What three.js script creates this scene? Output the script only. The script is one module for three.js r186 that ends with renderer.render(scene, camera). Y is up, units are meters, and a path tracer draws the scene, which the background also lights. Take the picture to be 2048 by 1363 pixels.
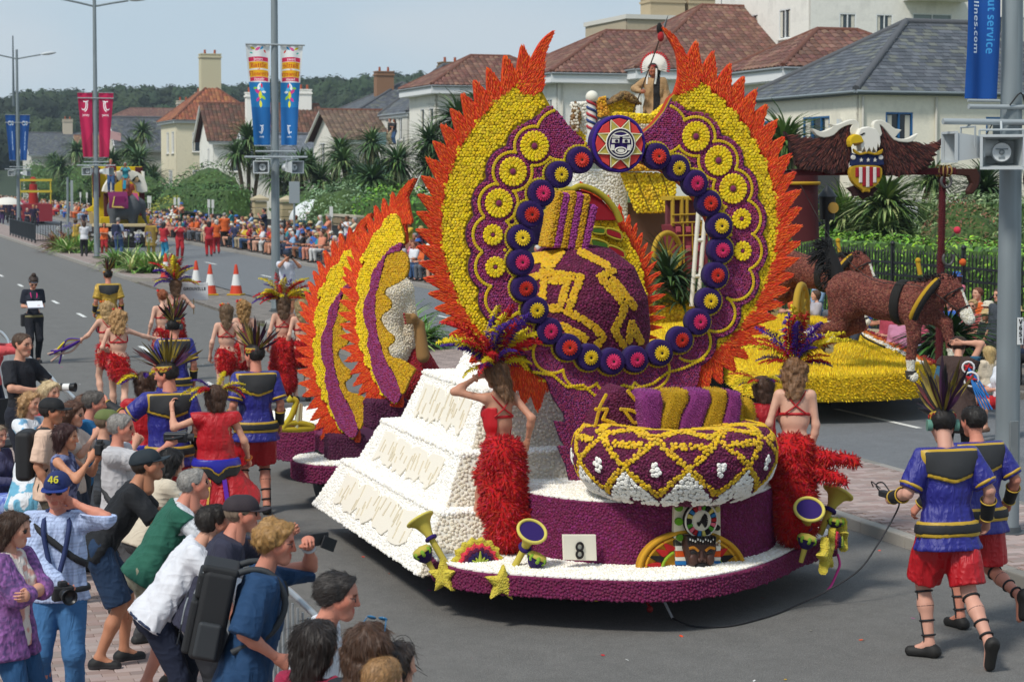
import*as THREE from'three';
import{mergeGeometries}from'three/addons/utils/BufferGeometryUtils.js';
import{FontLoader}from'three/addons/loaders/FontLoader.js';
import{TextGeometry}from'three/addons/geometries/TextGeometry.js';
import{RoundedBoxGeometry}from'three/addons/geometries/RoundedBoxGeometry.js';

// ---------------------------------------------------------------- camera, sky, sun, exposure
const EYE=3.7,FOC=4000,CX=1024,CY=543,TILT=Math.atan(188/FOC),TH=Math.atan(1364/FOC);
const scene=new THREE.Scene();
const camera=new THREE.PerspectiveCamera(2*Math.atan(681.5/FOC)*180/Math.PI,2048/1363,0.5,3000);
camera.setViewOffset(2048,1363,0,681.5-CY,2048,1363);
camera.position.set(0,EYE,0);
camera.rotation.set(-TILT,0,0);
camera.focus=17.5;camera.userData.fStop=5.6;
const renderer=new THREE.WebGLRenderer({antialias:true});
renderer.setSize(1024,681);
renderer.toneMapping=THREE.LinearToneMapping;
renderer.toneMappingExposure=1.0;
renderer.shadowMap.enabled=true;
renderer.shadowMap.type=THREE.PCFSoftShadowMap;

// seeded noise
let seed_=12345;
const R=()=>{seed_=(seed_+0x6d2b79f5)|0;let t=Math.imul(seed_^(seed_>>>15),1|seed_);t=(t+Math.imul(t^(t>>>7),61|t))^t;return((t^(t>>>14))>>>0)/4294967296;};
const reseed=(n)=>{seed_=n|0;};
const rr=(a,b)=>a+(b-a)*R(),pick=(a)=>a[Math.floor(R()*a.length)%a.length];
const hash3=(x,y,z)=>{let h=Math.imul(x,374761393)^Math.imul(y,668265263)^Math.imul(z,2147483647^0x3c6ef372);h=Math.imul(h^(h>>>13),1274126177);return((h^(h>>>16))>>>0)/4294967296;};
const sm=(t)=>t*t*(3-2*t),mixf=(a,b,t)=>a+(b-a)*t,clamp=(x,a,b)=>Math.min(b,Math.max(a,x)),sstep=(a,b,x)=>sm(clamp((x-a)/(b-a),0,1));
function n3(x,y,z){
const i=Math.floor(x),j=Math.floor(y),k=Math.floor(z),u=sm(x-i),v=sm(y-j),w=sm(z-k);
const L=(a,b,t)=>a+(b-a)*t;
return L(L(L(hash3(i,j,k),hash3(i+1,j,k),u),L(hash3(i,j+1,k),hash3(i+1,j+1,k),u),v),L(L(hash3(i,j,k+1),hash3(i+1,j,k+1),u),L(hash3(i,j+1,k+1),hash3(i+1,j+1,k+1),u),v),w);
}
const fbm=(x,y,z,o=4)=>{let s=0,a=0.5,n=0;for(let i=0;i<o;i++){s+=a*n3(x,y,z);n+=a;x*=2.03;y*=2.03;z*=2.03;a*=0.5;}return s/n;};
const pn=(x,y,p,s=0)=>{const i=Math.floor(x),j=Math.floor(y),u=sm(x-i),v=sm(y-j),m=(a)=>((a%p)+p)%p,h=(a,b)=>hash3(m(a),m(b),s+91);return(h(i,j)*(1-u)+h(i+1,j)*u)*(1-v)+(h(i,j+1)*(1-u)+h(i+1,j+1)*u)*v;};

{ // a bright, thinly overcast sky
const W=1024,Hh=512,d=new Float32Array(W*Hh*4);
for(let y=0;y<Hh;y++)for(let x=0;x<W;x++){
const el=((y+0.5)/Hh-0.5)*Math.PI,az=(x+0.5)/W*Math.PI*2,e=Math.max(0,Math.sin(el));
const cx=Math.cos(az)*Math.cos(el),cz=Math.sin(az)*Math.cos(el),q=1/(e+0.16);
const c=fbm(cx*q*1.6+9,cz*q*1.6+3,5,5),c2=fbm(cx*5+40,el*34,cz*5,4);
const cloud=clamp(sstep(0.38,0.72,c)*0.55+sstep(0.45,0.75,c2)*0.5*(1-e),0,1);
const g=Math.pow(1-e,2.2);
const base=[mixf(0.40,0.60,g),mixf(0.55,0.735,g),mixf(0.74,0.83,g)],cl=[0.70,0.765,0.82];
const o=(y*W+x)*4;
for(let i=0;i<3;i++)d[o+i]=el<0?[0.3,0.31,0.31][i]:mixf(base[i],cl[i],cloud)*0.9;
d[o+3]=1;
}
const t=new THREE.DataTexture(d,W,Hh,THREE.RGBAFormat,THREE.FloatType);
t.mapping=THREE.EquirectangularReflectionMapping;t.magFilter=t.minFilter=THREE.LinearFilter;t.needsUpdate=true;
scene.background=t;scene.environment=t;
}
const sun=new THREE.DirectionalLight(new THREE.Color(1,0.95,0.87),3.2);
sun.position.set(-27,54,34);sun.target.position.set(0,0,-25);
sun.position.add(sun.target.position);
sun.castShadow=true;sun.shadow.radius=18;sun.shadow.mapSize.set(4096,4096);
Object.assign(sun.shadow.camera,{left:-60,right:60,top:80,bottom:-80,near:1,far:220});
sun.name='sun_light';scene.add(sun,sun.target);

// ---------------------------------------------------------------- helpers
const ORD=['nearest','second','third','fourth','fifth','sixth','seventh','eighth','ninth','tenth','eleventh','twelfth','thirteenth','fourteenth','farthest'];
const V=(x,y,z)=>new THREE.Vector3(x,y,z);
// the road runs along s (away), t is the distance to its right; both from the point under the camera
const rd=(s,t,h=0)=>V(t*Math.cos(TH)-s*Math.sin(TH),h,-t*Math.sin(TH)-s*Math.cos(TH));
const rayOf=(px,py)=>{const a=(px-CX)/FOC,b=(CY-py)/FOC;return V(a,b*Math.cos(TILT)-Math.sin(TILT),-Math.cos(TILT)-b*Math.sin(TILT));};
const toST=(p)=>[-p.x*Math.sin(TH)-p.z*Math.cos(TH),p.x*Math.cos(TH)-p.z*Math.sin(TH),p.y];
const onH=(px,py,h=0)=>{const r=rayOf(px,py),k=(h-EYE)/r.y;return toST(V(r.x*k,h,r.z*k));}; // -> [s, t, h] on a level plane
const onS=(px,py,s)=>{const r=toST(rayOf(px,py)),k=s/r[0];return[r[1]*k,EYE+rayOf(px,py).y*k];}; // -> [t, h] on an upright plane across the road
const onT=(px,py,t)=>{const r=toST(rayOf(px,py)),k=t/r[1];return[r[0]*k,EYE+rayOf(px,py).y*k];}; // -> [s, h] on an upright plane along the road
const C=(h)=>new THREE.Color(h);
const mats=new Map();
function M(hex,rough=0.85,extra){const k=hex+'|'+rough+(extra?JSON.stringify(extra):'');if(!mats.has(k))mats.set(k,new THREE.MeshStandardMaterial({color:C(hex),roughness:rough,...(extra||{})}));return mats.get(k);}
const vcol=(rough=0.85,extra={})=>{const k='vc'+rough+JSON.stringify(extra);if(!mats.has(k))mats.set(k,new THREE.MeshStandardMaterial({vertexColors:true,roughness:rough,...extra}));return mats.get(k);};
const used=new Map();
function numbered(name){const n=used.get(name)||0;used.set(name,n+1);return n?name+'_'+String(n).padStart(3,'0'):name;}
function tag(o,label,category,group){o.userData.label=label;o.userData.category=category;if(group)o.userData.group=group;return o;}
function thing(name,label,category,s,t,h=0,rot=0,group){
const o=new THREE.Group();o.name=numbered(name);o.position.copy(rd(s,t,h));o.rotation.y=TH+rot;tag(o,label,category,group);scene.add(o);return o;
}
function part(parent,name,geo,mat,kind){const m=new THREE.Mesh(geo,mat);m.name=parent===scene?numbered(name):name;m.castShadow=m.receiveShadow=true;if(kind)m.userData.kind=kind;parent.add(m);return m;}
function struct(name,geo,mat){return part(scene,name,geo,mat,'structure');}
function norm(g){if(!g.index){const n=g.attributes.position.count,a=new Uint32Array(n);for(let i=0;i<n;i++)a[i]=i;g.setIndex(new THREE.BufferAttribute(a,1));}for(const k of Object.keys(g.attributes))if(!['position','normal','uv','color'].includes(k))g.deleteAttribute(k);if(!g.attributes.normal)g.computeVertexNormals();if(!g.attributes.uv)g.setAttribute('uv',new THREE.BufferAttribute(new Float32Array(g.attributes.position.count*2),2));return g;}
function merge(list){list=list.flat(9).filter(Boolean).map(norm);if(list.some((g)=>g.attributes.color))list.forEach((g)=>g.attributes.color||paint(g,[1,1,1]));return list.length===1?list[0]:mergeGeometries(list);}
function paint(g,c){const p=g.attributes.position,a=new Float32Array(p.count*3);for(let i=0;i<p.count;i++){const q=typeof c==='function'?c(p.getX(i),p.getY(i),p.getZ(i),i):c;a[i*3]=q.r??q[0];a[i*3+1]=q.g??q[1];a[i*3+2]=q.b??q[2];}g.setAttribute('color',new THREE.BufferAttribute(a,3));return g;}
const move=(g,x,y,z,ry=0,rx=0,rz=0)=>{if(rx)g.rotateX(rx);if(rz)g.rotateZ(rz);if(ry)g.rotateY(ry);return g.translate(x,y,z);};
const box=(w,h,d,x=0,y=0,z=0,ry=0,rx=0,rz=0)=>move(new THREE.BoxGeometry(w,h,d),x,y,z,ry,rx,rz);
const rbox=(w,h,d,r,x=0,y=0,z=0,ry=0,rx=0,rz=0)=>move(new RoundedBoxGeometry(w,h,d,2,r),x,y,z,ry,rx,rz);
const cyl=(r0,r1,h,x=0,y=0,z=0,n=12)=>new THREE.CylinderGeometry(r1,r0,h,n).translate(x,y,z);
const sph=(r,x=0,y=0,z=0,n=12,sx=1,sy=1,sz=1)=>new THREE.SphereGeometry(r,n,Math.max(6,n*0.7|0)).scale(sx,sy,sz).translate(x,y,z);
const lathe=(pts,n=24)=>new THREE.LatheGeometry(pts.map((p)=>new THREE.Vector2(Math.max(0,p[0]),p[1])),n);
function aim(g,a,b){const d=b.clone().sub(a);return g.applyQuaternion(new THREE.Quaternion().setFromUnitVectors(V(0,1,0),d.clone().normalize())).translate(a.x,a.y,a.z);}
const v3=(p)=>Array.isArray(p)?V(p[0],p[1],p[2]):p;
function bar(a,b,r0,r1=r0,n=6){a=v3(a);b=v3(b);const L=a.distanceTo(b);return aim(new THREE.CylinderGeometry(r1,r0,L,n).translate(0,L/2,0),a,b);}
function tube(pts,r,n=6,seg,closed=false){const c=new THREE.CatmullRomCurve3(pts.map(v3),closed);return new THREE.TubeGeometry(c,seg||pts.length*4,r,n,closed);}
function shapeOf(pts,holes=[]){const s=new THREE.Shape(pts.map((p)=>new THREE.Vector2(p[0],p[1])));for(const h of holes)s.holes.push(new THREE.Path(h.map((p)=>new THREE.Vector2(p[0],p[1]))));return s;}
function extr(pts,depth,bevel=0,holes=[],z=0){const g=new THREE.ExtrudeGeometry(shapeOf(pts,holes),{depth:depth-2*bevel,bevelEnabled:bevel>0,bevelSize:bevel,bevelThickness:bevel,bevelSegments:2,bevelOffset:-bevel,curveSegments:8});return g.translate(0,0,z+bevel);}
function uvBox(g,sc=1){if(g.index)g=g.toNonIndexed();const p=g.attributes.position;g.computeVertexNormals();const n=g.attributes.normal,u=new Float32Array(p.count*2);for(let i=0;i<p.count;i++){const ax=Math.abs(n.getX(i)),ay=Math.abs(n.getY(i)),az=Math.abs(n.getZ(i));const q=ay>ax&&ay>az?[p.getX(i),p.getZ(i)]:ax>az?[p.getZ(i),p.getY(i)]:[p.getX(i),p.getY(i)];u[i*2]=q[0]*sc;u[i*2+1]=q[1]*sc;}g.setAttribute('uv',new THREE.BufferAttribute(u,2));return norm(g);}
const circ=(x,y,r,n=24,a0=0)=>Array.from({length:n},(_,i)=>{const a=a0+i/n*Math.PI*2;return[x+Math.cos(a)*r,y+Math.sin(a)*r];});
const inPoly=(x,y,P)=>{let c=false;for(let i=0,j=P.length-1;i<P.length;j=i++){const a=P[i],b=P[j];if((a[1]>y)!==(b[1]>y)&&x<(b[0]-a[0])*(y-a[1])/(b[1]-a[1])+a[0])c=!c;}return c;};
function smooth2(P,n=4,closed=true){return new THREE.CatmullRomCurve3(P.map((p)=>V(p[0],p[1],0)),closed).getPoints(P.length*n).slice(0,closed?-1:undefined).map((p)=>[p.x,p.y]);}
function tex(W,H,f,srgb=true,rep){const d=new Uint8Array(W*H*4);for(let y=0;y<H;y++)for(let x=0;x<W;x++){const q=f(x/W,y/H,x,y),o=(y*W+x)*4;d[o]=clamp(q[0],0,1)*255;d[o+1]=clamp(q[1]??q[0],0,1)*255;d[o+2]=clamp(q[2]??q[0],0,1)*255;d[o+3]=255;}const t=new THREE.DataTexture(d,W,H);t.wrapS=t.wrapT=THREE.RepeatWrapping;t.magFilter=THREE.LinearFilter;t.minFilter=THREE.LinearMipmapLinearFilter;if(srgb)t.colorSpace=THREE.SRGBColorSpace;if(rep)t.repeat.set(rep,rep);t.needsUpdate=true;return t;}
function canvasTex(w,h,draw){const c=document.createElement('canvas');c.width=w;c.height=h;const x=c.getContext('2d');draw(x,w,h);const t=new THREE.CanvasTexture(c);t.colorSpace=THREE.SRGBColorSpace;t.magFilter=THREE.LinearFilter;return t;}
const m4=new THREE.Matrix4(),qt=new THREE.Quaternion(),qs=new THREE.Quaternion();
// many small alike pieces as one part: list of {p, n (points along), r (roll), s (scale or [x,y,z]), c (colour)}
function scatter(parent,name,geo,mat,list){
const m=new THREE.InstancedMesh(geo,mat,list.length);m.name=parent===scene?numbered(name):name;m.userData.kind='stuff';m.castShadow=m.receiveShadow=true;
list.forEach((e,i)=>{qt.setFromUnitVectors(V(0,0,1),e.n);qs.setFromAxisAngle(V(0,0,1),e.r||0);const s=e.s??1;m4.compose(e.p,qt.multiply(qs),Array.isArray(s)?V(...s):V(s,s,s));m.setMatrixAt(i,m4);if(e.c)m.setColorAt(i,e.c);});
parent.add(m);return m;
}
const jit=(hex,v=0.12,hue=0.012)=>{const c=C(hex),h={};c.getHSL(h);return c.setHSL(h.h+rr(-hue,hue),clamp(h.s*rr(1-v*0.5,1+v*0.3),0,1),clamp(h.l*rr(1-v,1+v),0,1));};
// points spread over a mesh's faces no nearer to one another than pitch
function overMesh(g,pitch,keep=()=>true,tries=3.2){
const p=g.attributes.position,ix=g.index?g.index.array:null,n=ix?ix.length/3:p.count/3,cum=new Float64Array(n);let tot=0;
const a=V(),b=V(),c=V(),get=(v,i)=>v.fromBufferAttribute(p,ix?ix[i]:i);
for(let i=0;i<n;i++){get(a,i*3);get(b,i*3+1);get(c,i*3+2);b.sub(a);c.sub(a);tot+=b.cross(c).length()/2;cum[i]=tot;}
const N=Math.ceil(tot/(pitch*pitch)*tries),grid=new Map(),out=[],k3=(x,y,z)=>(x+512)*1048576+(y+512)*1024+z+512;
for(let k=0;k<N;k++){
const r=R()*tot;let lo=0,hi=n-1;while(lo<hi){const m=(lo+hi)>>1;if(cum[m]<r)lo=m+1;else hi=m;}
get(a,lo*3);get(b,lo*3+1);get(c,lo*3+2);let u=R(),v=R();if(u+v>1){u=1-u;v=1-v;}
b.sub(a);c.sub(a);const nn=V().crossVectors(b,c).normalize(),q=a.clone().addScaledVector(b,u).addScaledVector(c,v);
const gx=Math.floor(q.x/pitch),gy=Math.floor(q.y/pitch),gz=Math.floor(q.z/pitch);let ok=true;
for(let x=-1;x<=1&&ok;x++)for(let y=-1;y<=1&&ok;y++)for(let z=-1;z<=1&&ok;z++){const l=grid.get(k3(gx+x,gy+y,gz+z));if(l)for(const o of l)if(o.distanceToSquared(q)<pitch*pitch*0.7){ok=false;break;}}
if(!ok||!keep(q,nn))continue;
const key=k3(gx,gy,gz);if(!grid.has(key))grid.set(key,[]);grid.get(key).push(q);out.push({p:q,n:nn,r:rr(0,6.28)});
}
return out;
}
// small flower heads, opening along +z
const FL={
pom:lathe([[0.0,0.30],[0.36,0.52],[0.72,0.46],[1.0,0.05]],7).rotateX(Math.PI/2),
dome:new THREE.IcosahedronGeometry(1,0).scale(1,1,0.75),
tuft:new THREE.ConeGeometry(0.5,2,4).rotateX(Math.PI/2).translate(0,0,0.6),
spin:(()=>{const g=new THREE.SphereGeometry(1,5,4).scale(0.42,1,0.42);return g;})(),
floret:(()=>{const L=[];for(let i=0;i<5;i++){const a=i/5*6.283;L.push(new THREE.ConeGeometry(0.42,1,3).rotateZ(-Math.PI/2).translate(0.5,0,0).rotateY(-0.55).rotateZ(a).translate(0,0,0.1));}return merge(L);})(),
};
// flowers over an area of an upright sheet: zone(x, y) -> colour or null
function flowerGrid(x0,x1,y0,y1,pitch,zone,z,size,jitter=0.18,tilt=0.25){
const L=[];let row=0;
for(let y=y0;y<=y1;y+=pitch*0.87,row++)for(let x=x0+(row%2)*pitch/2;x<=x1;x+=pitch){
const px=x+rr(-jitter,jitter)*pitch,py=y+rr(-jitter,jitter)*pitch,c=zone(px,py);if(!c)continue;
L.push({p:V(px,py,z),n:V(rr(-tilt,tilt),rr(-tilt,tilt),1).normalize(),r:rr(0,6.28),s:size*rr(0.88,1.14),c:c===true?undefined:c});
}
return L;
}
function alongLine(P,pitch,closed=false){const c=[];const Q=closed?[...P,P[0]]:P;let left=0;for(let i=0;i+1<Q.length;i++){const a=Q[i],b=Q[i+1],L=Math.hypot(b[0]-a[0],b[1]-a[1]);let d=left;while(d<L){c.push([a[0]+(b[0]-a[0])*d/L,a[1]+(b[1]-a[1])*d/L]);d+=pitch;}left=d-L;}return c;}

// ---------------------------------------------------------------- smooth solids: bones joined with a smooth minimum, meshed as surface nets
// bone: {a, b, ra, rb, w (widening along side), side, k}
const B=(a,b,ra,rb=ra,o={})=>({a:v3(a),b:v3(b),ra,rb,...o});
function prep(bones){
return bones.map((q)=>{const d=q.b.clone().sub(q.a),l2=d.lengthSq(),s=(q.side?v3(q.side).clone().normalize():V(1,0,0));return[q.a.x,q.a.y,q.a.z,d.x,d.y,d.z,l2>1e-9?1/l2:0,q.ra,q.rb,s.x,s.y,s.z,1/(q.w||1)-1,q.k??0.03];});
}
function bd(q,x,y,z){
let px=x-q[0],py=y-q[1],pz=z-q[2],t=(px*q[3]+py*q[4]+pz*q[5])*q[6];t=t<0?0:t>1?1:t;
px-=q[3]*t;py-=q[4]*t;pz-=q[5]*t;
if(q[12]){const d=(px*q[9]+py*q[10]+pz*q[11])*q[12];px+=q[9]*d;py+=q[10]*d;pz+=q[11]*d;}
return Math.sqrt(px*px+py*py+pz*pz)-(q[7]+(q[8]-q[7])*t);
}
function solid(bones,cell,{post,amp=0,pad=0}={}){
const Q=prep(bones),lo=V(1e9,1e9,1e9),hi=V(-1e9,-1e9,-1e9);
for(const b of bones){const r=Math.max(b.ra,b.rb)*Math.max(1,b.w||1)+cell*2+amp+pad+0.02;for(const e of[b.a,b.b]){lo.min(V(e.x-r,e.y-r,e.z-r));hi.max(V(e.x+r,e.y+r,e.z+r));}}
const nx=Math.ceil((hi.x-lo.x)/cell)+1,ny=Math.ceil((hi.y-lo.y)/cell)+1,nz=Math.ceil((hi.z-lo.z)/cell)+1,F=new Float32Array(nx*ny*nz).fill(9);
const BS=6,rad=BS*cell*0.87;
for(let bz=0;bz<nz;bz+=BS)for(let by=0;by<ny;by+=BS)for(let bx=0;bx<nx;bx+=BS){
const x=lo.x+(bx+BS/2)*cell,y=lo.y+(by+BS/2)*cell,z=lo.z+(bz+BS/2)*cell;const L=[];let mn=9;
for(const q of Q){const d=bd(q,x,y,z);if(d<mn)mn=d;if(d<rad*2+q[13]*2+amp)L.push(q);}
if(mn>rad+0.06+amp+pad||!L.length)continue;
const ex=Math.min(nx,bx+BS),ey=Math.min(ny,by+BS),ez=Math.min(nz,bz+BS);
for(let k=bz;k<ez;k++)for(let j=by;j<ey;j++)for(let i=bx;i<ex;i++){
const X=lo.x+i*cell,Y=lo.y+j*cell,Z=lo.z+k*cell;let d=9;
for(const q of L){const e=bd(q,X,Y,Z),kk=q[13];if(d>8)d=e;else{const h=Math.max(kk-Math.abs(d-e),0);d=Math.min(d,e)-(kk>0?h*h/(4*kk):0);}}
if(post)d=post(X,Y,Z,d);
F[(k*ny+j)*nx+i]=d;
}
}
const id=new Int32Array(nx*ny*nz).fill(-1),pos=[],ind=[],sx=1,sy=nx,sz=nx*ny,off=[0,sx,sy,sx+sy,sz,sx+sz,sy+sz,sx+sy+sz];
const E=[[0,1],[2,3],[4,5],[6,7],[0,2],[1,3],[4,6],[5,7],[0,4],[1,5],[2,6],[3,7]];
for(let k=0;k<nz-1;k++)for(let j=0;j<ny-1;j++)for(let i=0;i<nx-1;i++){
const o=(k*ny+j)*nx+i;let m=0;for(let c=0;c<8;c++)if(F[o+off[c]]<0)m|=1<<c;if(m===0||m===255)continue;
let n=0,X=0,Y=0,Z=0;for(const[a,b]of E){if(((m>>a)&1)===((m>>b)&1))continue;const fa=F[o+off[a]],fb=F[o+off[b]],t=fa/(fa-fb);X+=(a&1)+((b&1)-(a&1))*t;Y+=((a>>1)&1)+(((b>>1)&1)-((a>>1)&1))*t;Z+=(a>>2)+((b>>2)-(a>>2))*t;n++;}
id[o]=pos.length/3;pos.push(lo.x+(i+X/n)*cell,lo.y+(j+Y/n)*cell,lo.z+(k+Z/n)*cell);
}
const quad=(a,b,c,d,f)=>{if(a<0||b<0||c<0||d<0)return;if(f)ind.push(a,b,c,a,c,d);else ind.push(a,c,b,a,d,c);};
for(let k=1;k<nz-1;k++)for(let j=1;j<ny-1;j++)for(let i=1;i<nx-1;i++){
const o=(k*ny+j)*nx+i,s=F[o]<0;
if(s!==(F[o+sx]<0))quad(id[o-sy-sz],id[o-sz],id[o],id[o-sy],s);
if(s!==(F[o+sy]<0))quad(id[o-sx-sz],id[o-sx],id[o],id[o-sz],s);
if(s!==(F[o+sz]<0))quad(id[o-sx-sy],id[o-sy],id[o],id[o-sx],s);
}
const g=new THREE.BufferGeometry();g.setAttribute('position',new THREE.BufferAttribute(new Float32Array(pos),3));g.setIndex(ind);g.computeVertexNormals();return norm(g);
}
const font=await new FontLoader().loadAsync('fonts/droid/droid_sans_bold.typeface.json');
function text3(str,size,depth){const g=new TextGeometry(str,{font,size,depth,curveSegments:4});g.computeBoundingBox();const b=g.boundingBox;return g.translate(-(b.max.x+b.min.x)/2,-(b.max.y+b.min.y)/2,0);}

// ---------------------------------------------------------------- ground, road, island, pavements, hills
const asphTex=(()=>{const N=1024;const f=new Float32Array(N*N);for(let i=0;i<N*N;i++){const x=i%N,y=i/N|0;f[i]=0.5+(hash3(x,y,7)-0.5)*0.5+(hash3(x>>1,y>>1,3)-0.5)*0.75+(hash3(x/3|0,y/3|0,5)-0.5)*0.6;}return f;})();
const roadMap=(warm)=>tex(1024,1024,(u,v,x,y)=>{const q=asphTex[y*1024+x],st=pn(u*7,v*7,7)*0.5+pn(u*23,v*23,23,4)*0.5;const c=0.435+(q-0.5)*0.17+(st-0.5)*0.05;return[c*warm[0],c*warm[1],c*warm[2]];});
const roadBump=tex(1024,1024,(u,v,x,y)=>[asphTex[y*1024+x]],false);
function sheet(name,s0,s1,t0,t1,y,mat,uv=1,seg=1,mk=struct){const g=new THREE.PlaneGeometry(t1-t0,s1-s0,seg,seg);g.rotateX(-Math.PI/2);const p=g.attributes.position,u=g.attributes.uv;for(let i=0;i<p.count;i++)u.setXY(i,(p.getX(i)+t0)*uv,p.getZ(i)*uv);const m=mk(name,g,mat);const c=rd((s0+s1)/2,(t0+t1)/2,y);m.position.copy(c);m.rotation.y=TH;return m;}
const earthMap=tex(512,512,(u,v)=>{const a=pn(u*9,v*9,9),b=pn(u*60,v*60,60,3),c=0.25+b*0.12;return[c*mixf(0.85,1.05,a),c*1.02,c*0.55];});
sheet('ground',-150,1500,-800,900,-0.06,new THREE.MeshStandardMaterial({map:earthMap,roughness:1}),0.12);
const nearRoad=new THREE.MeshStandardMaterial({map:roadMap([1,0.985,0.955]),roughness:0.93,bumpMap:roadBump,bumpScale:0.006});
const farRoad=new THREE.MeshStandardMaterial({map:roadMap([1.0,1.02,1.04]),roughness:0.9,bumpMap:roadBump,bumpScale:0.005});
sheet('road',-25,520,2.75,10.15,0,nearRoad,0.55);
const farR=sheet('road',-25,520,12.45,18.9,0,farRoad,0.5);
const paveMap=(a,b)=>tex(512,512,(u,v)=>{const r=Math.floor(v*20),c=Math.floor(u*10+(r%2)*0.5),fu=(u*10+(r%2)*0.5)%1,fv=(v*20)%1,j=fu<0.05||fv<0.1,h=hash3(c%10,r,4),g=pn(u*80,v*80,80)*0.12;const k=mixf(0.82,1.08,h)*(j?0.72:1)+g-0.06;return[a[0]*k,a[1]*k,a[2]*k];});
const brickTex=paveMap([0.62,0.55,0.52]),slabMat=new THREE.MeshStandardMaterial({map:paveMap([0.5,0.47,0.44]),roughness:0.95}),brickMat=new THREE.MeshStandardMaterial({map:brickTex,roughness:0.95});
const kerbMats=['#a5a099','#9a958d','#8f8b84','#aca69c'].map((h)=>new THREE.MeshStandardMaterial({color:C(h),roughness:0.95,bumpMap:roadBump,bumpScale:0.004}));
const stoneG=uvBox(rbox(0.14,0.22,0.9,0.018),1.4);
function kerb(pts,group){ // pts: polyline in [s, t]
const k=new THREE.Group();k.name=numbered('kerb');k.userData.kind='structure';scene.add(k);const far=[];
const P=alongLine(pts,0.912);for(let i=0;i+1<P.length;i++){const a=rd(P[i][0],P[i][1]),b=rd(P[i+1][0],P[i+1][1]),d=b.clone().sub(a),m=a.clone().add(b).multiplyScalar(0.5),ry=Math.atan2(d.x,d.z);const y=0.012+rr(-0.003,0.003);
if(m.length()<62){const o=part(k,'kerb_stone',stoneG,pick(kerbMats));o.position.set(m.x,y,m.z);o.rotation.y=ry;}else far.push(move(box(0.14,0.22,0.9),m.x,y,m.z).translate(-m.x,-y,-m.z).rotateY(ry).translate(m.x,y,m.z));}
if(far.length)part(k,'distant_kerb_stones',merge(far),kerbMats[1],'stuff');return k;
}
function flat(name,pts,y,mat,uv=0.5,depth=0.1){ // a paved area with thickness, pts in [s, t]
const g=extr(pts.map((p)=>[p[1],p[0]]),depth);g.rotateX(-Math.PI/2).translate(0,y-depth,0);const q=uvBox(g,uv);q.rotateY(TH);return struct(name,q,mat);
}
// the island between the carriageways, broken by a crossing gap near the cones
flat('traffic_island',[[-10,10.27],[49,10.27],[50.6,10.9],[50.6,11.8],[49,12.33],[-10,12.33]],0.12,brickMat,0.5);
flat('traffic_island',[[71.5,10.9],[73,10.27],[230,10.0],[230,12.6],[73,12.33],[71.5,11.8]],0.12,brickMat,0.5);
flat('traffic_island',[[50.75,10.3],[71.35,10.3],[71.35,12.3],[50.75,12.3]],0.02,slabMat,0.5);
kerb([[-8,10.2],[49,10.2],[50.7,10.85],[50.7,11.85],[49,12.4],[-8,12.4]]);
kerb([[225,9.95],[73,10.2],[71.4,10.85],[71.4,11.85],[73,12.4],[225,12.65]]);
flat('pavement',[[-10,18.98],[400,18.98],[400,22.4],[-10,22.4]],0.12,slabMat,0.5);
kerb([[20,18.9],[300,18.9]]);
flat('pavement',[[-10,-6],[90,-6],[90,2.62],[-10,2.62]],0.12,brickMat,0.5);
kerb([[8,2.69],[90,2.69]]);
{ // bricks one can tell apart: the island beside the float and the pavement under the spectators
const g=rbox(0.196,0.02,0.096,0.006),L=[],cs=['#9c8780','#a3908a','#937d76','#a79690','#8f7f79'];reseed(5);
const lay=(s0,s1,t0,t1,y)=>{let r=0;for(let s=s0;s<s1;s+=0.1,r++)for(let t=t0+(r%2)*0.1;t<t1;t+=0.2)L.push({p:rd(s,t,y+rr(-0.0025,0.0025)),c:jit(pick(cs),0.08,0.008)});};
lay(13.5,36,10.38,12.25,0.122);lay(9.5,18,0.2,2.6,0.122);
const m=new THREE.InstancedMesh(g,M('#ffffff',0.95),L.length);m.name='paving_bricks';m.userData.kind='stuff';const q=new THREE.Quaternion().setFromAxisAngle(V(0,1,0),TH);
L.forEach((e,i)=>{m.setMatrixAt(i,m4.compose(e.p,q,V(1,1,1)));m.setColorAt(i,e.c);});m.receiveShadow=true;scene.add(m);
}
{ // painted dashes and the tarred seam
const w=M('#d9d9d4',0.8);const d=(s,t,l,wd=0.11)=>sheet('road_marking',s-l/2,s+l/2,t-wd/2,t+wd/2,0.005,w);
for(const[s,t]of[[27.1,6.4],[35.2,6.4],[43.3,6.4],[54.6,6.36],[60.6,6.3],[70.4,6.15],[77.7,6.08],[88,6.0],[98,5.95]])d(s,t,1.6);
for(const[s,t]of[[27.2,15.2],[33.5,15.3],[50,15.4],[73.7,15.5],[86,15.55],[98,15.6],[112,15.6]])d(s,t,2.6);
const seam=M('#3d3d3e',0.9);const g=extr(smooth2([[2.9,0],[5,0.12],[6.4,0.05],[8,0.22],[9.4,0.12],[10.1,0.2],[10.1,0.28],[9.4,0.2],[8,0.3],[6.4,0.13],[5,0.2],[2.9,0.08]],3),0.003).rotateX(-Math.PI/2);const m=struct('road_seam',g,seam);m.position.copy(rd(40.6,0,0.001));m.rotation.y=TH;
}
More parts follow.
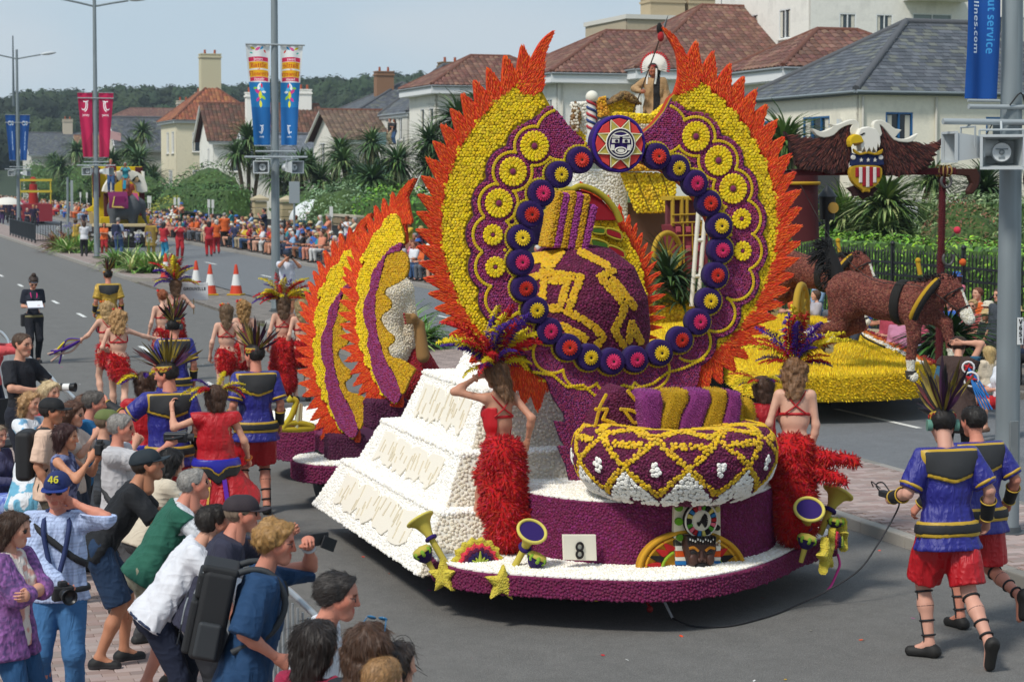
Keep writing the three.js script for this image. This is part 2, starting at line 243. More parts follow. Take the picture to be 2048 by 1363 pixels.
{ // scraps on the tarmac
reseed(77);const L=[];for(let i=0;i<170;i++){const s=rr(12,46),t=rr(3.9,10);L.push({p:rd(s,t,0.006),n:V(rr(-0.3,0.3),1,rr(-0.3,0.3)).normalize(),r:rr(0,6),s:[rr(0.01,0.03),rr(0.006,0.02),1],c:jit(pick(['#c8c0a8','#b82a30','#d8d8d4','#b0508a','#d0a020','#5a4a38','#e05a20']),0.1)});}
scatter(scene,'petal_litter',new THREE.CircleGeometry(1,5),M('#ffffff',0.9,{side:2}),L);
}
const G_=(s,t)=>{ // height of the land behind the gardens: it rises into a wooded hill far off
const p=rd(s,t),d=Math.hypot(p.x,p.z);return sstep(330,640,d)*(18+6*n3(p.x*0.012+4,0,p.z*0.012)+5*Math.sin(p.x*0.011+1.2))*sstep(-250,-140,t-(s>0?0:900));
};
{
const N=70,g=new THREE.PlaneGeometry(1300,700,N,50).rotateX(-Math.PI/2);const p=g.attributes.position;for(let i=0;i<p.count;i++){const X=p.getX(i)-60,Z=p.getZ(i)-660;p.setX(i,X);p.setZ(i,Z);const q=toST(V(X,0,Z));p.setY(i,-0.5+G_(q[0],q[1]));}g.computeVertexNormals();
struct('hills',g,M('#2c3a22',1));
}

// ---------------------------------------------------------------- plants
const leafG=(()=>{const g=new THREE.BufferGeometry();g.setAttribute('position',new THREE.BufferAttribute(new Float32Array([-0.5,0,0,0,-0.18,0.12,0.5,0,0,0,0.18,0.12,0,0,0.02,0,0,0]),3));g.setIndex([0,1,3,1,2,3]);g.computeVertexNormals();return norm(g);})();
const leafMat=new THREE.MeshStandardMaterial({color:0xffffff,roughness:0.75,side:2});
const greens=(hex)=>jit(hex,0.32,0.02);
function leaves(parent,core,pitch,size,hex,name='foliage',up=0.35,depth=0.5){
const L=overMesh(core,pitch,()=>true,3);for(const e of L){e.p.addScaledVector(e.n,rr(-0.6,0.9)*size*depth*2);e.n=e.n.clone().add(V(rr(-0.9,0.9),rr(-0.6,0.9)+up,rr(-0.9,0.9))).normalize();e.s=size*rr(0.7,1.4);e.c=greens(Array.isArray(hex)?pick(hex):hex);}
return scatter(parent,name,leafG,leafMat,L);
}
function lump(rx,ry,rz,seed,amp=0.28,f=2.2,det=3){const g=new THREE.IcosahedronGeometry(1,det+3);const p=g.attributes.position;for(let i=0;i<p.count;i++){const v=V().fromBufferAttribute(p,i),k=1+amp*(fbm(v.x*f+seed,v.y*f,v.z*f,3)-0.5)*2;p.setXYZ(i,v.x*k*rx,v.y*k*ry,v.z*k*rz);}g.computeVertexNormals();return norm(g);}
function bush(label,cat,s,t,h,size,hex,pitch=0.16,leaf=0.1,name='bush',group){
const b=thing(name,label,cat,s,t,h,0,group),core=lump(size[0]/2,size[1]/2,size[2]/2,s*3.1+t).translate(0,size[1]/2,0);part(b,'stems',lump(size[0]/2*0.84,size[1]/2*0.84,size[2]/2*0.84,s*3.1+t).translate(0,size[1]/2,0),M('#42592a',1));leaves(b,core,pitch*0.75,leaf*1.5,hex);return b;
}
function hedge(label,s0,s1,t,wd,h0,ht,hex,pitch=0.15,leaf=0.1,group){
const b=thing('hedge',label,'hedge',(s0+s1)/2,t,h0,0,group),L=Math.abs(s1-s0);const mk=(q,sg)=>{const g=new THREE.BoxGeometry(wd*q,ht*(q>0.95?1:0.93),L-(1-q)*0.4,4,3,Math.ceil(L/0.6));const p=g.attributes.position;for(let i=0;i<p.count;i++){const x=p.getX(i),y=p.getY(i),z=p.getZ(i);const k=0.14*(fbm(x*2+7,y*2,z*1.4+s0,3)-0.5);p.setXYZ(i,x*(1+k),y+(y>0?k*1.2:0),z);}g.translate(0,ht/2,0);g.computeVertexNormals();return norm(g);};
part(b,'stems',mk(0.86),M('#4a6630',1));leaves(b,mk(1),pitch*0.75,leaf*1.5,hex,'foliage',0.6);return b;
}
// a cordyline: one or more rough trunks, each ending in a burst of long stiff leaves
const swordG=(()=>{const P=[],I=[],N=6;for(let i=0;i<=N;i++){const u=i/N,w=0.05*Math.sin(Math.PI*Math.min(1,0.16+u*0.84))*(1-u*0.25)+0.002,dr=-0.42*u*u*u;P.push(-w,dr+0.012,u,0,dr,u,w,dr+0.012,u);if(i){const b=i*3,a=b-3;I.push(a,a+1,b+1,a,b+1,b,a+1,a+2,b+2,a+1,b+2,b+1);}}const g=new THREE.BufferGeometry();g.setAttribute('position',new THREE.BufferAttribute(new Float32Array(P),3));g.setIndex(I);g.computeVertexNormals();return norm(g);})();
const swordMat=new THREE.MeshStandardMaterial({color:0xffffff,roughness:0.55,side:2});
function burst(parent,x,y,z,r,n,hexes,low=-0.75,name='leaf_head'){ // leaves radiate about a point; those that droop are longer
const L=[];for(let i=0;i<n;i++){const el=Math.asin(mixf(low,1,Math.pow(R(),0.8))),az=rr(0,6.283),d=V(Math.cos(az)*Math.cos(el),Math.sin(el),Math.sin(az)*Math.cos(el));L.push({p:V(x,y,z).addScaledVector(d,r*0.05),n:d,r:0,s:[r*rr(0.9,1.25),r,r*rr(0.8,1.12)],c:greens(el<-0.45?hexes[2]||hexes[0]:R()<0.25?hexes[1]:hexes[0])});}
const m=new THREE.InstancedMesh(swordG,swordMat,n);m.name=name;m.userData.kind='stuff';m.castShadow=m.receiveShadow=true;
L.forEach((e,i)=>{const up=Math.abs(e.n.y)>0.98?V(1,0,0):V(0,1,0);const xx=V().crossVectors(up,e.n).normalize(),yy=V().crossVectors(e.n,xx);m4.makeBasis(xx,yy,e.n);m4.scale(V(...e.s)).setPosition(e.p);m.setMatrixAt(i,m4);m.setColorAt(i,e.c);});parent.add(m);return m;
}
function cordyline(label,s,t,h,heads,hexes=['#4d6a2c','#7d9450','#5a5428'],n=150,group=undefined,cat='cabbage palm'){
const b=thing('cordyline',label,cat,s,t,h,0,group);const w=[];
heads.forEach(([x,y,z,r],i)=>{if(y>0.3)w.push(tube([[x*0.15,0,z*0.15],[x*0.5,y*0.5,z*0.5],[x,y,z]],0.09+r*0.03,7));burst(b,x,y,z,r,Math.round(n*1.5),hexes);});if(w.length)part(b,'trunk',merge(w),M('#5b4d3c',1));return b;
}
// spiky bedding plants on the island
function bedding(label,s,t,h,rad,n,hexes,len,group){const b=thing('bedding_plant',label,'plant',s,t,h,0,group);for(let i=0;i<n;i++){const a=rr(0,6.28),r=rad*Math.sqrt(R());burst(b,Math.cos(a)*r,0.05,Math.sin(a)*r*1.5,len*rr(0.8,1.2),46,hexes,0.05,'leaf_tuft');}return b;}

// ---------------------------------------------------------------- buildings
const tileR=(()=>{const g=new THREE.CylinderGeometry(0.17,0.17,0.40,6,1,false,-Math.PI/2,Math.PI).scale(1,1,0.42).rotateX(0);return norm(g);})(); // a pantile: half round, along y, bulging +z
const slateG=norm(box(0.29,0.34,0.016));
const wallMatOf=(()=>{const m=new Map();const bmp=tex(256,256,(u,v)=>[pn(u*32,v*32,32)*0.6+pn(u*90,v*90,90,2)*0.4],false),st=(r,g,b)=>tex(512,512,(u,v)=>{const a=1-0.045*sstep(0.55,0.9,pn(u*5,v*9,45)*0.6+pn(u*23,v*11,253,5)*0.4)-0.03*pn(u*60,v*60,60,6);return[r*a,g*a,b*a*0.995];});return(hex)=>{if(!m.has(hex)){const c=C(hex).convertLinearToSRGB();m.set(hex,new THREE.MeshStandardMaterial({map:st(c.r,c.g,c.b),roughness:0.9,bumpMap:bmp,bumpScale:0.004}));}return m.get(hex);};})();
function roofPlane(P,tile,courses=0.33,wd=0.32,cols=['#7d4638']){ // P: corners, eave first (left to right as seen from outside), then the top
const o=P[0],x=P[1].clone().sub(P[0]).normalize(),n=V().crossVectors(P[1].clone().sub(P[0]),P[P.length-1].clone().sub(P[0])).normalize(),y=V().crossVectors(n,x);const uv=P.map((p)=>{const d=p.clone().sub(o);return[d.dot(x),d.dot(y)];});const L=[],top=Math.max(...uv.map((p)=>p[1])),lo=Math.min(...uv.map((p)=>p[0])),hi=Math.max(...uv.map((p)=>p[0]));let r=0;
const m=new THREE.Matrix4().makeBasis(x,y,n),tilt=new THREE.Quaternion().setFromAxisAngle(V(1,0,0),-0.05);const q=new THREE.Quaternion().setFromRotationMatrix(m).multiply(tilt);
for(let v=courses*0.3;v<top;v+=courses,r++)for(let u=lo+(tile===slateG?(r%2)*wd/2:0);u<hi;u+=wd)if(inPoly(u,v,uv))L.push({p:o.clone().addScaledVector(x,u+rr(-0.008,0.008)).addScaledVector(y,v).addScaledVector(n,0.03),q,c:jit(pick(cols),0.16,0.012)});
return L;
}
function tilesPart(parent,name,geo,L,rough=0.85){const m=new THREE.InstancedMesh(geo,M('#ffffff',rough),L.length);m.name=name;m.userData.kind='stuff';m.castShadow=m.receiveShadow=true;L.forEach((e,i)=>{m.setMatrixAt(i,m4.compose(e.p,e.q,V(1,1,1)));m.setColorAt(i,e.c);});parent.add(m);return m;}
const PANE=new THREE.MeshStandardMaterial({color:C('#39444a'),roughness:0.06,metalness:0}),PANE2=new THREE.MeshStandardMaterial({color:C('#7f8c8b'),roughness:0.12}),PANE3=new THREE.MeshStandardMaterial({color:C('#20262a'),roughness:0.08});
// local axes of a house: x away from the road (road front at x = 0), z towards the camera (near side at z = 0, far side at z = -D)
function windowOn(h,face,u,y,w,ht,fc='#e9ebea',bars=1,pane=PANE,curtain=true){
const f=[],e=0.06;f.push(box(w,e,0.09,0,ht/2-e/2,0),box(w,e,0.09,0,-ht/2+e/2,0),box(e,ht-2*e,0.09,-w/2+e/2,0,0),box(e,ht-2*e,0.09,w/2-e/2,0,0));for(let i=1;i<=bars;i++)f.push(box(e*0.9,ht-2*e,0.075,-w/2+w*i/(bars+1),0,0));
const tf=(g)=>face==='side'?g.translate(u,y,-0.05):g.rotateY(-Math.PI/2).translate(0.05,y,-u);const wd=part(h,'window',tf(merge(f)),M(fc,0.5));
part(wd,'pane',tf(box(w-0.1,ht-0.1,0.02,0,0,-0.03)),pane);part(wd,'sill',tf(box(w+0.16,0.06,0.22,0,-ht/2-0.05,0.06)),M('#dcd9d0',0.8));
if(curtain){const cw=w*0.18;const fold=(x0,x1)=>{const P=[];for(let i=0;i<=8;i++)P.push([x0+(x1-x0)*i/8,(i%2)*0.012+0.002]);const g=extr([...P,...P.slice().reverse().map((p)=>[p[0],p[1]-0.006])],ht-0.2).rotateX(Math.PI/2).translate(0,ht/2-0.1,-0.015);return g;};for(const g of[fold(-w/2+0.08,-w/2+0.08+cw),fold(w/2-0.08-cw,w/2-0.08)])part(wd,'curtain',tf(g),M('#cfcbbd',0.95));}
return wd;
}
function house(o){ // {label, name, s, t, W, D, h, base, roof, rh, over, wall, tile, wins: [[face, u, y, w, h, colour, bars, pane]]}
const H=thing(o.name||'house',o.label,o.cat||'house',o.s,o.t,o.base||0,o.rot||0,o.group),{W,D,h}=o,wm=wallMatOf(o.wall||'#d9d3c4'),ov=o.over??0.45,rh=o.rh||0;
const hole=(f)=>(o.wins||[]).filter((w)=>w[0]===f).map((w)=>{const[,u,y,a,b]=w;const x0=f==='side'?u-a/2:u-a/2,x1=x0+a;return[[x0,y-b/2],[x1,y-b/2],[x1,y+b/2],[x0,y+b/2]];});
const gable=o.roof==='gable',th=0.2;
const front=gable?[[0,0],[D,0],[D,h],[D/2,h+rh],[0,h]]:[[0,0],[D,0],[D,h],[0,h]];
const side=[[0.001,0],[W,0],[W,h],[0.001,h]];
const L=[uvBox(extr(side,th,0,hole('side')).translate(0,0,-th),0.25)];
L[1]=(()=>{const g=extr(front,th,0,hole('front'));const p=g.attributes.position;for(let i=0;i<p.count;i++){const x=p.getX(i),z=p.getZ(i);p.setX(i,z*0.999+0.001);p.setZ(i,-x-0.002);}return uvBox(g.toNonIndexed?g:g,0.25);})();
L.push(uvBox(box(W-th,h,th,W/2+th/2-0.01,h/2,-D+th/2+0.003),0.25),uvBox(box(th,h,D-2*th,W-th/2-0.004,h/2,-D/2),0.25));
part(H,'wall',merge(L),wm);part(H,'interior',box(W-0.8,h-0.1,D-0.8,W/2,h/2-0.06,-D/2),M('#8a857c',1));
if(gable){const g=extr([[0,h],[D,h],[D/2,h+rh]],0.2);const p=g.attributes.position;for(let i=0;i<p.count;i++){const x=p.getX(i),z=p.getZ(i);p.setX(i,W-0.01-z);p.setZ(i,-x);}part(H,'gable_wall',uvBox(g,0.25),wm);}
for(const w of o.wins||[])windowOn(H,w[0],w[1],w[2],w[3],w[4],w[5]||'#e9ebea',w[6]??1,w[7]||PANE,w[8]??true);
if(o.roof!=='none'){
const red=o.tile==='red',geo=red?tileR:slateG,cols=o.cols||(red?['#6e4a3e','#775246','#634238','#80604f','#6a4c40']:['#53565c','#4c5056','#5c5f64','#484b50','#64665f']),cs=red?0.36:0.26,wdt=red?0.34:0.3;
const x0=-ov,x1=W+ov,z0=ov,z1=-D-ov,y0=h+0.06,yt=h+rh,d2=D/2,ix=gable?0:Math.min(d2,W/2-0.01),A=V(gable?x0:ix,yt,-d2),Bv=V(gable?x1:W-ix,yt,-d2);
const c=[V(x0,y0,z0),V(x1,y0,z0),V(x1,y0,z1),V(x0,y0,z1)];const pl=[[c[0],c[1],Bv,A],[c[2],c[3],A,Bv]];if(!gable)pl.push([c[3],c[0],A],[c[1],c[2],Bv]);
const under=new THREE.BufferGeometry(),P=[];for(const q of pl)for(let i=1;i+1<q.length;i++)for(const v of[q[0],q[i],q[i+1]])P.push(v.x,v.y,v.z);under.setAttribute('position',new THREE.BufferAttribute(new Float32Array(P),3));under.computeVertexNormals();const rf=part(H,'roof',norm(under),new THREE.MeshStandardMaterial({color:C(red?'#4a2a22':'#34363a'),roughness:1,side:2}));
const T=[];pl.forEach((q,i)=>{if(i!==1&&i!==3)T.push(...roofPlane(q,geo,cs,wdt,cols));});tilesPart(rf,red?'roof_tiles':'slates',geo,T,red?0.85:0.6);
const rd_=[];const ridge=(a,b)=>{const n=Math.max(1,Math.round(a.distanceTo(b)/0.45));for(let i=0;i<n;i++){const p=a.clone().lerp(b,i/n),q=a.clone().lerp(b,(i+1.08)/n);rd_.push(bar(p.setY(p.y+0.02),q.setY(q.y+0.03),0.14,0.13,7));}};ridge(A,Bv);if(!gable){ridge(c[0],A);ridge(c[3],A);ridge(c[1],Bv);}part(rf,'ridge_tiles',merge(rd_),M(red?'#6a4234':'#54565a',0.9));
const f=o.fascia??0.25,fs=[box(W+2*ov,f,0.05,W/2,h+0.04-f/2,ov-0.03),box(0.05,f,D+2*ov-0.06,-ov+0.025,h+0.04-f/2,-D/2)];if(!gable)part(H,'fascia',merge([...fs,box(W+2*ov-0.1,0.04,D+2*ov-0.1,W/2,h+0.02-f,-D/2)]),M(o.fcol||'#dcdedd',0.7));else{const bb=[z0,z1].map((z)=>bar([x0-0.02,y0-0.05,z],[x0-0.02,yt-0.02,-d2],0.1,0.1,4));part(H,'bargeboard',merge([fs[0],...bb]),M(o.fcol||'#e6e6e2',0.7));}
part(H,'gutter',merge([bar([x0,y0-0.06,z0+0.06],[x1,y0-0.06,z0+0.06],0.06,0.06,6),gable?null:bar([x0-0.06,y0-0.06,z0],[x0-0.06,y0-0.06,z1],0.06,0.06,6)]),M(o.gut||'#8d9498',0.6));
}else part(H,'parapet',merge([box(W+0.3,0.3,0.25,W/2,h+0.15,0.02),box(0.25,0.3,D,0.02,h+0.15,-D/2-0.12),box(W-0.3,0.1,D-0.3,W/2,h,-D/2)]),M('#d5d2c8',0.85));
for(const[u,z,y0,y1,w,col]of o.chim||[]){const c=part(H,'chimney',merge([box(w,y1-y0,w*0.7,u,(y0+y1)/2,z),box(w+0.16,0.14,w*0.7+0.16,u,y1-0.25,z),box(w+0.1,0.1,w*0.7+0.1,u,y1+0.03,z)]),M(col||'#d8d4c8',0.9));for(const k of[-0.25,0.25])part(c,'chimney_pot',cyl(0.12,0.1,0.45,u+k*w,y1+0.25,z,8),M('#9c5238',0.9));}
for(const[face,u,y0,y1]of o.pipes||[])part(H,'downpipe',face==='side'?bar([u,y0,0.07],[u,y1,0.07],0.05,0.05,6):bar([-0.07,y0,-u],[-0.07,y1,-u],0.05,0.05,6),M('#d0ccc0',0.7));
return H;
}

// ---------------------------------------------------------------- houses along the sea front
reseed(31);
const BL='#1d5f94';
house({label:'cream house with grey slate hipped roof and blue window frames',s:60.4,t:33,W:11,D:8.4,h:6.6,rh:2.75,over:0.25,tile:'slate',wall:'#f0ead8',fascia:0.1,fcol:'#6f777b',gut:'#8b959b',
wins:[['side',1.55,5.15,1.05,1.55,BL,1,PANE3],['side',5.6,5.0,1.3,1.6,BL,1],['front',3.1,5.1,2.0,1.5,BL,2,PANE3],['front',6.9,5.2,1.6,1.2,BL,1],['side',1.6,2.0,1.4,1.4,BL,1],['front',3.2,2.2,2,1.6,BL,2]],pipes:[['side',0.12,2.5,6.45],['side',2.95,2.5,6.45]]});
{const b=scene.children[scene.children.length-1];part(b,'balcony',merge([box(1.2,0.9,6.6,-0.62,3.7,-4.6),box(1.25,0.06,6.7,-0.62,4.2,-4.6)]),M('#3a3d40',0.6));part(b,'balcony_rail',merge([bar([-1.2,4.5,-1.4],[-1.2,4.5,-7.8],0.03),...Array.from({length:12},(_,i)=>bar([-1.2,4.2,-1.4-i*0.58],[-1.2,4.5,-1.4-i*0.58],0.02))]),M(BL,0.5));part(b,'wall_lamp',box(0.12,0.22,0.16,-0.1,5.6,-1.2),M('#cfd3d4',0.5));}
const flats=(o)=>house({cat:'apartment block',name:'apartment_block',tile:'red',wall:'#efece3',over:0.55,fascia:0.5,fcol:'#e4e6e6',group:undefined,...o});
flats({label:'left wing of the white flats, red tiled hip roof and three storeys',s:120.0,t:36,W:9,D:6.4,h:9.4,rh:2.1,wins:[['front',1.4,7.2,0.9,1.8,'#e6e8e8',0],['front',3.4,7.2,0.9,1.8,'#e6e8e8',0],['front',1.4,3.7,0.9,1.9,'#e6e8e8',0],['front',3.4,3.7,0.9,1.9,'#e6e8e8',0],['side',2.2,7.2,1.6,1.8]],pipes:[['front',0.2,0.3,9]]});
flats({label:'middle wing of the white flats with a balcony behind the barber pole',s:98.2,t:36,W:12,D:9,h:9.1,rh:2.6,wins:[['front',1.3,6.9,0.9,1.9,'#e6e8e8',1],['side',3.5,7.0,3.6,1.9,'#e0e3e3',2,PANE3,false],['side',6.3,7.0,1.9,1.9,'#e0e3e3',1,PANE],['side',3.2,3.6,2.2,1.8],['front',1.3,3.4,0.9,1.9]],pipes:[['side',0.25,0.3,8.6]]});
{const b=scene.children[scene.children.length-1];part(b,'balcony',merge([box(7.5,1.0,0.14,4.6,5.55,1.5),box(0.14,1.0,1.5,0.9,5.55,0.75),box(7.5,0.2,1.5,4.6,5.0,0.78),box(7.6,0.08,0.26,4.6,6.09,1.5)]),wallMatOf('#efece3'));part(b,'balustrade',merge([0,1,2].map((i)=>box(1.3,0.05,0.05,1.9,5.3+i*0.22,1.6))),M('#a9a8a2',0.8));part(b,'wall_clock',merge([cyl(0.34,0.34,0.05,0,0,0,20).rotateX(Math.PI/2).translate(7.2,7.2,0.04)]),M('#55585a',0.6));part(b,'wall_sign',rbox(0.55,0.35,0.05,0.02,1.25,7.3,0.04),M('#4a4e52',0.6));}
flats({label:'largest red tiled wing of the white flats, behind the feathered headdress',s:96.9,t:40.2,W:17,D:12.5,h:9.3,rh:4.0,wins:[['side',2.6,7.0,1.7,1.9,'#e0e3e3',1,PANE2],['side',6,7.0,1.7,1.9,'#e0e3e3',1]]});
{const b=scene.children[scene.children.length-1];part(b,'aerial',merge([bar([7.4,13.0,-6.2],[7.4,14.9,-6.2],0.025),bar([6.9,14.7,-6.2],[7.9,14.7,-6.2],0.015),...[0,1,2,3].map((i)=>bar([7.0+i*0.25,14.5,-6.2],[7.0+i*0.25,14.9,-6.2],0.01))]),M('#8a8e90',0.5));part(b,'flue',cyl(0.14,0.14,0.9,10.4,12.4,-4.2,10),M('#9aa0a2',0.4,{metalness:0.6}));}
flats({label:'red roofed white house low beside the grey slate roof',name:'house',cat:'house',s:71.6,t:36,W:7,D:5.2,h:8.0,rh:1.75,wins:[['front',2.0,6.6,2.0,1.2,'#e0e3e3',1,PANE2],['side',2.0,6.5,1.6,1.3]]});
house({label:'tall white apartment block at the top right with a flat roof',cat:'apartment block',name:'apartment_block',s:95,t:49,W:26,D:12,h:18,roof:'none',wall:'#f1eee6',wins:[['side',2.2,11.6,1.0,1.6],['side',4.4,11.6,1.0,1.6],['side',7.3,11.5,2.4,2.0,'#dfe2e2',1,PANE2,false],['side',11.4,11.5,1.0,2.0],['side',13.4,11.5,1.0,2.0],['side',19.8,12.2,2.6,2.0,'#e8eaea',1,PANE2],['front',3,12,1.4,1.6],['front',7,12,1.4,1.6]]});
{const b=scene.children[scene.children.length-1];part(b,'canopy',merge([box(3.6,0.3,1.6,7.3,13.3,0.8),box(4.2,0.25,1.3,19.8,10.6,0.66),box(4.4,0.1,1.5,19.8,10.78,0.7)]),M('#e3e3df',0.8));part(b,'arched_lintel',extr([...Array.from({length:17},(_,i)=>[19.8-Math.cos(i/16*Math.PI)*1.5,13.1+Math.sin(i/16*Math.PI)*0.8])],0.12),M('#e8e6df',0.8));for(const x of[17.7,21.9])part(b,'wall_lamp',rbox(0.2,0.4,0.2,0.05,x,12.6,0.12),M('#3c3f42',0.6));part(b,'downpipe',bar([15.6,0,0.1],[15.6,13.5,0.1],0.07),M('#d8d8d4',0.7));}
house({label:'flat-topped stone building with a row of chimney pots on the skyline',cat:'building',name:'stone_building',s:128,t:52,W:10,D:8,h:14.6,roof:'none',wall:'#b9ab92',wins:[['side',2,12,1.2,1.8],['side',6,12,1.2,1.8]],chim:[[3.5,-2,14.6,16.2,2.6,'#b7a687'],[6.4,-2,14.6,16.2,2.6,'#b7a687']]});
house({label:'grey mansard house with a glazed balcony next to the white flats',s:128.5,t:36.5,W:9,D:7,h:8.0,base:0,roof:'hip',rh:3.4,over:0.1,tile:'slate',wall:'#d6d3ca',wins:[['front',2,7.0,1.2,1.5,'#e8eaea',1,PANE],['front',5,7.0,1.4,1.5,'#e8eaea',1],['side',2,7,1.2,1.5]]});
{const b=scene.children[scene.children.length-1];part(b,'balcony',merge([box(1.4,0.18,6,-0.7,5.8,-3.4),box(1.2,0.9,2.2,-0.75,5.3,-1.4)]),M('#d8d6cf',0.8));part(b,'balcony_glass',box(0.03,0.85,6,-1.4,6.32,-3.4),new THREE.MeshPhysicalMaterial({color:C('#9fc4c4'),roughness:0.1,transmission:0.6,thickness:0}));}
house({label:'white house with brown tiled roof, white bargeboards and a glass balcony',s:133,t:33,W:9,D:8,h:6.2,roof:'gable',rh:2.2,tile:'red',cols:['#6b5647','#74604f','#5f4d40'],wall:'#e8e4da',wins:[['front',2,5.2,1.2,1.5],['front',5.4,5.2,1.6,1.9,'#e8eaea',1,PANE3],['side',2.4,4.6,2.4,1.6,'#e8eaea',2],['side',2.4,1.7,2.4,1.6]]});
{const b=scene.children[scene.children.length-1];part(b,'balcony',box(5.4,0.2,1.5,2.8,3.5,0.78),M('#dcdad3',0.8));part(b,'balcony_glass',box(5.4,0.9,0.03,2.8,4.05,1.5),new THREE.MeshPhysicalMaterial({color:C('#9fc4c4'),roughness:0.1,transmission:0.6,thickness:0}));}
house({label:'low white house with a flat balcony beside the flower banner',s:150,t:32,W:9,D:9,h:6.6,roof:'none',wall:'#f0eee8',wins:[['front',2,5,1.6,1.6,'#e8eaea',1,PANE3],['front',5.5,5,2.4,1.8,'#e8eaea',2,PANE3],['side',2.5,5,1.8,1.6,'#d8dcdc',1,PANE3],['side',2.5,2,1.8,1.6]]});
house({label:'white gabled house with lichened brown roof and tall white chimney',s:161.5,t:29.5,W:9,D:6.5,h:6.6,roof:'gable',rh:3.2,tile:'red',cols:['#5c3f33','#664537','#71503f','#534034'],wall:'#f0eee6',wins:[['front',2.4,5,0.9,2.2],['side',1.8,5.0,0.9,1.6,'#e8eaea',0],['side',4.6,5.0,0.9,1.6,'#e8eaea',0],['side',1.8,2,1.6,1.8],['front',2.2,1.8,1.2,2.0]],chim:[[3.4,-0.9,7.4,10.6,1.1,'#f0eee6'],[8.2,-3,8.8,11,1.1,'#f0eee6']]});
house({label:'small white gabled bungalow with a grey slate roof and porch',s:143.5,t:29,W:5.2,D:4.6,h:4.6,roof:'gable',rh:2.3,tile:'slate',cols:['#6b7078','#737880','#646970'],wall:'#eeebe4',fcol:'#f0f0ee',wins:[['front',2.2,3.6,1,1.4],['side',2.6,3.2,2.2,1.5,'#eceeee',2],['front',2.3,1.6,1.4,1.8]]});
house({label:'cream house with red hipped roof and a square chimney',s:186,t:30.5,W:8,D:9,h:9.0,rh:3.6,tile:'red',cols:['#8a5238','#96603f','#7a4a34'],wall:'#e6dcc0',over:0.3,wins:[['front',2,7,1.4,2],['front',5,7,1.4,2],['side',2,7,1,1.8,'#e8eaea',0],['front',3.4,3.5,2.2,1.8,'#e8eaea',2],['side',2,3.5,1,1.8]],chim:[[4,-4.5,11.4,15.4,1.9,'#c6bfa0']]});
house({label:'row house with steep grey gable beyond the pink banners',s:214,t:29,W:9,D:9,h:6.6,roof:'gable',rh:3.6,tile:'slate',wall:'#c9c5b9',wins:[['front',2.5,5,1.2,1.6],['front',6,5,1.2,1.6],['side',2,5,1.2,1.6]],chim:[[7.6,-4.5,9.2,12,1.3,'#c9bfae']]});
house({label:'dark brown gable house just left of the cream house',s:203,t:34,W:8,D:8,h:7.2,roof:'gable',rh:3.4,tile:'slate',cols:['#4f463f','#574c44','#463e38'],wall:'#bdb8ac',wins:[['front',2.5,5.4,1.2,1.6],['side',2,5.4,1.2,1.6]],chim:[[2.4,-3,9.6,12.4,1.2,'#b9a894']]});
house({label:'pale far terrace house with a brown roof at the left',s:262,t:31,W:10,D:12,h:6.2,roof:'gable',rh:3,tile:'red',cols:['#8a6a50','#7c5f49'],wall:'#d8d4c8',wins:[['front',3,4.6,1.4,1.6],['front',8,4.6,1.4,1.6],['side',3,4.6,1.4,1.6]]});
house({label:'far grey roofed terrace at the left edge below the hill',s:300,t:28,W:12,D:14,h:7,roof:'gable',rh:3.4,tile:'slate',wall:'#cfccc2',wins:[['front',4,5,1.4,1.8],['front',9,5,1.4,1.8],['side',3,5,1.4,1.8]],chim:[[6,-7,9.6,12.4,1.4,'#c2b5a2']]});
house({label:'slate roofed town house behind the flower banners, brick chimney stack',s:172,t:44,W:12,D:12,h:9.2,rh:3.2,tile:'slate',wall:'#c9c0ae',wins:[['front',3,7.4,1.4,1.6],['side',3,7.4,1.4,1.6],['side',7,7.4,1.4,1.6]],chim:[[4,-5,11.0,13.3,1.6,'#8d6a50'],[9.5,-5,11.0,13.0,1.4,'#8d6a50']]});
house({label:'second slate town house with tall stone chimneys on the skyline',s:150,t:45,W:12,D:10,h:8.8,rh:2.8,tile:'slate',cols:['#6f7276','#787b7e','#666a6e'],wall:'#c9c4b8',wins:[['front',3,7.2,1.4,1.6],['side',3,7.2,1.4,1.6]],chim:[[2.4,-4.5,10.2,12.9,1.7,'#7d6a50'],[8.5,-4.5,10.2,12.0,1.4,'#8d5a40']]});
[['small white cottage with a red roof, left of the pink banners',240,36,5.6,'red'],['grey slate cottage beyond the pink banners',232,42,6.4,'slate'],['tall cream town house with slate roof behind the cottages',270,48,8.6,'slate'],['white cottage with brown roof near the left blue banner',318,40,6,'red'],['pale town house low under the hill at far left',345,52,8,'slate'],['red roofed house half way up the wooded slope',400,80,9,'red'],['white house among trees behind the flower banners',300,92,10,'slate']].forEach(([label,s,t,h,tile],i)=>house({label,s,t,W:9+(i%3),D:8,h,base:i>4?4:0,roof:i%2?'gable':'hip',rh:3,tile,wall:i%3?'#ece8de':'#e2d8c4',wins:[['front',2,h-1.6,1.2,1.5],['front',5.5,h-1.6,1.2,1.5],['side',2.5,h-1.6,1.2,1.5],['side',6,h-1.6,1.2,1.5]],chim:[[4,-3,h+1.5,h+4.2,1.2,'#c6b49c']]}));
house({label:'long white villa half hidden in the trees of the hill',s:455,t:60,W:22,D:10,h:7,base:10,rh:2.5,tile:'red',wall:'#d4cfc6',over:0.2,wins:[['side',4,5,2,1.6],['side',10,5,2,1.6],['side',16,5,2,1.6]]});
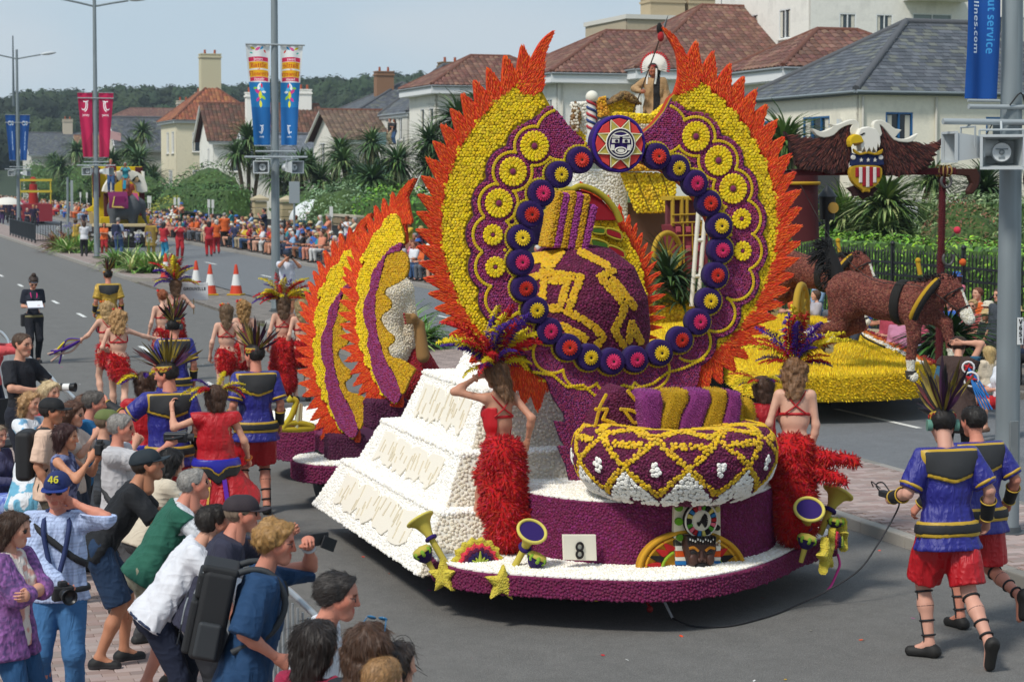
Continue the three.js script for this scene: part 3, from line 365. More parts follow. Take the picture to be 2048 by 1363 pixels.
// ---------------------------------------------------------------- the wooded hill
{
reseed(91);const mk=(sd)=>{const c=merge([lump(1,0.85,1,sd,0.5,2.3,0),lump(0.62,0.55,0.62,sd+3,0.5,2,0).translate(0.55,0.38,0.2),lump(0.58,0.6,0.58,sd+6,0.5,2,0).translate(-0.5,0.3,-0.25)]);const L=overMesh(c,0.14,()=>true,1.2),q=new THREE.Quaternion(),G=[];for(const e of L){const g=leafG.clone().scale(0.24,0.24,0.24);q.setFromUnitVectors(V(0,0,1),e.n.add(V(rr(-0.8,0.8),rr(0,0.9),rr(-0.8,0.8))).normalize());G.push(g.rotateZ(rr(0,6)).applyQuaternion(q).translate(e.p.x,e.p.y,e.p.z));}return merge([c.scale(0.93,0.93,0.93),...G]);};
const kinds=[mk(1),mk(5),mk(9)];
kinds.forEach((g,ki)=>{const L=[];for(let i=0;i<620;i++){const s=rr(300,820),t=rr(-160,330),p=rd(s,t),d=Math.hypot(p.x,p.z);if(d<380||p.x>160)continue;const hh=G_(s,t);if(hh<2&&R()<0.4)continue;const r=rr(3.2,6.2)*(d>560?1.3:1);L.push({p:V(p.x,hh-0.5+r*0.55,p.z),s:r,q:rr(0,6.28),c:jit(pick(['#27381f','#2d4022','#22321d','#33462a','#1e2d1c']),0.2,0.02)});}
const m=new THREE.InstancedMesh(g,M('#ffffff',0.95,{side:2}),L.length);m.name=numbered('hillside_wood');m.userData.kind='stuff';L.forEach((e,i)=>{m.setMatrixAt(i,m4.compose(e.p,new THREE.Quaternion().setFromAxisAngle(V(0,1,0),e.q),V(e.s,e.s*0.95,e.s)));m.setColorAt(i,e.c);});scene.add(m);});
}
// ---------------------------------------------------------------- gardens
reseed(41);const onTs=(px,py,t)=>onT(px,py,t)[0];
const LG=['#6f9c26','#82b030','#5c8c20'],GG=['#6f8352','#80965f','#5f7548','#96a878'],DG=['#41642c','#4e7232','#365526'];
hedge('bright green clipped hedge behind the iron railings',33,52,23.5,1.1,0.1,2.15,LG,0.14,0.1);
hedge('tall grey-green hedge in front of the cream slate-roofed house',38,47.5,28.3,1.3,0,3.15,GG,0.15,0.1);
hedge('grey-green low hedge between the palms and the red-brown shrub',36,46,26.2,1.0,0,2.5,GG,0.15,0.1);
bush('red-brown twiggy shrub behind the bright green hedge','shrub',onTs(1930,480,25.6),25.6,0.1,[2.6,3.0,2.6],['#6f4c30','#5b5a2c','#7d5238','#4f5a28'],0.1,0.07,'shrub');
cordyline('spiky cabbage palm left of the eagle shield, low and wide',onT(1688,455,25.4)[0],25.4,0,[[0,2.5,0,1.1],[0.4,1.8,0.5,0.9]],['#5f7a34','#a3b070','#7a7a48'],230);
cordyline('largest spiky cabbage palm under the eagle shield',onT(1772,420,25.6)[0],25.6,0,[[0,2.9,0,1.15],[-0.3,2.2,0.4,0.95]],['#566f34','#96a468','#6e7042'],260);
cordyline('small cabbage palm with bare trunk against the white garden wall',onT(1866,362,29.2)[0],29.2,0,[[0,3.6,0,0.75]],['#4a6430','#7d9456','#7a6a3c'],170);
cordyline('dark round cabbage palm between the boot sign and the grey post',onT(1969,378,30.4)[0],30.4,0,[[0,3.3,0,1.0]],['#3e5630','#5f7a48','#4c5a30'],220);
cordyline('cabbage palm half hidden behind the right wing of the ring',57,28.5,0,[[0,4.6,0,1.4]],undefined,170);
cordyline('big dark many-headed cabbage palm left of the flower ring',97,29.6,0,[[-0.9,5.4,0,1.35],[0.5,6.6,0.3,1.5],[-1.1,4.2,0.5,1.2],[1.2,5.4,-0.6,1.5],[0.2,5.0,0.9,1.4],[1.8,7.2,0,1.5],[0.4,3.8,0.9,1.3]],['#48663a','#748c50','#5c6a3c'],150);
cordyline('small cabbage palm low beside the flower ring',97,26.6,0,[[-0.9,3.6,0,1.3],[0.4,4.4,0,1.3]],['#3a5a2c','#6b8a48','#4a5a2c'],130);
for(const[px,py,t,lab,hd]of[[655,300,29,'cabbage palm clump left of the balcony house',[[-1,4.4,0,1.3],[0.8,5.3,0,1.3],[0.2,3.4,0.6,1.2]]],[712,300,29,'tall cabbage palm clump in front of the glass balcony',[[-0.8,4.6,0,1.3],[0.9,5.6,0.2,1.3],[0.1,3.7,0.8,1.2]]],[610,330,27,'low cabbage palm behind the stone gate piers',[[-0.3,4.4,0,1.4],[0.9,3.6,0.3,1.3]]],[497,290,26.6,'single tall cabbage palm with bare leaning trunk',[[0,6.2,0,1.6],[-0.8,5.2,0.2,1.4],[0.7,5.0,0.3,1.4]]],[555,350,26,'young cabbage palm behind the lamp post with flower banners',[[0,3.6,0,1.3],[0.8,2.9,0.3,1.1]]],[285,298,30,'slim palm before the cream house',[[0,8.2,0,1.6]]],[140,320,27,'bushy cabbage palm left of the pink banners',[[-1.2,5.0,0,1.9],[0.8,6.8,0,2.0],[0,3.8,1,1.9],[1.6,5.0,0,1.7]]],[245,335,26,'cabbage palm right of the pink banners',[[-1,5.2,0,1.8],[0.8,6.2,0,1.7],[0,3.9,0.8,1.7]]],[277,340,25.4,'large bushy cabbage palm behind the elephant float',[[0,5.0,0,1.9],[1.2,3.6,0.5,1.6],[-1,3.7,0.5,1.6]]],[105,330,29,'far cabbage palm near the left blue banners',[[0,6,0,1.6],[1,4.6,0,1.5]]]]){const q=onT(px,py,t);cordyline(lab,q[0],t,0,hd,['#4a6a3a','#788f56','#66663c'],120,undefined);}
hedge('long dark clipped hedge left of the stone gate piers',onTs(360,380,24.5),onTs(478,380,24.5),24.5,1.6,0,3.0,DG,0.3,0.2);
hedge('dark green hedge in front of the glass balcony house',onTs(702,365,28),onTs(800,365,28),28,1.4,0,3.7,DG,0.28,0.18);
hedge('bright green hedge behind the two tall orange wings',onTs(740,400,24.2),onTs(850,400,24.2),24.2,1.6,0,2.7,['#4a7a20','#558826','#3d681c'],0.24,0.16);
bush('yellow-green flowering bush behind the crowd','bush',onTs(350,390,23.6),23.6,0,[3.5,2.3,9],['#8a8a2a','#9c9a30','#6f7c28'],0.26,0.16);
bush('broad dark bush in front of the white gabled house','bush',onTs(420,360,26.5),26.5,0.4,[5,4.2,9],DG,0.34,0.22);
bush('round silver-green bush beside the white covered boat','bush',onTs(700,400,24.2),24.2,0,[4.4,3.3,6.2],['#6d8a62','#86a07a','#54704a'],0.2,0.14);
bush('round clipped dark bush left of the elephant float','bush',onTs(155,380,23.6),23.6,0,[3,3.4,5],DG,0.32,0.22);
bush('green bush low behind the two tall orange wings','bush',onTs(790,395,25.5),25.5,0,[4,3.4,6],LG,0.26,0.16);
for(const[s,t,z]of[[170,25,4],[182,26.5,4.5],[152,25.5,3.4],[200,27,5],[225,27,5.5],[250,26,5],[280,27,6],[112,26.5,3.2],[88,26.8,3.4],[78,27,3.2],[68,27.5,3.0]])bush('dark leafy garden bush '+({170:'behind the stone wall left of the lamp post',182:'beside the white gabled house',152:'in front of the slate porch',200:'below the cream house',225:'beyond the pink banners',250:'between the two left lamp posts',280:'farthest, at the left edge',112:'behind the covered boat',88:'left of the great pot',78:'below the flats balcony, seen through the ring',68:'beside the cream slate-roofed house'})[s],'bush',s,t,0,[4.5,z,8],DG,0.4,0.26,'bush');
{const t30=thing('garden_wall','white garden wall in front of the cream slate-roofed house','wall',47,31.8);part(t30,'render',uvBox(box(0.25,2.9,26,0,1.45,0),0.25),wallMatOf('#dfe2e4'));part(t30,'coping',box(0.36,0.1,26.1,0,2.95,0),M('#d5d5d0',0.8));}
{ // stone piers, wall and the dark mesh fence behind the crowd
const st=new THREE.MeshStandardMaterial({map:paveMap([0.56,0.49,0.38]),roughness:0.95});
const p1=[[519,'left square stone gate pier by the green bin'],[574,'right square stone gate pier next to the rubble wall']];
for(const[px,lab]of p1){const s=onTs(px,430,22.9),g=thing('gate_pier',lab,'gate pier',s,22.9,0.1,0);for(let k=0;k<6;k++)part(g,'stone_block',rbox(0.72,0.36,0.72,0.03,rr(-0.01,0.01),0.19+k*0.38,0),pick([M('#b3a37f',0.95),M('#a59674',0.95),M('#bcae8c',0.95)]));part(g,'coping_stone',merge([rbox(0.9,0.16,0.9,0.03,0,2.38,0),new THREE.ConeGeometry(0.58,0.22,4).rotateY(Math.PI/4).translate(0,2.56,0)]),M('#b9ab8c',0.95));}
const sA=onTs(580,430,22.9)-0.6,w=thing('stone_wall','low brown rubble wall right of the gate pier','wall',sA-7,22.9,0.1);for(let k=0;k<5;k++)for(let i=0;i<22;i++)part(w,'stone',rbox(0.3,0.33,rr(0.52,0.62),0.05,rr(-0.02,0.02),0.17+k*0.35,7-i*0.64-(k%2)*0.3),pick([M('#7d6f58',1),M('#8a7a60',1),M('#6e614d',1),M('#94866c',1)]));part(w,'mortar',box(0.24,1.72,14,0,0.88,0),M('#8f8672',1));part(w,'coping',box(0.4,0.1,14.2,0,1.82,0),M('#b5ac98',0.95));
const mf=thing('mesh_fence','long dark fence behind the seated crowd, draped in black netting','fence',115,22.35,0.12);part(mf,'netting',box(0.03,1.25,124,0,0.68,0),M('#24282a',0.9));part(mf,'top_rail',box(0.06,0.06,124,0,1.33,0),M('#1c1f21',0.7));for(let i=0;i<42;i++)part(mf,'post',box(0.07,1.45,0.07,-0.05,0.72,61-i*3),M('#26292b',0.7));
}
{ // iron railings
const r=thing('iron_railing','black iron railings with pointed bars behind the seated ladies','railing',43,22.35,0.1);const bm=M('#15171a',0.5),pg=merge([box(0.022,1.95,0.022,0,0.98,0),new THREE.ConeGeometry(0.028,0.12,4).translate(0,2.0,0)]);
for(let i=0;i<150;i++){const m=part(r,'railing_bar',pg,bm);m.position.set(0,0,9.5-i*0.14);}
part(r,'rail',merge([box(0.03,0.05,21,0,1.72,-1),box(0.03,0.05,21,0,1.45,-1),box(0.03,0.05,21,0,0.2,-1)]),bm);
for(let i=0;i<8;i++)part(r,'railing_post',merge([box(0.07,2.1,0.07,0,1.05,9.57-i*2.94),sph(0.06,0,2.14,9.57-i*2.94,8)]),bm);
part(r,'scroll',merge(Array.from({length:20},(_,i)=>new THREE.TorusGeometry(0.1,0.012,5,14).rotateY(Math.PI/2).translate(0,1.585,9.3-i*0.42))),bm);part(r,'swag',merge([0,1,2].map((i)=>tube(Array.from({length:9},(_,k)=>[-0.04,1.4-0.42*Math.sin(k/8*Math.PI),8.2-i*2.94-k*0.28]),0.025,5))),bm);
}
{const q=onT(627,415,23.4),b=thing('covered_boat','white covered boat hull upturned behind the rubble wall','boat',q[0],23.6,1.5,0.2);const g=new THREE.SphereGeometry(1,24,10,0,6.283,0,Math.PI/2).scale(1.3,1.1,2.1);part(b,'hull',g,M('#d9dcdb',0.5));part(b,'teal_band',new THREE.CylinderGeometry(1,0.98,0.3,24,1,true).scale(1.31,1,2.11).translate(0,-0.1,0),M('#1f6070',0.5,{side:2}));part(b,'trestle',merge([box(0.1,1.5,0.1,0.6,-0.75,1),box(0.1,1.5,0.1,-0.6,-0.75,1),box(0.1,1.5,0.1,0.6,-0.75,-1),box(0.1,1.5,0.1,-0.6,-0.75,-1)]),M('#6b6258',0.9));}
{const q=onH(530,470,0.12),b=thing('litter_bin','dark green wheeled bin lid beside the left gate pier','bin',q[0],20.9,0.12);part(b,'bin_body',rbox(0.9,1.0,1.1,0.08,0,0.55,0),M('#2c5a3c',0.5));part(b,'lid',new THREE.CylinderGeometry(0.56,0.56,0.96,14,1,false,0,Math.PI).rotateZ(Math.PI/2).rotateX(-Math.PI/2).scale(1,0.6,1).translate(0,1.06,0),M('#1f6b48',0.4));for(const z of[-0.4,0.4])part(b,'wheel',cyl(0.12,0.12,0.08,0,0,0,12).rotateZ(Math.PI/2).translate(0.3,0.12,z),M('#1a1a1a',0.8));}
scene.fog=new THREE.FogExp2(new THREE.Color(0.62,0.74,0.84),0.00022);

// ---------------------------------------------------------------- the Aztec flower float, number 8
const FS=15.5,FT=6.5;
const fl=thing('carnival_float','flower-covered Aztec carnival float with a big orange, yellow and purple winged ring','carnival float',FS,FT);
const onF=(px,py,z)=>{const q=onS(px,py,FS-z);return[q[0]-FT,q[1]];}; // photograph -> the float's own upright plane at z
const onFH=(px,py,h)=>{const q=onH(px,py,h);return[q[1]-FT,FS-q[0]];}; // photograph -> its level plane at h: [x, z]
const projP=(p)=>{const w=fl.localToWorld(p.clone());const c=w.sub(camera.position),f=V(0,-Math.sin(TILT),-Math.cos(TILT)),u=V(0,Math.cos(TILT),-Math.sin(TILT)),d=c.dot(f);return[CX+c.x/d*FOC,CY-c.dot(u)/d*FOC];};
fl.updateMatrixWorld();
const COL={yellow:'#ecca04',gold:'#c99a08',orange:'#e2480c',purple:'#8f2a58',plum:'#6c1444',violet:'#2a0c5e',white:'#f0ede4',cream:'#e2d8c0',lemon:'#d2c24e',green:'#6d9a1c',pink:'#d81e62'};
const flowerMat=M('#ffffff',0.82),felt=(h)=>M(h,0.95);
function flowered(parent,name,g,hex,pitch,fl_,size,flname,colorOf,keep){ // a solid covered in flower heads
const m=part(parent,name,g,felt(hex));const L=overMesh(g,pitch,keep);for(const e of L){e.s=size*rr(0.85,1.2);e.n=e.n.clone().add(V(rr(-0.25,0.25),rr(-0.25,0.25),rr(-0.25,0.25))).normalize();e.c=jit((colorOf&&colorOf(e.p))||hex,0.16,0.012);}scatter(m,flname||'flower_heads',fl_,flowerMat,L);return m;
}
// --- ring
const RZ=-1.2,c0=[1216,450],c1=[1232,519];
const toF=(P,z=RZ)=>P.map((p)=>onF(p[0],p[1],z));
const pol=(c,r,deg)=>[c[0]+Math.cos(deg*Math.PI/180)*r,c[1]-Math.sin(deg*Math.PI/180)*r];
const ringDiscs=[[1063,292,27],[1020,343,26],[992,406,26],[980,469,18],[985,533,18],[1385,273,26],[1430,321,26],[1459,377,26],[1476,437,17],[1478,501,16]];
const lobes=[...ringDiscs.map((d)=>[d[0],d[1],52]),[1118,270,64],[1003,598,50],[1042,660,50],[1318,258,62],[1464,562,50],[1427,625,50],[1376,682,52],[1100,705,52],[1160,737,52],[1225,746,55],[1294,738,52]];
const lobeD=(x,y)=>{let d=Math.hypot(x-c1[0],y-c1[1])-236;for(const l of lobes)d=Math.min(d,Math.hypot(x-l[0],y-l[1])-l[2]);return d;};
const leftEdge=[[1052,132],[1066,153],[1093,203],[1099,213],[1112,224],[1135,255],[1160,278],[1178,300]],rightEdge=[[1379,128],[1366,140],[1352,184],[1339,196],[1326,222],[1305,248],[1279,270],[1272,292]];
const arc=(c,r,a,b,n=40)=>Array.from({length:n+1},(_,i)=>pol(c,typeof r==='function'?r(mixf(a,b,i/n)):r,mixf(a,b,i/n)));
const scal=(deg)=>329+14*Math.pow(Math.abs(Math.sin((deg+1)*Math.PI/6.6)),0.6);
const wingL=(r,n)=>[...leftEdge,...arc(c1,199,104,254,40),...arc(c0,r,251,118,n)],wingR=(r,n)=>[...rightEdge,...arc(c1,199,76,-74,40),...arc(c0,r,-71,62,n)];
const tailP=[[1076,728],[1103,797],[1124,826],[1126,842],[1104,840],[1118,880],[1126,889],[1111,891],[1128,928],[1136,962],[1290,962],[1345,860],[1384,790],[1400,715],[1340,700],[1232,717],[1130,700]];
const ring=part(fl,'winged_ring',merge([wingL(346,50),wingR(346,50)].map((P)=>extr(toF(P),0.08,0,[],RZ-0.08))),felt('#a8330a'));
const yPlate=part(ring,'yellow_band',merge([extr(toF(wingL(scal,160)),0.03,0,[],RZ+0.001),extr(toF(wingR(scal,160)),0.03,0,[],RZ+0.001)]),felt('#9c8200'));
const purplePoly=(()=>{ // the scalloped purple field: march its outline around the inner circle
const out=[];for(let a=106;a<=434;a+=1.5){let lo=200,hi=330;for(let k=0;k<18;k++){const m=(lo+hi)/2,p=pol(c1,m,a);if(lobeD(p[0],p[1])<0)lo=m;else hi=m;}out.push(pol(c1,lo,a));}return out;})();
const inWing=(x,y)=>!(y<300&&x>1040&&x<1400&&inPoly(x,y,[...leftEdge,...[...rightEdge].reverse(),[1379,20],[1052,20]]));
{
const clip=purplePoly.filter((p)=>inWing(p[0],p[1]));const P=[leftEdge[7],...[...leftEdge].reverse().slice(1,5),...clip,...rightEdge.slice(3)].concat(arc(c1,199,436,464,0));const inner=arc(c1,199,76,-256,90);
const pp=part(ring,'purple_field',extr(toF([...[...leftEdge].slice(3,8).reverse(),...clip,...rightEdge.slice(3),...inner]),0.03,0,[],RZ+0.034),felt('#4c1746'));
part(ring,'tail',extr(toF(tailP),0.06,0.01,[],RZ+0.01),felt('#4c1746'));
}
reseed(8);
{ // flower heads over the three colours
const box_=[toF([[820,850]])[0],toF([[1615,60]])[0]];
const px=(x,y)=>projP(V(x,y,RZ));
const base=(u,v)=>{const d0=Math.hypot(u-c0[0],v-c0[1]),d1=Math.hypot(u-c1[0],v-c1[1]);if(d1<203||!inWing(u,v))return null;const a=(Math.atan2(c0[1]-v,u-c0[0])*180/Math.PI+360)%360;return[d0,a];};
const zoneY=(x,y)=>{const[u,v]=px(x,y),b=base(u,v);if(!b)return null;if(b[1]>250&&b[1]<290)return null;if(b[1]>62&&b[1]<118&&(u>1070&&u<1362))return null;if(b[0]>scal(b[1]>180&&b[1]>270?b[1]-360:b[1])-2)return null;if(lobeD(u,v)<3)return null;return jit(R()<0.12?'#c9a800':COL.yellow,0.12,0.01);};
scatter(yPlate,'yellow_chrysanthemums',FL.pom,flowerMat,flowerGrid(box_[0][0],box_[1][0],box_[0][1],box_[1][1],0.029,zoneY,RZ+0.032,0.016));
const inTail=(u,v)=>inPoly(u,v,tailP);
const zoneP=(x,y)=>{const[u,v]=px(x,y);const t=inTail(u,v);if(!t){const b=base(u,v);if(!b||lobeD(u,v)>-2)return null;}for(const d of ringDiscs)if(Math.hypot(u-d[0],v-d[1])<d[2])return null;const d=lobeD(u,v);if(!t&&Math.abs(d+13)<3.5)return null;return jit(R()<0.25?'#943a74':COL.purple,0.2,0.015);};
const L=flowerGrid(box_[0][0],box_[1][0],toF([[1100,965]])[0][1],box_[1][1],0.021,zoneP,RZ+0.066,0.0128,0.25,0.4);scatter(ring,'purple_statice',FL.dome,flowerMat,L);
const beads=[];for(const l of lobes)for(let a=0;a<360;a+=8.5*45/l[2]){const p=pol(l,l[2]-13,a),d=lobeD(p[0],p[1])+13;if(d<-1.5||!inWing(p[0],p[1])||Math.hypot(p[0]-c1[0],p[1]-c1[1])<226)continue;const q=toF([p])[0];beads.push({p:V(q[0],q[1],RZ+0.07),n:V(0,0,1),r:rr(0,6),s:0.0165,c:jit('#d6b40a',0.1)});}
const rosPts=[[1152,320],[1110,349],[1075,386],[1052,428],[1034,475],[1033,523],[1041,575],[1062,618],[1090,660],[1127,692],[1170,712],[1214,720],[1262,716],[1310,703],[1351,677],[1386,641],[1408,600],[1421,549],[1432,499],[1429,451],[1408,406],[1380,366],[1345,336],[1304,313]];
for(const r of rosPts)for(let a=0;a<360;a+=11){const p=pol(r,29,a);if(Math.hypot(p[0]-c1[0],p[1]-c1[1])<Math.hypot(r[0]-c1[0],r[1]-c1[1])-3||rosPts.some((o)=>o!==r&&Math.hypot(o[0]-p[0],o[1]-p[1])<27)||!inWing(p[0],p[1]))continue;const q=toF([p])[0];beads.push({p:V(q[0],q[1],RZ+0.07),n:V(0,0,1),r:rr(0,6),s:0.0145,c:jit('#c8b018',0.1)});}
 // zigzag lines running down the tail
for(const l of[[[1062,742],[1100,748],[1128,772],[1160,768],[1185,790],[1214,782]],[[1400,716],[1360,735],[1330,742],[1300,765],[1265,775],[1240,768],[1210,790]],[[1212,785],[1196,818],[1186,832]],[[1186,806],[1170,835],[1152,880]]])for(const p of alongLine(l,6)){const q=toF([p])[0];beads.push({p:V(q[0],q[1],RZ+0.078),n:V(0,0,1),s:0.0165,c:jit('#d6b40a',0.1)});}
scatter(ring,'yellow_beading',FL.pom,flowerMat,beads);
ringDiscs.forEach((d)=>{const c=toF([d])[0],r=Math.abs(toF([[d[0]+d[2],d[1]]])[0][0]-c[0]);const y=part(fl,'yellow_disc',cyl(r,r,0.02,0,0,0,28).rotateX(Math.PI/2).translate(c[0],c[1],RZ+0.072),felt('#a08600'));const L2=[];for(let k=0;k<5;k++){const rad=r*(0.95-k*0.165),n=Math.max(6,Math.round(rad*6.283/0.034));if(k<4)for(let i=0;i<n;i++)L2.push({p:V(c[0]+Math.cos(i/n*6.283+k)*rad,c[1]+Math.sin(i/n*6.283+k)*rad,RZ+0.083),n:V(rr(-0.2,0.2),rr(-0.2,0.2),1).normalize(),r:rr(0,6),s:0.018,c:jit(COL.yellow,0.1)});}scatter(y,'chrysanthemums',FL.pom,flowerMat,L2);part(y,'centre',sph(r*0.24,c[0],c[1],RZ+0.08,10,1,1,0.5),felt('#7c2a50'));});
 // rosettes: a violet felt roundel with a gerbera in the middle
const petal=(()=>{const g=new THREE.SphereGeometry(1,5,4).scale(0.16,0.5,0.06).translate(0,0.55,0);return g;})();const gb=merge([...Array.from({length:18},(_,i)=>petal.clone().rotateX(0.12).rotateZ(i/18*6.283)),...Array.from({length:14},(_,i)=>petal.clone().scale(0.7,0.66,1).rotateX(0.3).translate(0,0,0.07).rotateZ(i/14*6.283+0.2))]),gc=sph(0.2,0,0,0.1,10,1,1,0.5);
const rosG=lathe([[0,0.02],[0.45,0.028],[0.75,0.04],[0.93,0.03],[1,0],[1,-0.14],[0,-0.14]],26).rotateX(Math.PI/2),fuzz=new THREE.ConeGeometry(0.5,1.2,4).rotateX(Math.PI/2);
const gm={r:M('#c8260c',0.6),y:M('#dfbb08',0.6),p:M('#cf1e5c',0.6)},dark=M('#2a1410',0.9),order='rypryprypryppyrpyrpyrpyr'.split('');
const rosR=Math.abs(toF([[1232+25,519]])[0][0]-toF([[1232,519]])[0][0]);
rosPts.forEach((p,i)=>{const q=toF([p])[0],o=part(fl,'rosette',rosG.clone().scale(rosR,rosR,0.6),felt('#25094f'));o.position.set(q[0],q[1],RZ+0.12+(i%2)*0.012);const L3=[];for(let k=0;k<190;k++){const r=rosR*Math.sqrt(rr(0.15,0.98)),a=rr(0,6.283);L3.push({p:V(Math.cos(a)*r,Math.sin(a)*r,0.02),n:V(rr(-0.5,0.5)+Math.cos(a)*0.4,rr(-0.5,0.5)+Math.sin(a)*0.4,1).normalize(),s:0.008,c:jit('#2c0c60',0.25)});}scatter(o,'violet_fringe',fuzz,flowerMat,L3);
const s=rosR*(0.56+0.04*n3(i*3.3,0,0)),g=part(o,'gerbera',gb.clone().scale(s,s,s).rotateX(rr(-0.15,0.15)).rotateY(rr(-0.15,0.15)).rotateZ(i),gm[order[i]]);g.position.z=0.03;const c=part(o,'gerbera_centre',gc.clone().scale(s,s,s),dark);c.position.z=0.032;});
}
// --- flames: each its own tongue, tufted along its length
function flameGeo(P){return extr(P,0.045,0.012);}
const tufts=(P,base,tip,z,L,dens=0.021,cols=[COL.orange,'#f0641a','#d63c08'])=>{const xs=P.map((p)=>p[0]),ys=P.map((p)=>p[1]),ax=Math.atan2(tip[1]-base[1],tip[0]-base[0]);for(let x=Math.min(...xs);x<Math.max(...xs);x+=dens*0.62)for(let y=Math.min(...ys);y<Math.max(...ys);y+=dens){const qx=x+rr(-0.4,0.4)*dens,qy=y+rr(-0.4,0.4)*dens;if(!inPoly(qx,qy,P))continue;L.push({p:V(qx,qy,z+0.045),a:ax-Math.PI/2+rr(-0.3,0.3),s:[0.0095*rr(0.8,1.2),0.021*rr(0.8,1.3),0.0105],c:jit(pick(cols),0.14,0.012)});}};
function tuftPart(parent,name,L){const m=new THREE.InstancedMesh(FL.spin,flowerMat,L.length);m.name=name;m.userData.kind='stuff';L.forEach((e,i)=>{m.setMatrixAt(i,m4.compose(e.p,qt.setFromEuler(new THREE.Euler(-0.2,0,e.a)),V(...e.s)));m.setColorAt(i,e.c);});parent.add(m);return m;}
function flames(parent,list,z0,mapTo,hex='#c23a0a'){ // list: [tip, base left, base right] in the photograph
const all=[];list.forEach(([tip,b0,b1,b2],i)=>{const z=z0+(i%2)*0.006;const m=[(b0[0]+b1[0])/2,(b0[1]+b1[1])/2],c=(p,k)=>[mixf(p[0],tip[0],k),mixf(p[1],tip[1],k)],bulge=(p,k,w)=>{const q=c(p,k);return[q[0]+(p[0]-m[0])*w,q[1]+(p[1]-m[1])*w];};const P=mapTo([b0,bulge(b0,0.35,0.22),bulge(b0,0.7,0.2),tip,bulge(b1,0.7,0.1),bulge(b1,0.35,0.05),b1]);const S=smooth2(P,3);part(parent,'flame',flameGeo(S).translate(0,0,z),felt(hex));tufts(S,mapTo([m])[0],mapTo([tip])[0],z,all);});return all;
}
{
reseed(17);const list=[];const sideF=(sg)=>{const tips=[115.8,121.6,127.6,133,138.2,143.6,149,154.4,159.8,165.3,170.8,176,181.2,186.3,191.2,196,200.8,205.5,210,214.6,219.4,224.6,230,235.4,240.5,244.6,249];tips.forEach((a,i)=>{const r=400-14*sstep(112,180,a)+12*sstep(205,250,a),lean=4.6+1.2*sstep(130,190,a)-10*sstep(212,244,a),A=(d)=>sg>0?d:180-d+(sg<0?0:0),f=(rad,d)=>{const p=pol(c0,rad,d);return sg>0?p:[2*c0[0]-p[0],p[1]-8];};list.push([f(r,a),f(338,a+lean-3.9),f(338,a+lean+3.9)]);});};
sideF(1);sideF(-1);
const all=flames(fl,list,RZ-0.01,(P)=>toF(P));
for(const H of[[[1107,61],[1094,68],[1078,84],[1064,108],[1054,130],[1046,152],[1030,172],[1052,190],[1083,183],[1087,150],[1088,118],[1095,92]],[[1322,54],[1336,62],[1352,78],[1366,102],[1375,126],[1384,146],[1398,166],[1376,182],[1347,190],[1353,153],[1349,107],[1336,80]]]){const S=smooth2(toF(H),3);part(fl,'flame_horn',flameGeo(S).translate(0,0,RZ-0.004),felt('#c23a0a'));tufts(S,toF([[H[6][0],H[6][1]]])[0],toF([H[0]])[0],RZ-0.004,all);}
const pl=[];for(const[a,b]of[[112,250],[-70,68]])for(let d=a;d<b;d+=0.42)for(let r=337;r<352;r+=3.6){const p=pol(c0,r,d+rr(-0.2,0.2)),q=toF([p])[0];pl.push({p:V(q[0],q[1],RZ+0.02),a:(d-90)*Math.PI/180+rr(-0.3,0.3),s:[0.0125,0.026,0.012],c:jit(pick([COL.orange,'#d63c08']),0.14,0.012)});}all.push(...pl.filter((e)=>{const[u,v]=projP(e.p);return inWing(u,v);}));
tuftPart(ring,'orange_tufts',all);
}
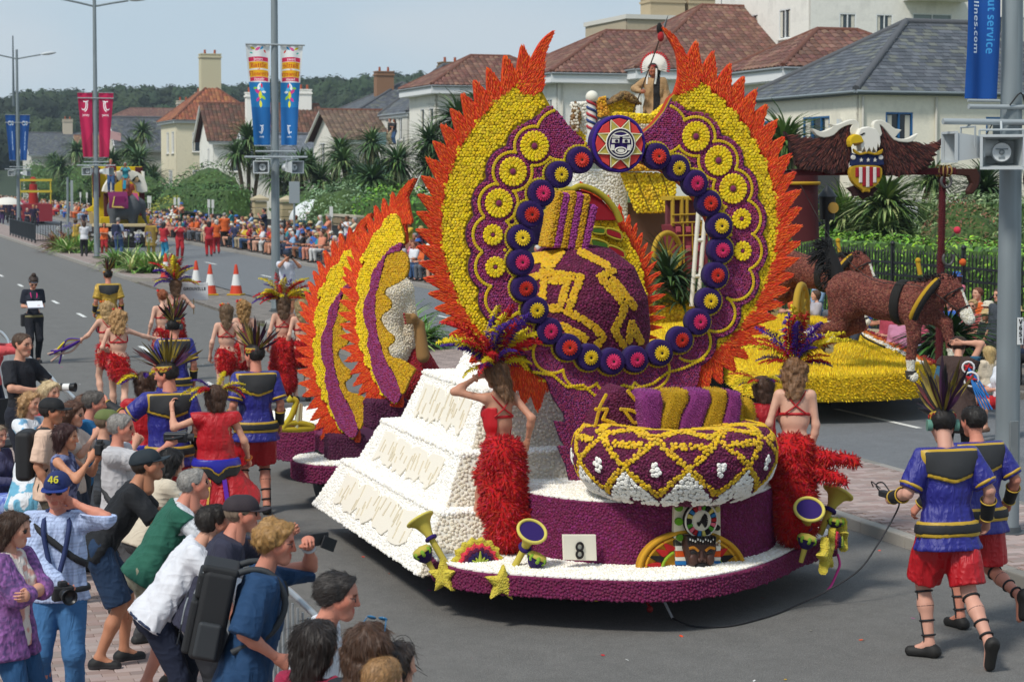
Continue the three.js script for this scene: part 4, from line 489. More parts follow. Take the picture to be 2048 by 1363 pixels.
{ // medallion
const c=toF([[1226,288]])[0],k=Math.abs(toF([[1278,288]])[0][0]-c[0]),z=RZ+0.15,m=part(fl,'sun_medallion',cyl(k,k,0.12,0,0,0,48).rotateX(Math.PI/2).translate(c[0],c[1],z-0.07),felt('#2a0c5e'));const at=(g,dz)=>g.translate(c[0],c[1],z+dz);
part(m,'rim',at(new THREE.TorusGeometry(k*0.95,k*0.07,8,48),-0.01),felt('#34107a'));
for(let i=0;i<8;i++){const a=i/8*6.283+Math.PI/2,q=(r,d)=>[Math.cos(a+d)*r*k,Math.sin(a+d)*r*k];const P=[q(0.52,0),q(0.88,-0.33),q(0.9,0),q(0.88,0.33)];part(m,'coral_wedge',at(extr(P,0.02,0.004),-0.008),felt('#d8423c'));for(let j=-2;j<=2;j++){}const b=a+Math.PI/8,e=(r,d)=>[Math.cos(b+d)*r*k,Math.sin(b+d)*r*k];part(m,'star_point',at(extr([e(0.5,-0.39),e(0.88,0),e(0.5,0.39)],0.03,0.006),-0.005),felt('#bfb050'));part(m,'star_edging',at(merge([bar([...e(0.52,-0.39),0.03],[...e(0.9,0),0.02],0.006),bar([...e(0.52,0.39),0.03],[...e(0.9,0),0.02],0.006)]),0),felt('#d8d0a8'));}
part(m,'face',at(cyl(k*0.5,k*0.5,0.03,0,0,0,36).rotateX(Math.PI/2),0.02),felt('#28105a'));
for(const r of[0.54,0.44])part(m,'white_ring',at(new THREE.TorusGeometry(k*r,k*0.025,6,40),0.035),felt('#e6e2d4'));part(m,'dark_ring',at(new THREE.TorusGeometry(k*0.49,k*0.03,6,40),0.036),felt('#170a38'));
const r2=(x,y,w,h)=>[[x-w,y-h],[x+w,y-h],[x+w,y+h],[x-w,y+h]].map((p)=>[p[0]*k,p[1]*k]),W=felt('#e6e2d4'),D=felt('#1c0a40');
for(const s of[-1,1]){part(m,'eye',at(extr(r2(s*0.2,0.1,0.13,0.07),0.012),0.034),W);part(m,'pupil',at(extr(circ(s*0.18*k,0.1*k,0.055*k,10),0.012),0.047),D);part(m,'cheek',at(extr(r2(s*0.31,-0.13,0.06,0.1),0.012),0.034),W);part(m,'brow',at(bar([s*0.06*k,0.22*k,0.045],[s*0.33*k,0.22*k,0.045],0.006),0),W);}
part(m,'mouth',at(tube(circ(0,-0.24*k,0.17*k,16).map((p)=>[p[0]*1.25,-0.24*k+(p[1]+0.24*k)*0.65,0.04]),0.007,6,40,true),0),W);part(m,'mouth_gap',at(extr(circ(0,0,0.12*k,14).map((p)=>[p[0]*1.1,p[1]*0.55-0.24*k]),0.012),0.034),W);part(m,'forehead_line',at(tube([[-0.3*k,0.3*k,0.04],[0,0.27*k,0.045],[0.28*k,0.32*k,0.04]],0.007),0),W);
}
// --- base: lip, drum, deck, chassis
const lipPts=(()=>{const f=[[870,1160],[915,1175],[960,1183],[1100,1194],[1230,1200],[1330,1201],[1420,1192],[1500,1175],[1560,1153],[1600,1132],[1650,1112],[1672,1098]].map((p)=>onFH(p[0],p[1],0.29));return[...f,[1.95,-2.4],[-1.6,-2.4],[-1.66,-0.85]];})();
const lev=(P,h0,h1,b=0.01)=>extr(P.map((p)=>[p[0],-p[1]]),h1-h0,b).rotateX(-Math.PI/2).translate(0,h0,0);
reseed(23);
const lipS=smooth2(lipPts.slice(0,12),3,false).concat(lipPts.slice(12));
flowered(fl,'lower_rim',lev(lipS,0.28,0.445),COL.plum,0.023,FL.dome,0.015,'plum_flowers',undefined,(p,n)=>Math.abs(n.y)<0.8);
flowered(fl,'lower_deck',lev(lipS.map((p)=>[p[0]*0.985,p[1]-0.03]),0.443,0.457,0.002),'#efece2',0.022,FL.dome,0.014,'white_flowers',undefined,(p,n)=>n.y>0.8&&p.z>-1.3);
const drumS=smooth2([[-0.98,-1.5],[-0.86,-0.72],[-0.52,-0.12],[0,0.16],[0.5,0.19],[1.0,0.02],[1.42,-0.46],[1.56,-1.3]],5,false);
flowered(fl,'drum',lev(drumS,0.455,0.98,0.012),COL.plum,0.021,FL.dome,0.0135,'plum_flowers',(p)=>R()<0.3?'#7a1a58':null,(p,n)=>Math.abs(n.y)<0.8&&p.z>-1.3);
flowered(fl,'upper_deck',lev(drumS.map((p)=>[p[0]*0.985,p[1]-0.012]),0.979,0.992,0.002),'#efece2',0.022,FL.dome,0.014,'white_flowers',undefined,(p,n)=>n.y>0.8);
part(fl,'chassis',merge([box(2.2,0.12,9,0.5,0.26,-5.2),box(0.1,0.2,8,0.9,0.2,-5),box(0.1,0.2,8,-0.5,0.2,-5)]),M('#101010',0.9));
for(const[x,z]of[[-1.1,-2.2],[1.1,-2.2],[-1.1,-7],[1.1,-7]]){const w=part(fl,'wheel',cyl(0.28,0.28,0.22,0,0,0,20).rotateZ(Math.PI/2).translate(x,0.28,z),M('#121212',0.9));part(w,'hub',cyl(0.13,0.13,0.24,0,0,0,12).rotateZ(Math.PI/2).translate(x,0.28,z),M('#555555',0.5));}
{const p=onFH(1300,1222,0.02);part(fl,'tow_light',merge([bar([p[0]-0.03,0.3,p[1]-0.35],[p[0],0.05,p[1]],0.012),sph(0.03,p[0],0.04,p[1],8)]),M('#b02a2a',0.5));const q=onFH(1345,1235,0.02);part(fl,'cable_end',bar([q[0]-0.05,0.3,q[1]-0.3],[q[0],0.02,q[1]],0.012),M('#c8ccd0',0.5));}
// --- stepped pyramid
{
reseed(29);const cx=-0.0,cz=-2.8,tier=(hb,ht,wb,wt,db,dt)=>{const P=[],I=[0,1,5,0,5,4,1,2,6,1,6,5,2,3,7,2,7,6,3,0,4,3,4,7,4,5,6,4,6,7];for(const[h,w,d]of[[hb,wb,db],[ht,wt,dt]])P.push(cx-w,h,cz+d,cx+w,h,cz+d,cx+w,h,cz-d,cx-w,h,cz-d);const g=new THREE.BufferGeometry();g.setAttribute('position',new THREE.BufferAttribute(new Float32Array(P),3));g.setIndex(I);return norm(g.toNonIndexed());};
const tiers=[[0.3,0.77,1.78,1.52,2.0,1.75],[0.77,1.22,1.42,1.2,1.58,1.36],[1.22,1.74,1.06,0.86,1.2,1.0],[1.74,2.0,0.62,0.52,0.75,0.65]];
const popG=new THREE.IcosahedronGeometry(1,0);
tiers.forEach((t,i)=>{const g=tier(...t),m=part(fl,'pyramid_tier',g,felt('#dcd8cc'));const F=overMesh(g,0.024,(p,n)=>n.z<0.55&&n.x<0.5&&n.z>-0.5);for(const e of F){e.s=0.0165*rr(0.75,1.25);e.c=jit('#f4f1ea',0.06,0.006);}scatter(m,'white_pompoms',FL.dome,flowerMat,F);const K=overMesh(g,0.033,(p,n)=>n.z>0.55);for(const e of K){e.s=0.02*rr(0.9,1.15);e.c=jit('#ddd4c2',0.07,0.006);}scatter(m,'cream_popcorn_stitch',popG,flowerMat,K);
if(i<3){ // relief of carved figures on the side that faces the spectators
const fr=new THREE.Group();fr.name='carved_panel';const a=V(cx-t[2],t[0],cz),b=V(cx-t[3],t[1],cz),up=b.clone().sub(a).normalize(),rt=V(0,0,1),n=V().crossVectors(rt,up).normalize();if(n.x>0)n.negate();const H=b.distanceTo(a),Wd=t[4]*1.3;const mk=(P,dep,off)=>{const g2=extr(P,dep,0.004);const bm=new THREE.Matrix4().makeBasis(rt,up,n).setPosition(a.clone().addScaledVector(n,off));g2.applyMatrix4(bm);g2.computeVertexNormals();return g2;};
const out=[];for(let k=0;k<=22;k++){const u=-Wd/2+Wd*k/22;out.push([u,H*(0.80+0.08*n3(k*0.9,i,2))-(k%6===5?0.1*H:0)]);}for(let k=22;k>=0;k--){const u=-Wd/2+Wd*k/22;out.push([u,H*(0.16+0.16*n3(k*1.3,i,7))+(k%5===2?0.12*H:0)]);}
const pm=part(m,'carved_panel',mk(out,0.016,0.006),felt('#ebe4d4'));const gl=[];for(let k=0;k<26;k++){const u=rr(-0.46,0.46)*Wd,v=rr(0.28,0.6)*H,l=rr(0.12,0.3)*H,s=rr(-0.25,0.25)*l;const st=[[u,v],[u+0.02,v],[u+s+0.02,v+l],[u+s,v+l]];gl.push(mk(st,0.012,0.018));}part(m,'carved_lines',merge(gl),felt('#d6ccb4'),'stuff');}
});
for(const[w,d,h]of[[1.52,1.75,0.77],[1.2,1.36,1.22],[0.86,1.0,1.74]])flowered(fl,'pyramid_ledge',rbox(2*w+0.03,0.04,2*d+0.03,0.018,cx,h+0.003,cz),'#e6e2d6',0.026,FL.dome,0.018,'white_pompoms',()=>'#f4f1ea',(p,n)=>n.y>-0.3&&p.x<1.2);
}
{ // front decks further along the float
reseed(33);const a=onFH(592,915,0.3),d1=circ(a[0]+0.75,a[1]-0.4,1.02,40);flowered(fl,'front_drum',lev(d1,0.28,0.74),COL.plum,0.03,FL.dome,0.019,'plum_flowers',undefined,(p,n)=>Math.abs(n.y)<0.8&&p.z>a[1]-0.6);flowered(fl,'front_drum_top',lev(circ(a[0]+0.75,a[1]-0.4,1.0,40),0.74,0.76,0.004),'#efece2',0.03,FL.dome,0.018,'white_flowers',undefined,(p,n)=>n.y>0.8);
const b=onFH(640,965,0.32),d2=circ(b[0]+0.42,b[1]-0.5,0.62,36);flowered(fl,'side_step',lev(d2,0.3,0.5),COL.plum,0.028,FL.dome,0.018,'plum_flowers',undefined,(p,n)=>Math.abs(n.y)<0.8);flowered(fl,'side_step_top',lev(circ(b[0]+0.42,b[1]-0.5,0.6,36),0.5,0.515,0.004),'#efece2',0.028,FL.dome,0.017,'white_flowers',undefined,(p,n)=>n.y>0.8);
flowered(fl,'upper_front_step',lev(circ(b[0]+0.95,b[1]-1.0,0.75,36),0.5,0.72),COL.plum,0.03,FL.dome,0.019,'plum_flowers',undefined,(p,n)=>Math.abs(n.y)<0.8);
const q=(px,py)=>{const z=FS-22.4,v=onF(px,py,z);return[v[0],v[1],z];};part(fl,'snake',merge([tube([q(560,858),q(600,858),q(628,854),q(600,846),q(572,848),q(566,856)],0.035,8,40),tube([q(568,852),q(580,836),q(588,818),q(592,802),q(583,797)],0.036,8,24),bar(q(583,797),q(574,802),0.05,0.02,8)]),felt('#b8a428'));part(fl,'snake_tassel',merge([bar(q(598,806),q(593,856),0.03),bar(q(602,808),q(600,850),0.02)]),felt('#c8c8a0'));
}
// --- the big pot seen through the ring, its striped crest and the feathered sun behind it
{
reseed(51);const z0=-3.0,q=(px,py,z=z0)=>onF(px,py,z),cr=(l)=>l.map((p)=>[1040+p[0]/4.01,380+p[1]/4.01]);
const lines=[[[80,550],[330,510],[215,665],[485,705],[385,970],[590,1090],[660,1180],[610,1250]],[[200,730],[380,730],[325,945],[170,950],[200,730]],[[75,585],[235,545],[180,680],[80,720]],[[490,505],[690,610]],[[735,655],[640,700],[820,905]],[[745,730],[905,930]],[[835,940],[755,1130],[820,1240]],[[870,1200],[890,1070],[955,1210]],[[345,1090],[520,1190]]].map(cr);
const onLine=(u,v)=>{for(const l of lines)for(let i=0;i+1<l.length;i++){const a=l[i],b=l[i+1],dx=b[0]-a[0],dy=b[1]-a[1],t=clamp(((u-a[0])*dx+(v-a[1])*dy)/(dx*dx+dy*dy),0,1);if(Math.hypot(u-a[0]-dx*t,v-a[1]-dy*t)<6.6)return true;}return false;};
const c=q(1150,655),body=lathe([[0,-0.78],[0.5,-0.66],[0.7,-0.3],[0.74,0],[0.71,0.32],[0.58,0.62],[0.34,0.80],[0,0.86]],40).translate(c[0],c[1]-0.02,z0);
flowered(fl,'great_pot',body,'#5c1238',0.024,FL.dome,0.016,'pot_flowers',(p)=>{return(R()<0.3?'#741a4c':null);},(p,n)=>n.z>-0.25);
{const L=[];for(const e of overMesh(body,0.019,(p,n)=>{if(n.z<-0.25)return false;const[u,v]=projP(p);return onLine(u,v);},5)){e.p.addScaledVector(e.n,0.014);e.s=0.0165*rr(0.9,1.15);e.c=jit('#cda20c',0.14);L.push(e);}scatter(fl,'yellow_pot_flowers',FL.pom,flowerMat,L);}
const st=[[1097,492,1116,386],[1110,494,1129,389],[1124,495,1143,386],[1138,497,1157,389],[1151,499,1170,392],[1164,502,1184,413]];st.forEach((s,i)=>{const w=12.5,P=toF([[s[0]-w/2,s[1]],[s[0]+w/2+1,s[1]],[s[2]+w/2+1,s[3]+2],[s[2]+w/2-3,s[3]-3],[s[2]-w/2+2,s[3]-3],[s[2]-w/2,s[3]+3]],z0+0.25);flowered(fl,'crest_stripe',extr(P,0.26,0.02,[],z0+0.05),i%2?'#8a3070':'#b08c10',0.02,FL.dome,0.014,'stripe_flowers',(p)=>i%2?'#98398a':'#c79a10');});
part(fl,'violet_panel',extr(toF([[1062,410],[1106,412],[1102,492],[1066,488]],z0),0.08,0.01,[],z0-0.3),felt('#1c0a48'));
part(fl,'crest_stick',merge([bar([...q(1098,412),z0-0.1],[...q(1120,376),z0-0.1],0.03),bar([...q(1108,410),z0-0.08],[...q(1127,380),z0-0.08],0.025),tube([[1060,422],[1078,432],[1100,422]].map((p)=>[...q(p[0],p[1]),z0-0.1]),0.025)]),felt('#a89820'));
part(fl,'green_panel',extr(toF([[1085,400],[1112,390],[1100,420],[1075,428]],z0),0.04,0.005,[],z0-0.35),felt('#3f6a1c'));part(fl,'red_panel',extr(toF([[1096,376],[1124,372],[1118,388],[1098,388]],z0),0.04,0.005,[],z0-0.4),felt('#8c1420'));
 // feathered sun behind
const zb=z0-0.45,mp=(P)=>toF(P,zb);const yl=smooth2([[1150,440],[1200,432],[1227,440],[1234,455],[1249,470],[1256,490],[1269,503],[1276,526],[1283,545],[1285,568],[1291,587],[1290,608],[1294,624],[1290,648],[1289,667],[1282,690],[1200,700],[1150,560]],3);const yp=part(fl,'feathered_sun',extr(mp(yl),0.05,0,[],zb),felt('#a08600'));{const xs=mp(yl),L=[];const x0=Math.min(...xs.map((p)=>p[0])),x1=Math.max(...xs.map((p)=>p[0])),y0=Math.min(...xs.map((p)=>p[1])),y1=Math.max(...xs.map((p)=>p[1]));L.push(...flowerGrid(x0,x1,y0,y1,0.036,(x,y)=>inPoly(x,y,xs)?jit(COL.yellow,0.1,0.008):null,zb+0.052,0.0195));scatter(yp,'yellow_chrysanthemums',FL.pom,flowerMat,L);}
const tips=[[1163,362],[1180,372],[1197,385],[1218,390],[1242,409],[1261,429],[1276,446],[1287,465],[1298,485],[1308,502],[1316,523],[1323,543],[1328,566],[1332,588],[1333,612],[1333,634],[1328,655],[1316,676]],cc=[1160,590];const list=tips.map((t)=>{const a=Math.atan2(t[1]-cc[1],t[0]-cc[0]),r=Math.hypot(t[0]-cc[0],t[1]-cc[1])-46,b=a+0.17;return[t,[cc[0]+Math.cos(b-0.09)*r,cc[1]+Math.sin(b-0.09)*r],[cc[0]+Math.cos(b+0.1)*r,cc[1]+Math.sin(b+0.1)*r]];});tuftPart(yp,'orange_tufts',flames(fl,list,zb-0.06,mp));
const arch=(P,hex,dz,d=0.05)=>part(fl,'red_arch',extr(mp(P),d,0.006,[],zb+dz),felt(hex));arch([[1138,382],[1150,378],[1175,386],[1200,402],[1218,424],[1226,440],[1180,440],[1160,412]],'#981020',0.05);part(fl,'arch_edging',tube([[1100,392],[1120,378],[1135,379],[1150,372],[1175,378],[1200,394],[1222,420],[1232,442]].map((p)=>[...q(p[0],p[1],zb),zb+0.12]),0.035,6),felt('#a89a28'));
for(const[P,h]of[[[[1178,456],[1202,457],[1202,466],[1178,464]],'#3f6a1c'],[[[1206,457],[1234,466],[1236,478],[1206,468]],'#981020'],[[[1176,478],[1208,487],[1208,496],[1178,490]],'#3f6a1c'],[[[1210,491],[1240,503],[1242,514],[1212,502]],'#981020']]){part(fl,'coloured_bar',extr(mp(P),0.03,0.005,[],zb+0.08),felt(h));part(fl,'bar_edging',tube(mp(P).map((p)=>[p[0],p[1],zb+0.1]),0.014,5,24,true),felt('#a89a28'));}
}
// --- bowl
{
reseed(57);const b=onFH(1350,988,1.0),bx=b[0],bz=b[1]-0.02,Rr=0.865;const prof=[[0,0],[0.56,0.0],[0.72,0.08],[0.82,0.2],[0.862,0.32],[0.868,0.42],[0.84,0.52],[0.77,0.595],[0.62,0.625],[0.4,0.60],[0,0.56]];const g=lathe(prof.map((p)=>[p[0],p[1]]),56).translate(bx,0.985,bz);
const pat=(p)=>{const a=Math.atan2(p.x-bx,p.z-bz),y=(p.y-0.985)/0.63,N=10,f=((a/6.2832*N+0.43)%1+1)%1,tri=Math.abs(f-0.5)*2; // tri 0 at the middle of a diamond, 1 between
const top=0.90-0.05*(1-tri),low=0.14+tri*0.42,up=0.76-0.0*tri,dia=Math.abs(y-0.56)/0.36+(tri)/1.05;
if(Math.abs(y-0.965+0.03*Math.cos(a*10))<0.022)return'#c9a010';if(Math.abs(y-0.84)<0.03&&tri>0.45)return'#c9a010';if(Math.abs(dia-0.98)<0.115&&y>0.16)return'#c9a010';if(y<low-0.06&&y>0.05+0.2*Math.max(0,1-tri*2.2)*0){if(y<0.13&&tri>0.75)return'#5c1238';return'#efece2';}if(Math.hypot(tri*0.8,(y-0.55)*1.2)<0.115)return'#f2efe8';return null;};
flowered(fl,'patterned_bowl',g,'#5c1238',0.022,FL.dome,0.0145,'bowl_flowers',(p)=>pat(p)||(R()<0.3?'#741a4c':null),(p,n)=>p.z>bz-0.62&&n.y>-0.96);
const L=[];for(const e of overMesh(g,0.024,(p,n)=>p.z>bz-0.5&&pat(p)==='#c9a010')){e.s=0.0165;e.c=jit('#d4aa10',0.16);e.p.addScaledVector(e.n,0.012);L.push(e);}scatter(fl,'yellow_bowl_flowers',FL.pom,flowerMat,L);
const L2=[];for(const e of overMesh(g,0.03,(p,n)=>p.z>bz-0.5&&['#efece2','#f2efe8'].includes(pat(p)))){e.s=0.021*rr(0.9,1.15);e.c=jit('#f2efe6',0.05,0.005);e.p.addScaledVector(e.n,0.012);L2.push(e);}scatter(fl,'white_bowl_flowers',FL.pom,flowerMat,L2);
const zc=bz-0.1;const cone=toF([[1188,862],[1200,815],[1216,786],[1236,772],[1262,790],[1282,815],[1290,866]],zc);const cg=extr(smooth2(cone,3),0.3,0.06,[],zc-0.25);flowered(fl,'plum_cone',cg,'#5c1238',0.022,FL.dome,0.0145,'plum_flowers');const L3=[];for(const l of[[[1188,862],[1200,812],[1214,786]],[[1256,782],[1278,808],[1290,842]],[[1192,818],[1215,818],[1206,838],[1230,846],[1236,866]],[[1242,818],[1262,820],[1280,828]],[[1250,822],[1268,846],[1286,842]]])for(const p of alongLine(l,4.5)){const w=toF([p],zc+0.06)[0];L3.push({p:V(w[0],w[1],zc+0.06),n:V(0,0,1),s:0.018,c:jit('#cda20c',0.12)});}scatter(fl,'yellow_zigzag',FL.pom,flowerMat,L3);
const zs=bz-0.02,S=[[[1290,862],[1284,800],[1290,783],[1322,782],[1327,800],[1322,862]],[[1318,862],[1324,830],[1338,800],[1342,782],[1377,780],[1378,800],[1364,828],[1356,862]],[[1356,862],[1364,828],[1380,800],[1390,780],[1420,781],[1424,800],[1414,826],[1402,862]],[[1402,862],[1414,826],[1424,800],[1428,780],[1454,780],[1456,798],[1450,826],[1440,862]],[[1440,862],[1450,826],[1458,796],[1460,781],[1482,786],[1484,806],[1478,862]],[[1476,850],[1478,812],[1490,790],[1500,800],[1498,848]]];S.forEach((P,i)=>flowered(fl,'fringe_stripe',extr(toF(P,zs+0.14),0.3,0.04,[],zs-0.14-(i===5?0.1:0)),i%2?'#a88408':'#7a2a6c',0.019,FL.tuft,0.0105,'stripe_tufts',()=>i%2?pick(['#cda20c','#b88c08']):pick(['#8d3a80','#a04c90','#6c2260'])));
const zi=zs-0.12;flowered(fl,'stripe_end',sph(0.13,...onF(1490,828,zi),zi,14,0.7,1.2,0.8),'#a88408',0.019,FL.tuft,0.0105,'stripe_tufts',()=>pick(['#cda20c','#b88c08']));
}
// --- carved mask, wheel and half sun on the drum; number plate; horseshoe
{
const z=0.2,P_=(P)=>toF(P,z),e=(name,P,hex,d,dz)=>part(fl,name,extr(P_(P),d,0.004,[],z+dz),felt(hex));const hs=(r,yk=1)=>Array.from({length:25},(_,i)=>{const a=Math.PI*i/24;return[1380+Math.cos(a)*r,1137-Math.sin(a)*r*0.73*yk];});
part(fl,'half_sun',extr(P_([...hs(108),[1272,1142],[1488,1142]].slice(0,25)),0.05,0.006,[],z-0.02),felt('#b88412'));
for(let i=0;i<12;i++){const a=Math.PI*(i+0.5)/12,q=(r,d)=>[1380+Math.cos(a+d)*r,1135-Math.sin(a+d)*r*0.73];if(Math.abs(a-Math.PI/2)<0.3)continue;e('red_ray',[q(62,-0.02),q(66,0.17),q(95,0.02),q(66,-0.17)].map((p)=>p),i%3===1?'#1a1210':'#b01818',0.02,0.03);}
part(fl,'sun_rope',merge([tube(P_(hs(104)).map((p)=>[p[0],p[1],z+0.04]),0.02,6,40),tube(P_(hs(92)).map((p)=>[p[0],p[1],z+0.04]),0.012,6,40)]),felt('#c79220'));part(fl,'green_arc',merge([tube(P_(hs(60).slice(0,8)).map((p)=>[p[0],p[1],z+0.045]),0.014),tube(P_(hs(60).slice(17)).map((p)=>[p[0],p[1],z+0.045]),0.014)]),felt('#8aa824'));
e('banded_panel',[[1345,1004],[1436,1004],[1437,1080],[1432,1128],[1349,1128],[1343,1080]],'#e2d6b8',0.05,0.0);
for(const s of[-1,1]){for(const[y0,y1,c]of[[1098,1110,'#d8520e'],[1110,1118,'#e6e0d0'],[1118,1126,'#2070b0'],[1126,1131,'#12306a'],[1088,1098,'#e6e0d0']])e('ear_band',[[1390+s*24,y0],[1390+s*45,y0+1],[1390+s*44,y1],[1390+s*24,y1]],c,0.03,0.045);e('curl',circ(1390+s*36,1072,7,10),s>0?'#8a6a18':'#5a8a18',0.03,0.045);e('leaf',circ(1390-38,1012+(s+1)*14,8,10),'#5f9a14',0.03,0.046);e('scroll_mark',circ(1390+38,1016+(s+1)*18,6,10),s>0?'#1a1210':'#cabf6a',0.03,0.046);}
const wc=P_([[1392,1036]])[0],wr=Math.abs(P_([[1424,1036]])[0][0]-wc[0]),w=part(fl,'calendar_wheel',cyl(wr,wr,0.05,0,0,0,36).rotateX(Math.PI/2).translate(wc[0],wc[1],z+0.08),felt('#2a1c18'));const at=(g)=>g.translate(wc[0],wc[1],z+0.11);const wcols=['#a01820','#2a6a9a','#c8b860','#1a1210','#4a8a20','#d06070'];
for(let i=0;i<18;i++){const a=i/18*6.283,q=(r,d)=>[Math.cos(a+d)*r*wr,Math.sin(a+d)*r*wr];part(w,'wheel_segment',at(extr([q(0.6,-0.13),q(0.92,-0.13),q(0.92,0.13),q(0.6,0.13)],0.015,0.003)),felt(wcols[i%6]));}
for(const r of[0.97,0.56])part(w,'wheel_ring',at(new THREE.TorusGeometry(wr*r,0.009,6,36)),felt('#ddd6c6'));part(w,'wheel_centre',at(cyl(wr*0.53,wr*0.53,0.02,0,0,0,24).rotateX(Math.PI/2)),felt('#d8cfb8'));for(let i=0;i<9;i++){const a=-1+i*0.25;part(w,'wheel_stroke',at(tube([[-0.32*wr+i*0.05*wr,-0.1*wr+Math.sin(a*3)*0.2*wr,0.014],[0,a*0.1*wr,0.016],[0.05*wr+0.3*wr*Math.cos(a),0.38*wr*Math.sin(a*1.4),0.014]],0.008)),felt('#1c1412'));}
 // the mask
const F=P_([[1360,1066],[1418,1066],[1421,1092],[1412,1122],[1404,1138],[1374,1138],[1366,1122],[1357,1092]]),fm=part(fl,'carved_mask',extr(F,0.12,0.03,[],z+0.03),M('#3a1f14',0.55));const zz=z+0.15,pp=(x,y)=>{const q=P_([[x,y]])[0];return[q[0],q[1],zz];};
part(fm,'mask_nose',merge([bar(pp(1389,1094),pp(1389,1112),0.012,0.028),sph(0.022,...pp(1384,1113),8),sph(0.022,...pp(1394,1113),8)]),M('#44261a',0.55));for(const s of[-1,1]){part(fm,'mask_eyebrow',tube([pp(1389+s*7,1095),pp(1389+s*16,1088),pp(1389+s*26,1090)],0.013),felt('#c07a1a'));part(fm,'mask_eye',sph(0.03,...pp(1389+s*15,1098),10,1.2,0.7,0.4),M('#140a08',0.6));part(fm,'mask_cheek',sph(0.05,...pp(1389+s*17,1112),10,0.8,1,0.5),M('#44261a',0.55));}part(fm,'mask_mouth',sph(0.055,...pp(1389,1128),12,1.3,0.75,0.4),M('#0c0606',0.8));part(fm,'mask_lip',bar(pp(1376,1136),pp(1402,1136),0.018),felt('#c07a1a'));part(fm,'mask_fringe',merge(Array.from({length:11},(_,i)=>bar(pp(1362+i*5.4,1066),pp(1363+i*5.2,1082),0.012,0.008,4))),M('#150d0a',0.7));for(let i=0;i<10;i++)part(fm,'mask_bead',sph(0.011,...pp(1366+i*5,1072+(i%3)*2),6),M('#e8e4da',0.5));
const npz=0.0,N=(P)=>toF(P,npz+0.06);part(fl,'number_board',extr(N([[1126,1069],[1192,1069],[1194,1121],[1128,1119]]),0.03,0.004,[],npz+0.03),M('#e8e2cf',0.95));{const c=N([[1159,1103]])[0],g=[0,1].map((i)=>new THREE.TorusGeometry(0.03,0.0105,6,20).scale(0.95,1.05,1).translate(c[0],c[1]-0.018+i*0.062,npz+0.068));part(fl,'number_eight',merge(g),M('#14110f',0.8));}
{const c=onF(1192,1185,0.42);part(fl,'horseshoe',tube(Array.from({length:13},(_,i)=>{const a=0.95+i/12*4.4+Math.PI/2+0.1;return[c[0]+Math.cos(a)*0.045,c[1]+Math.sin(a)*0.055,0.43];}),0.013,6,40),M('#d0b020',0.6));}
}
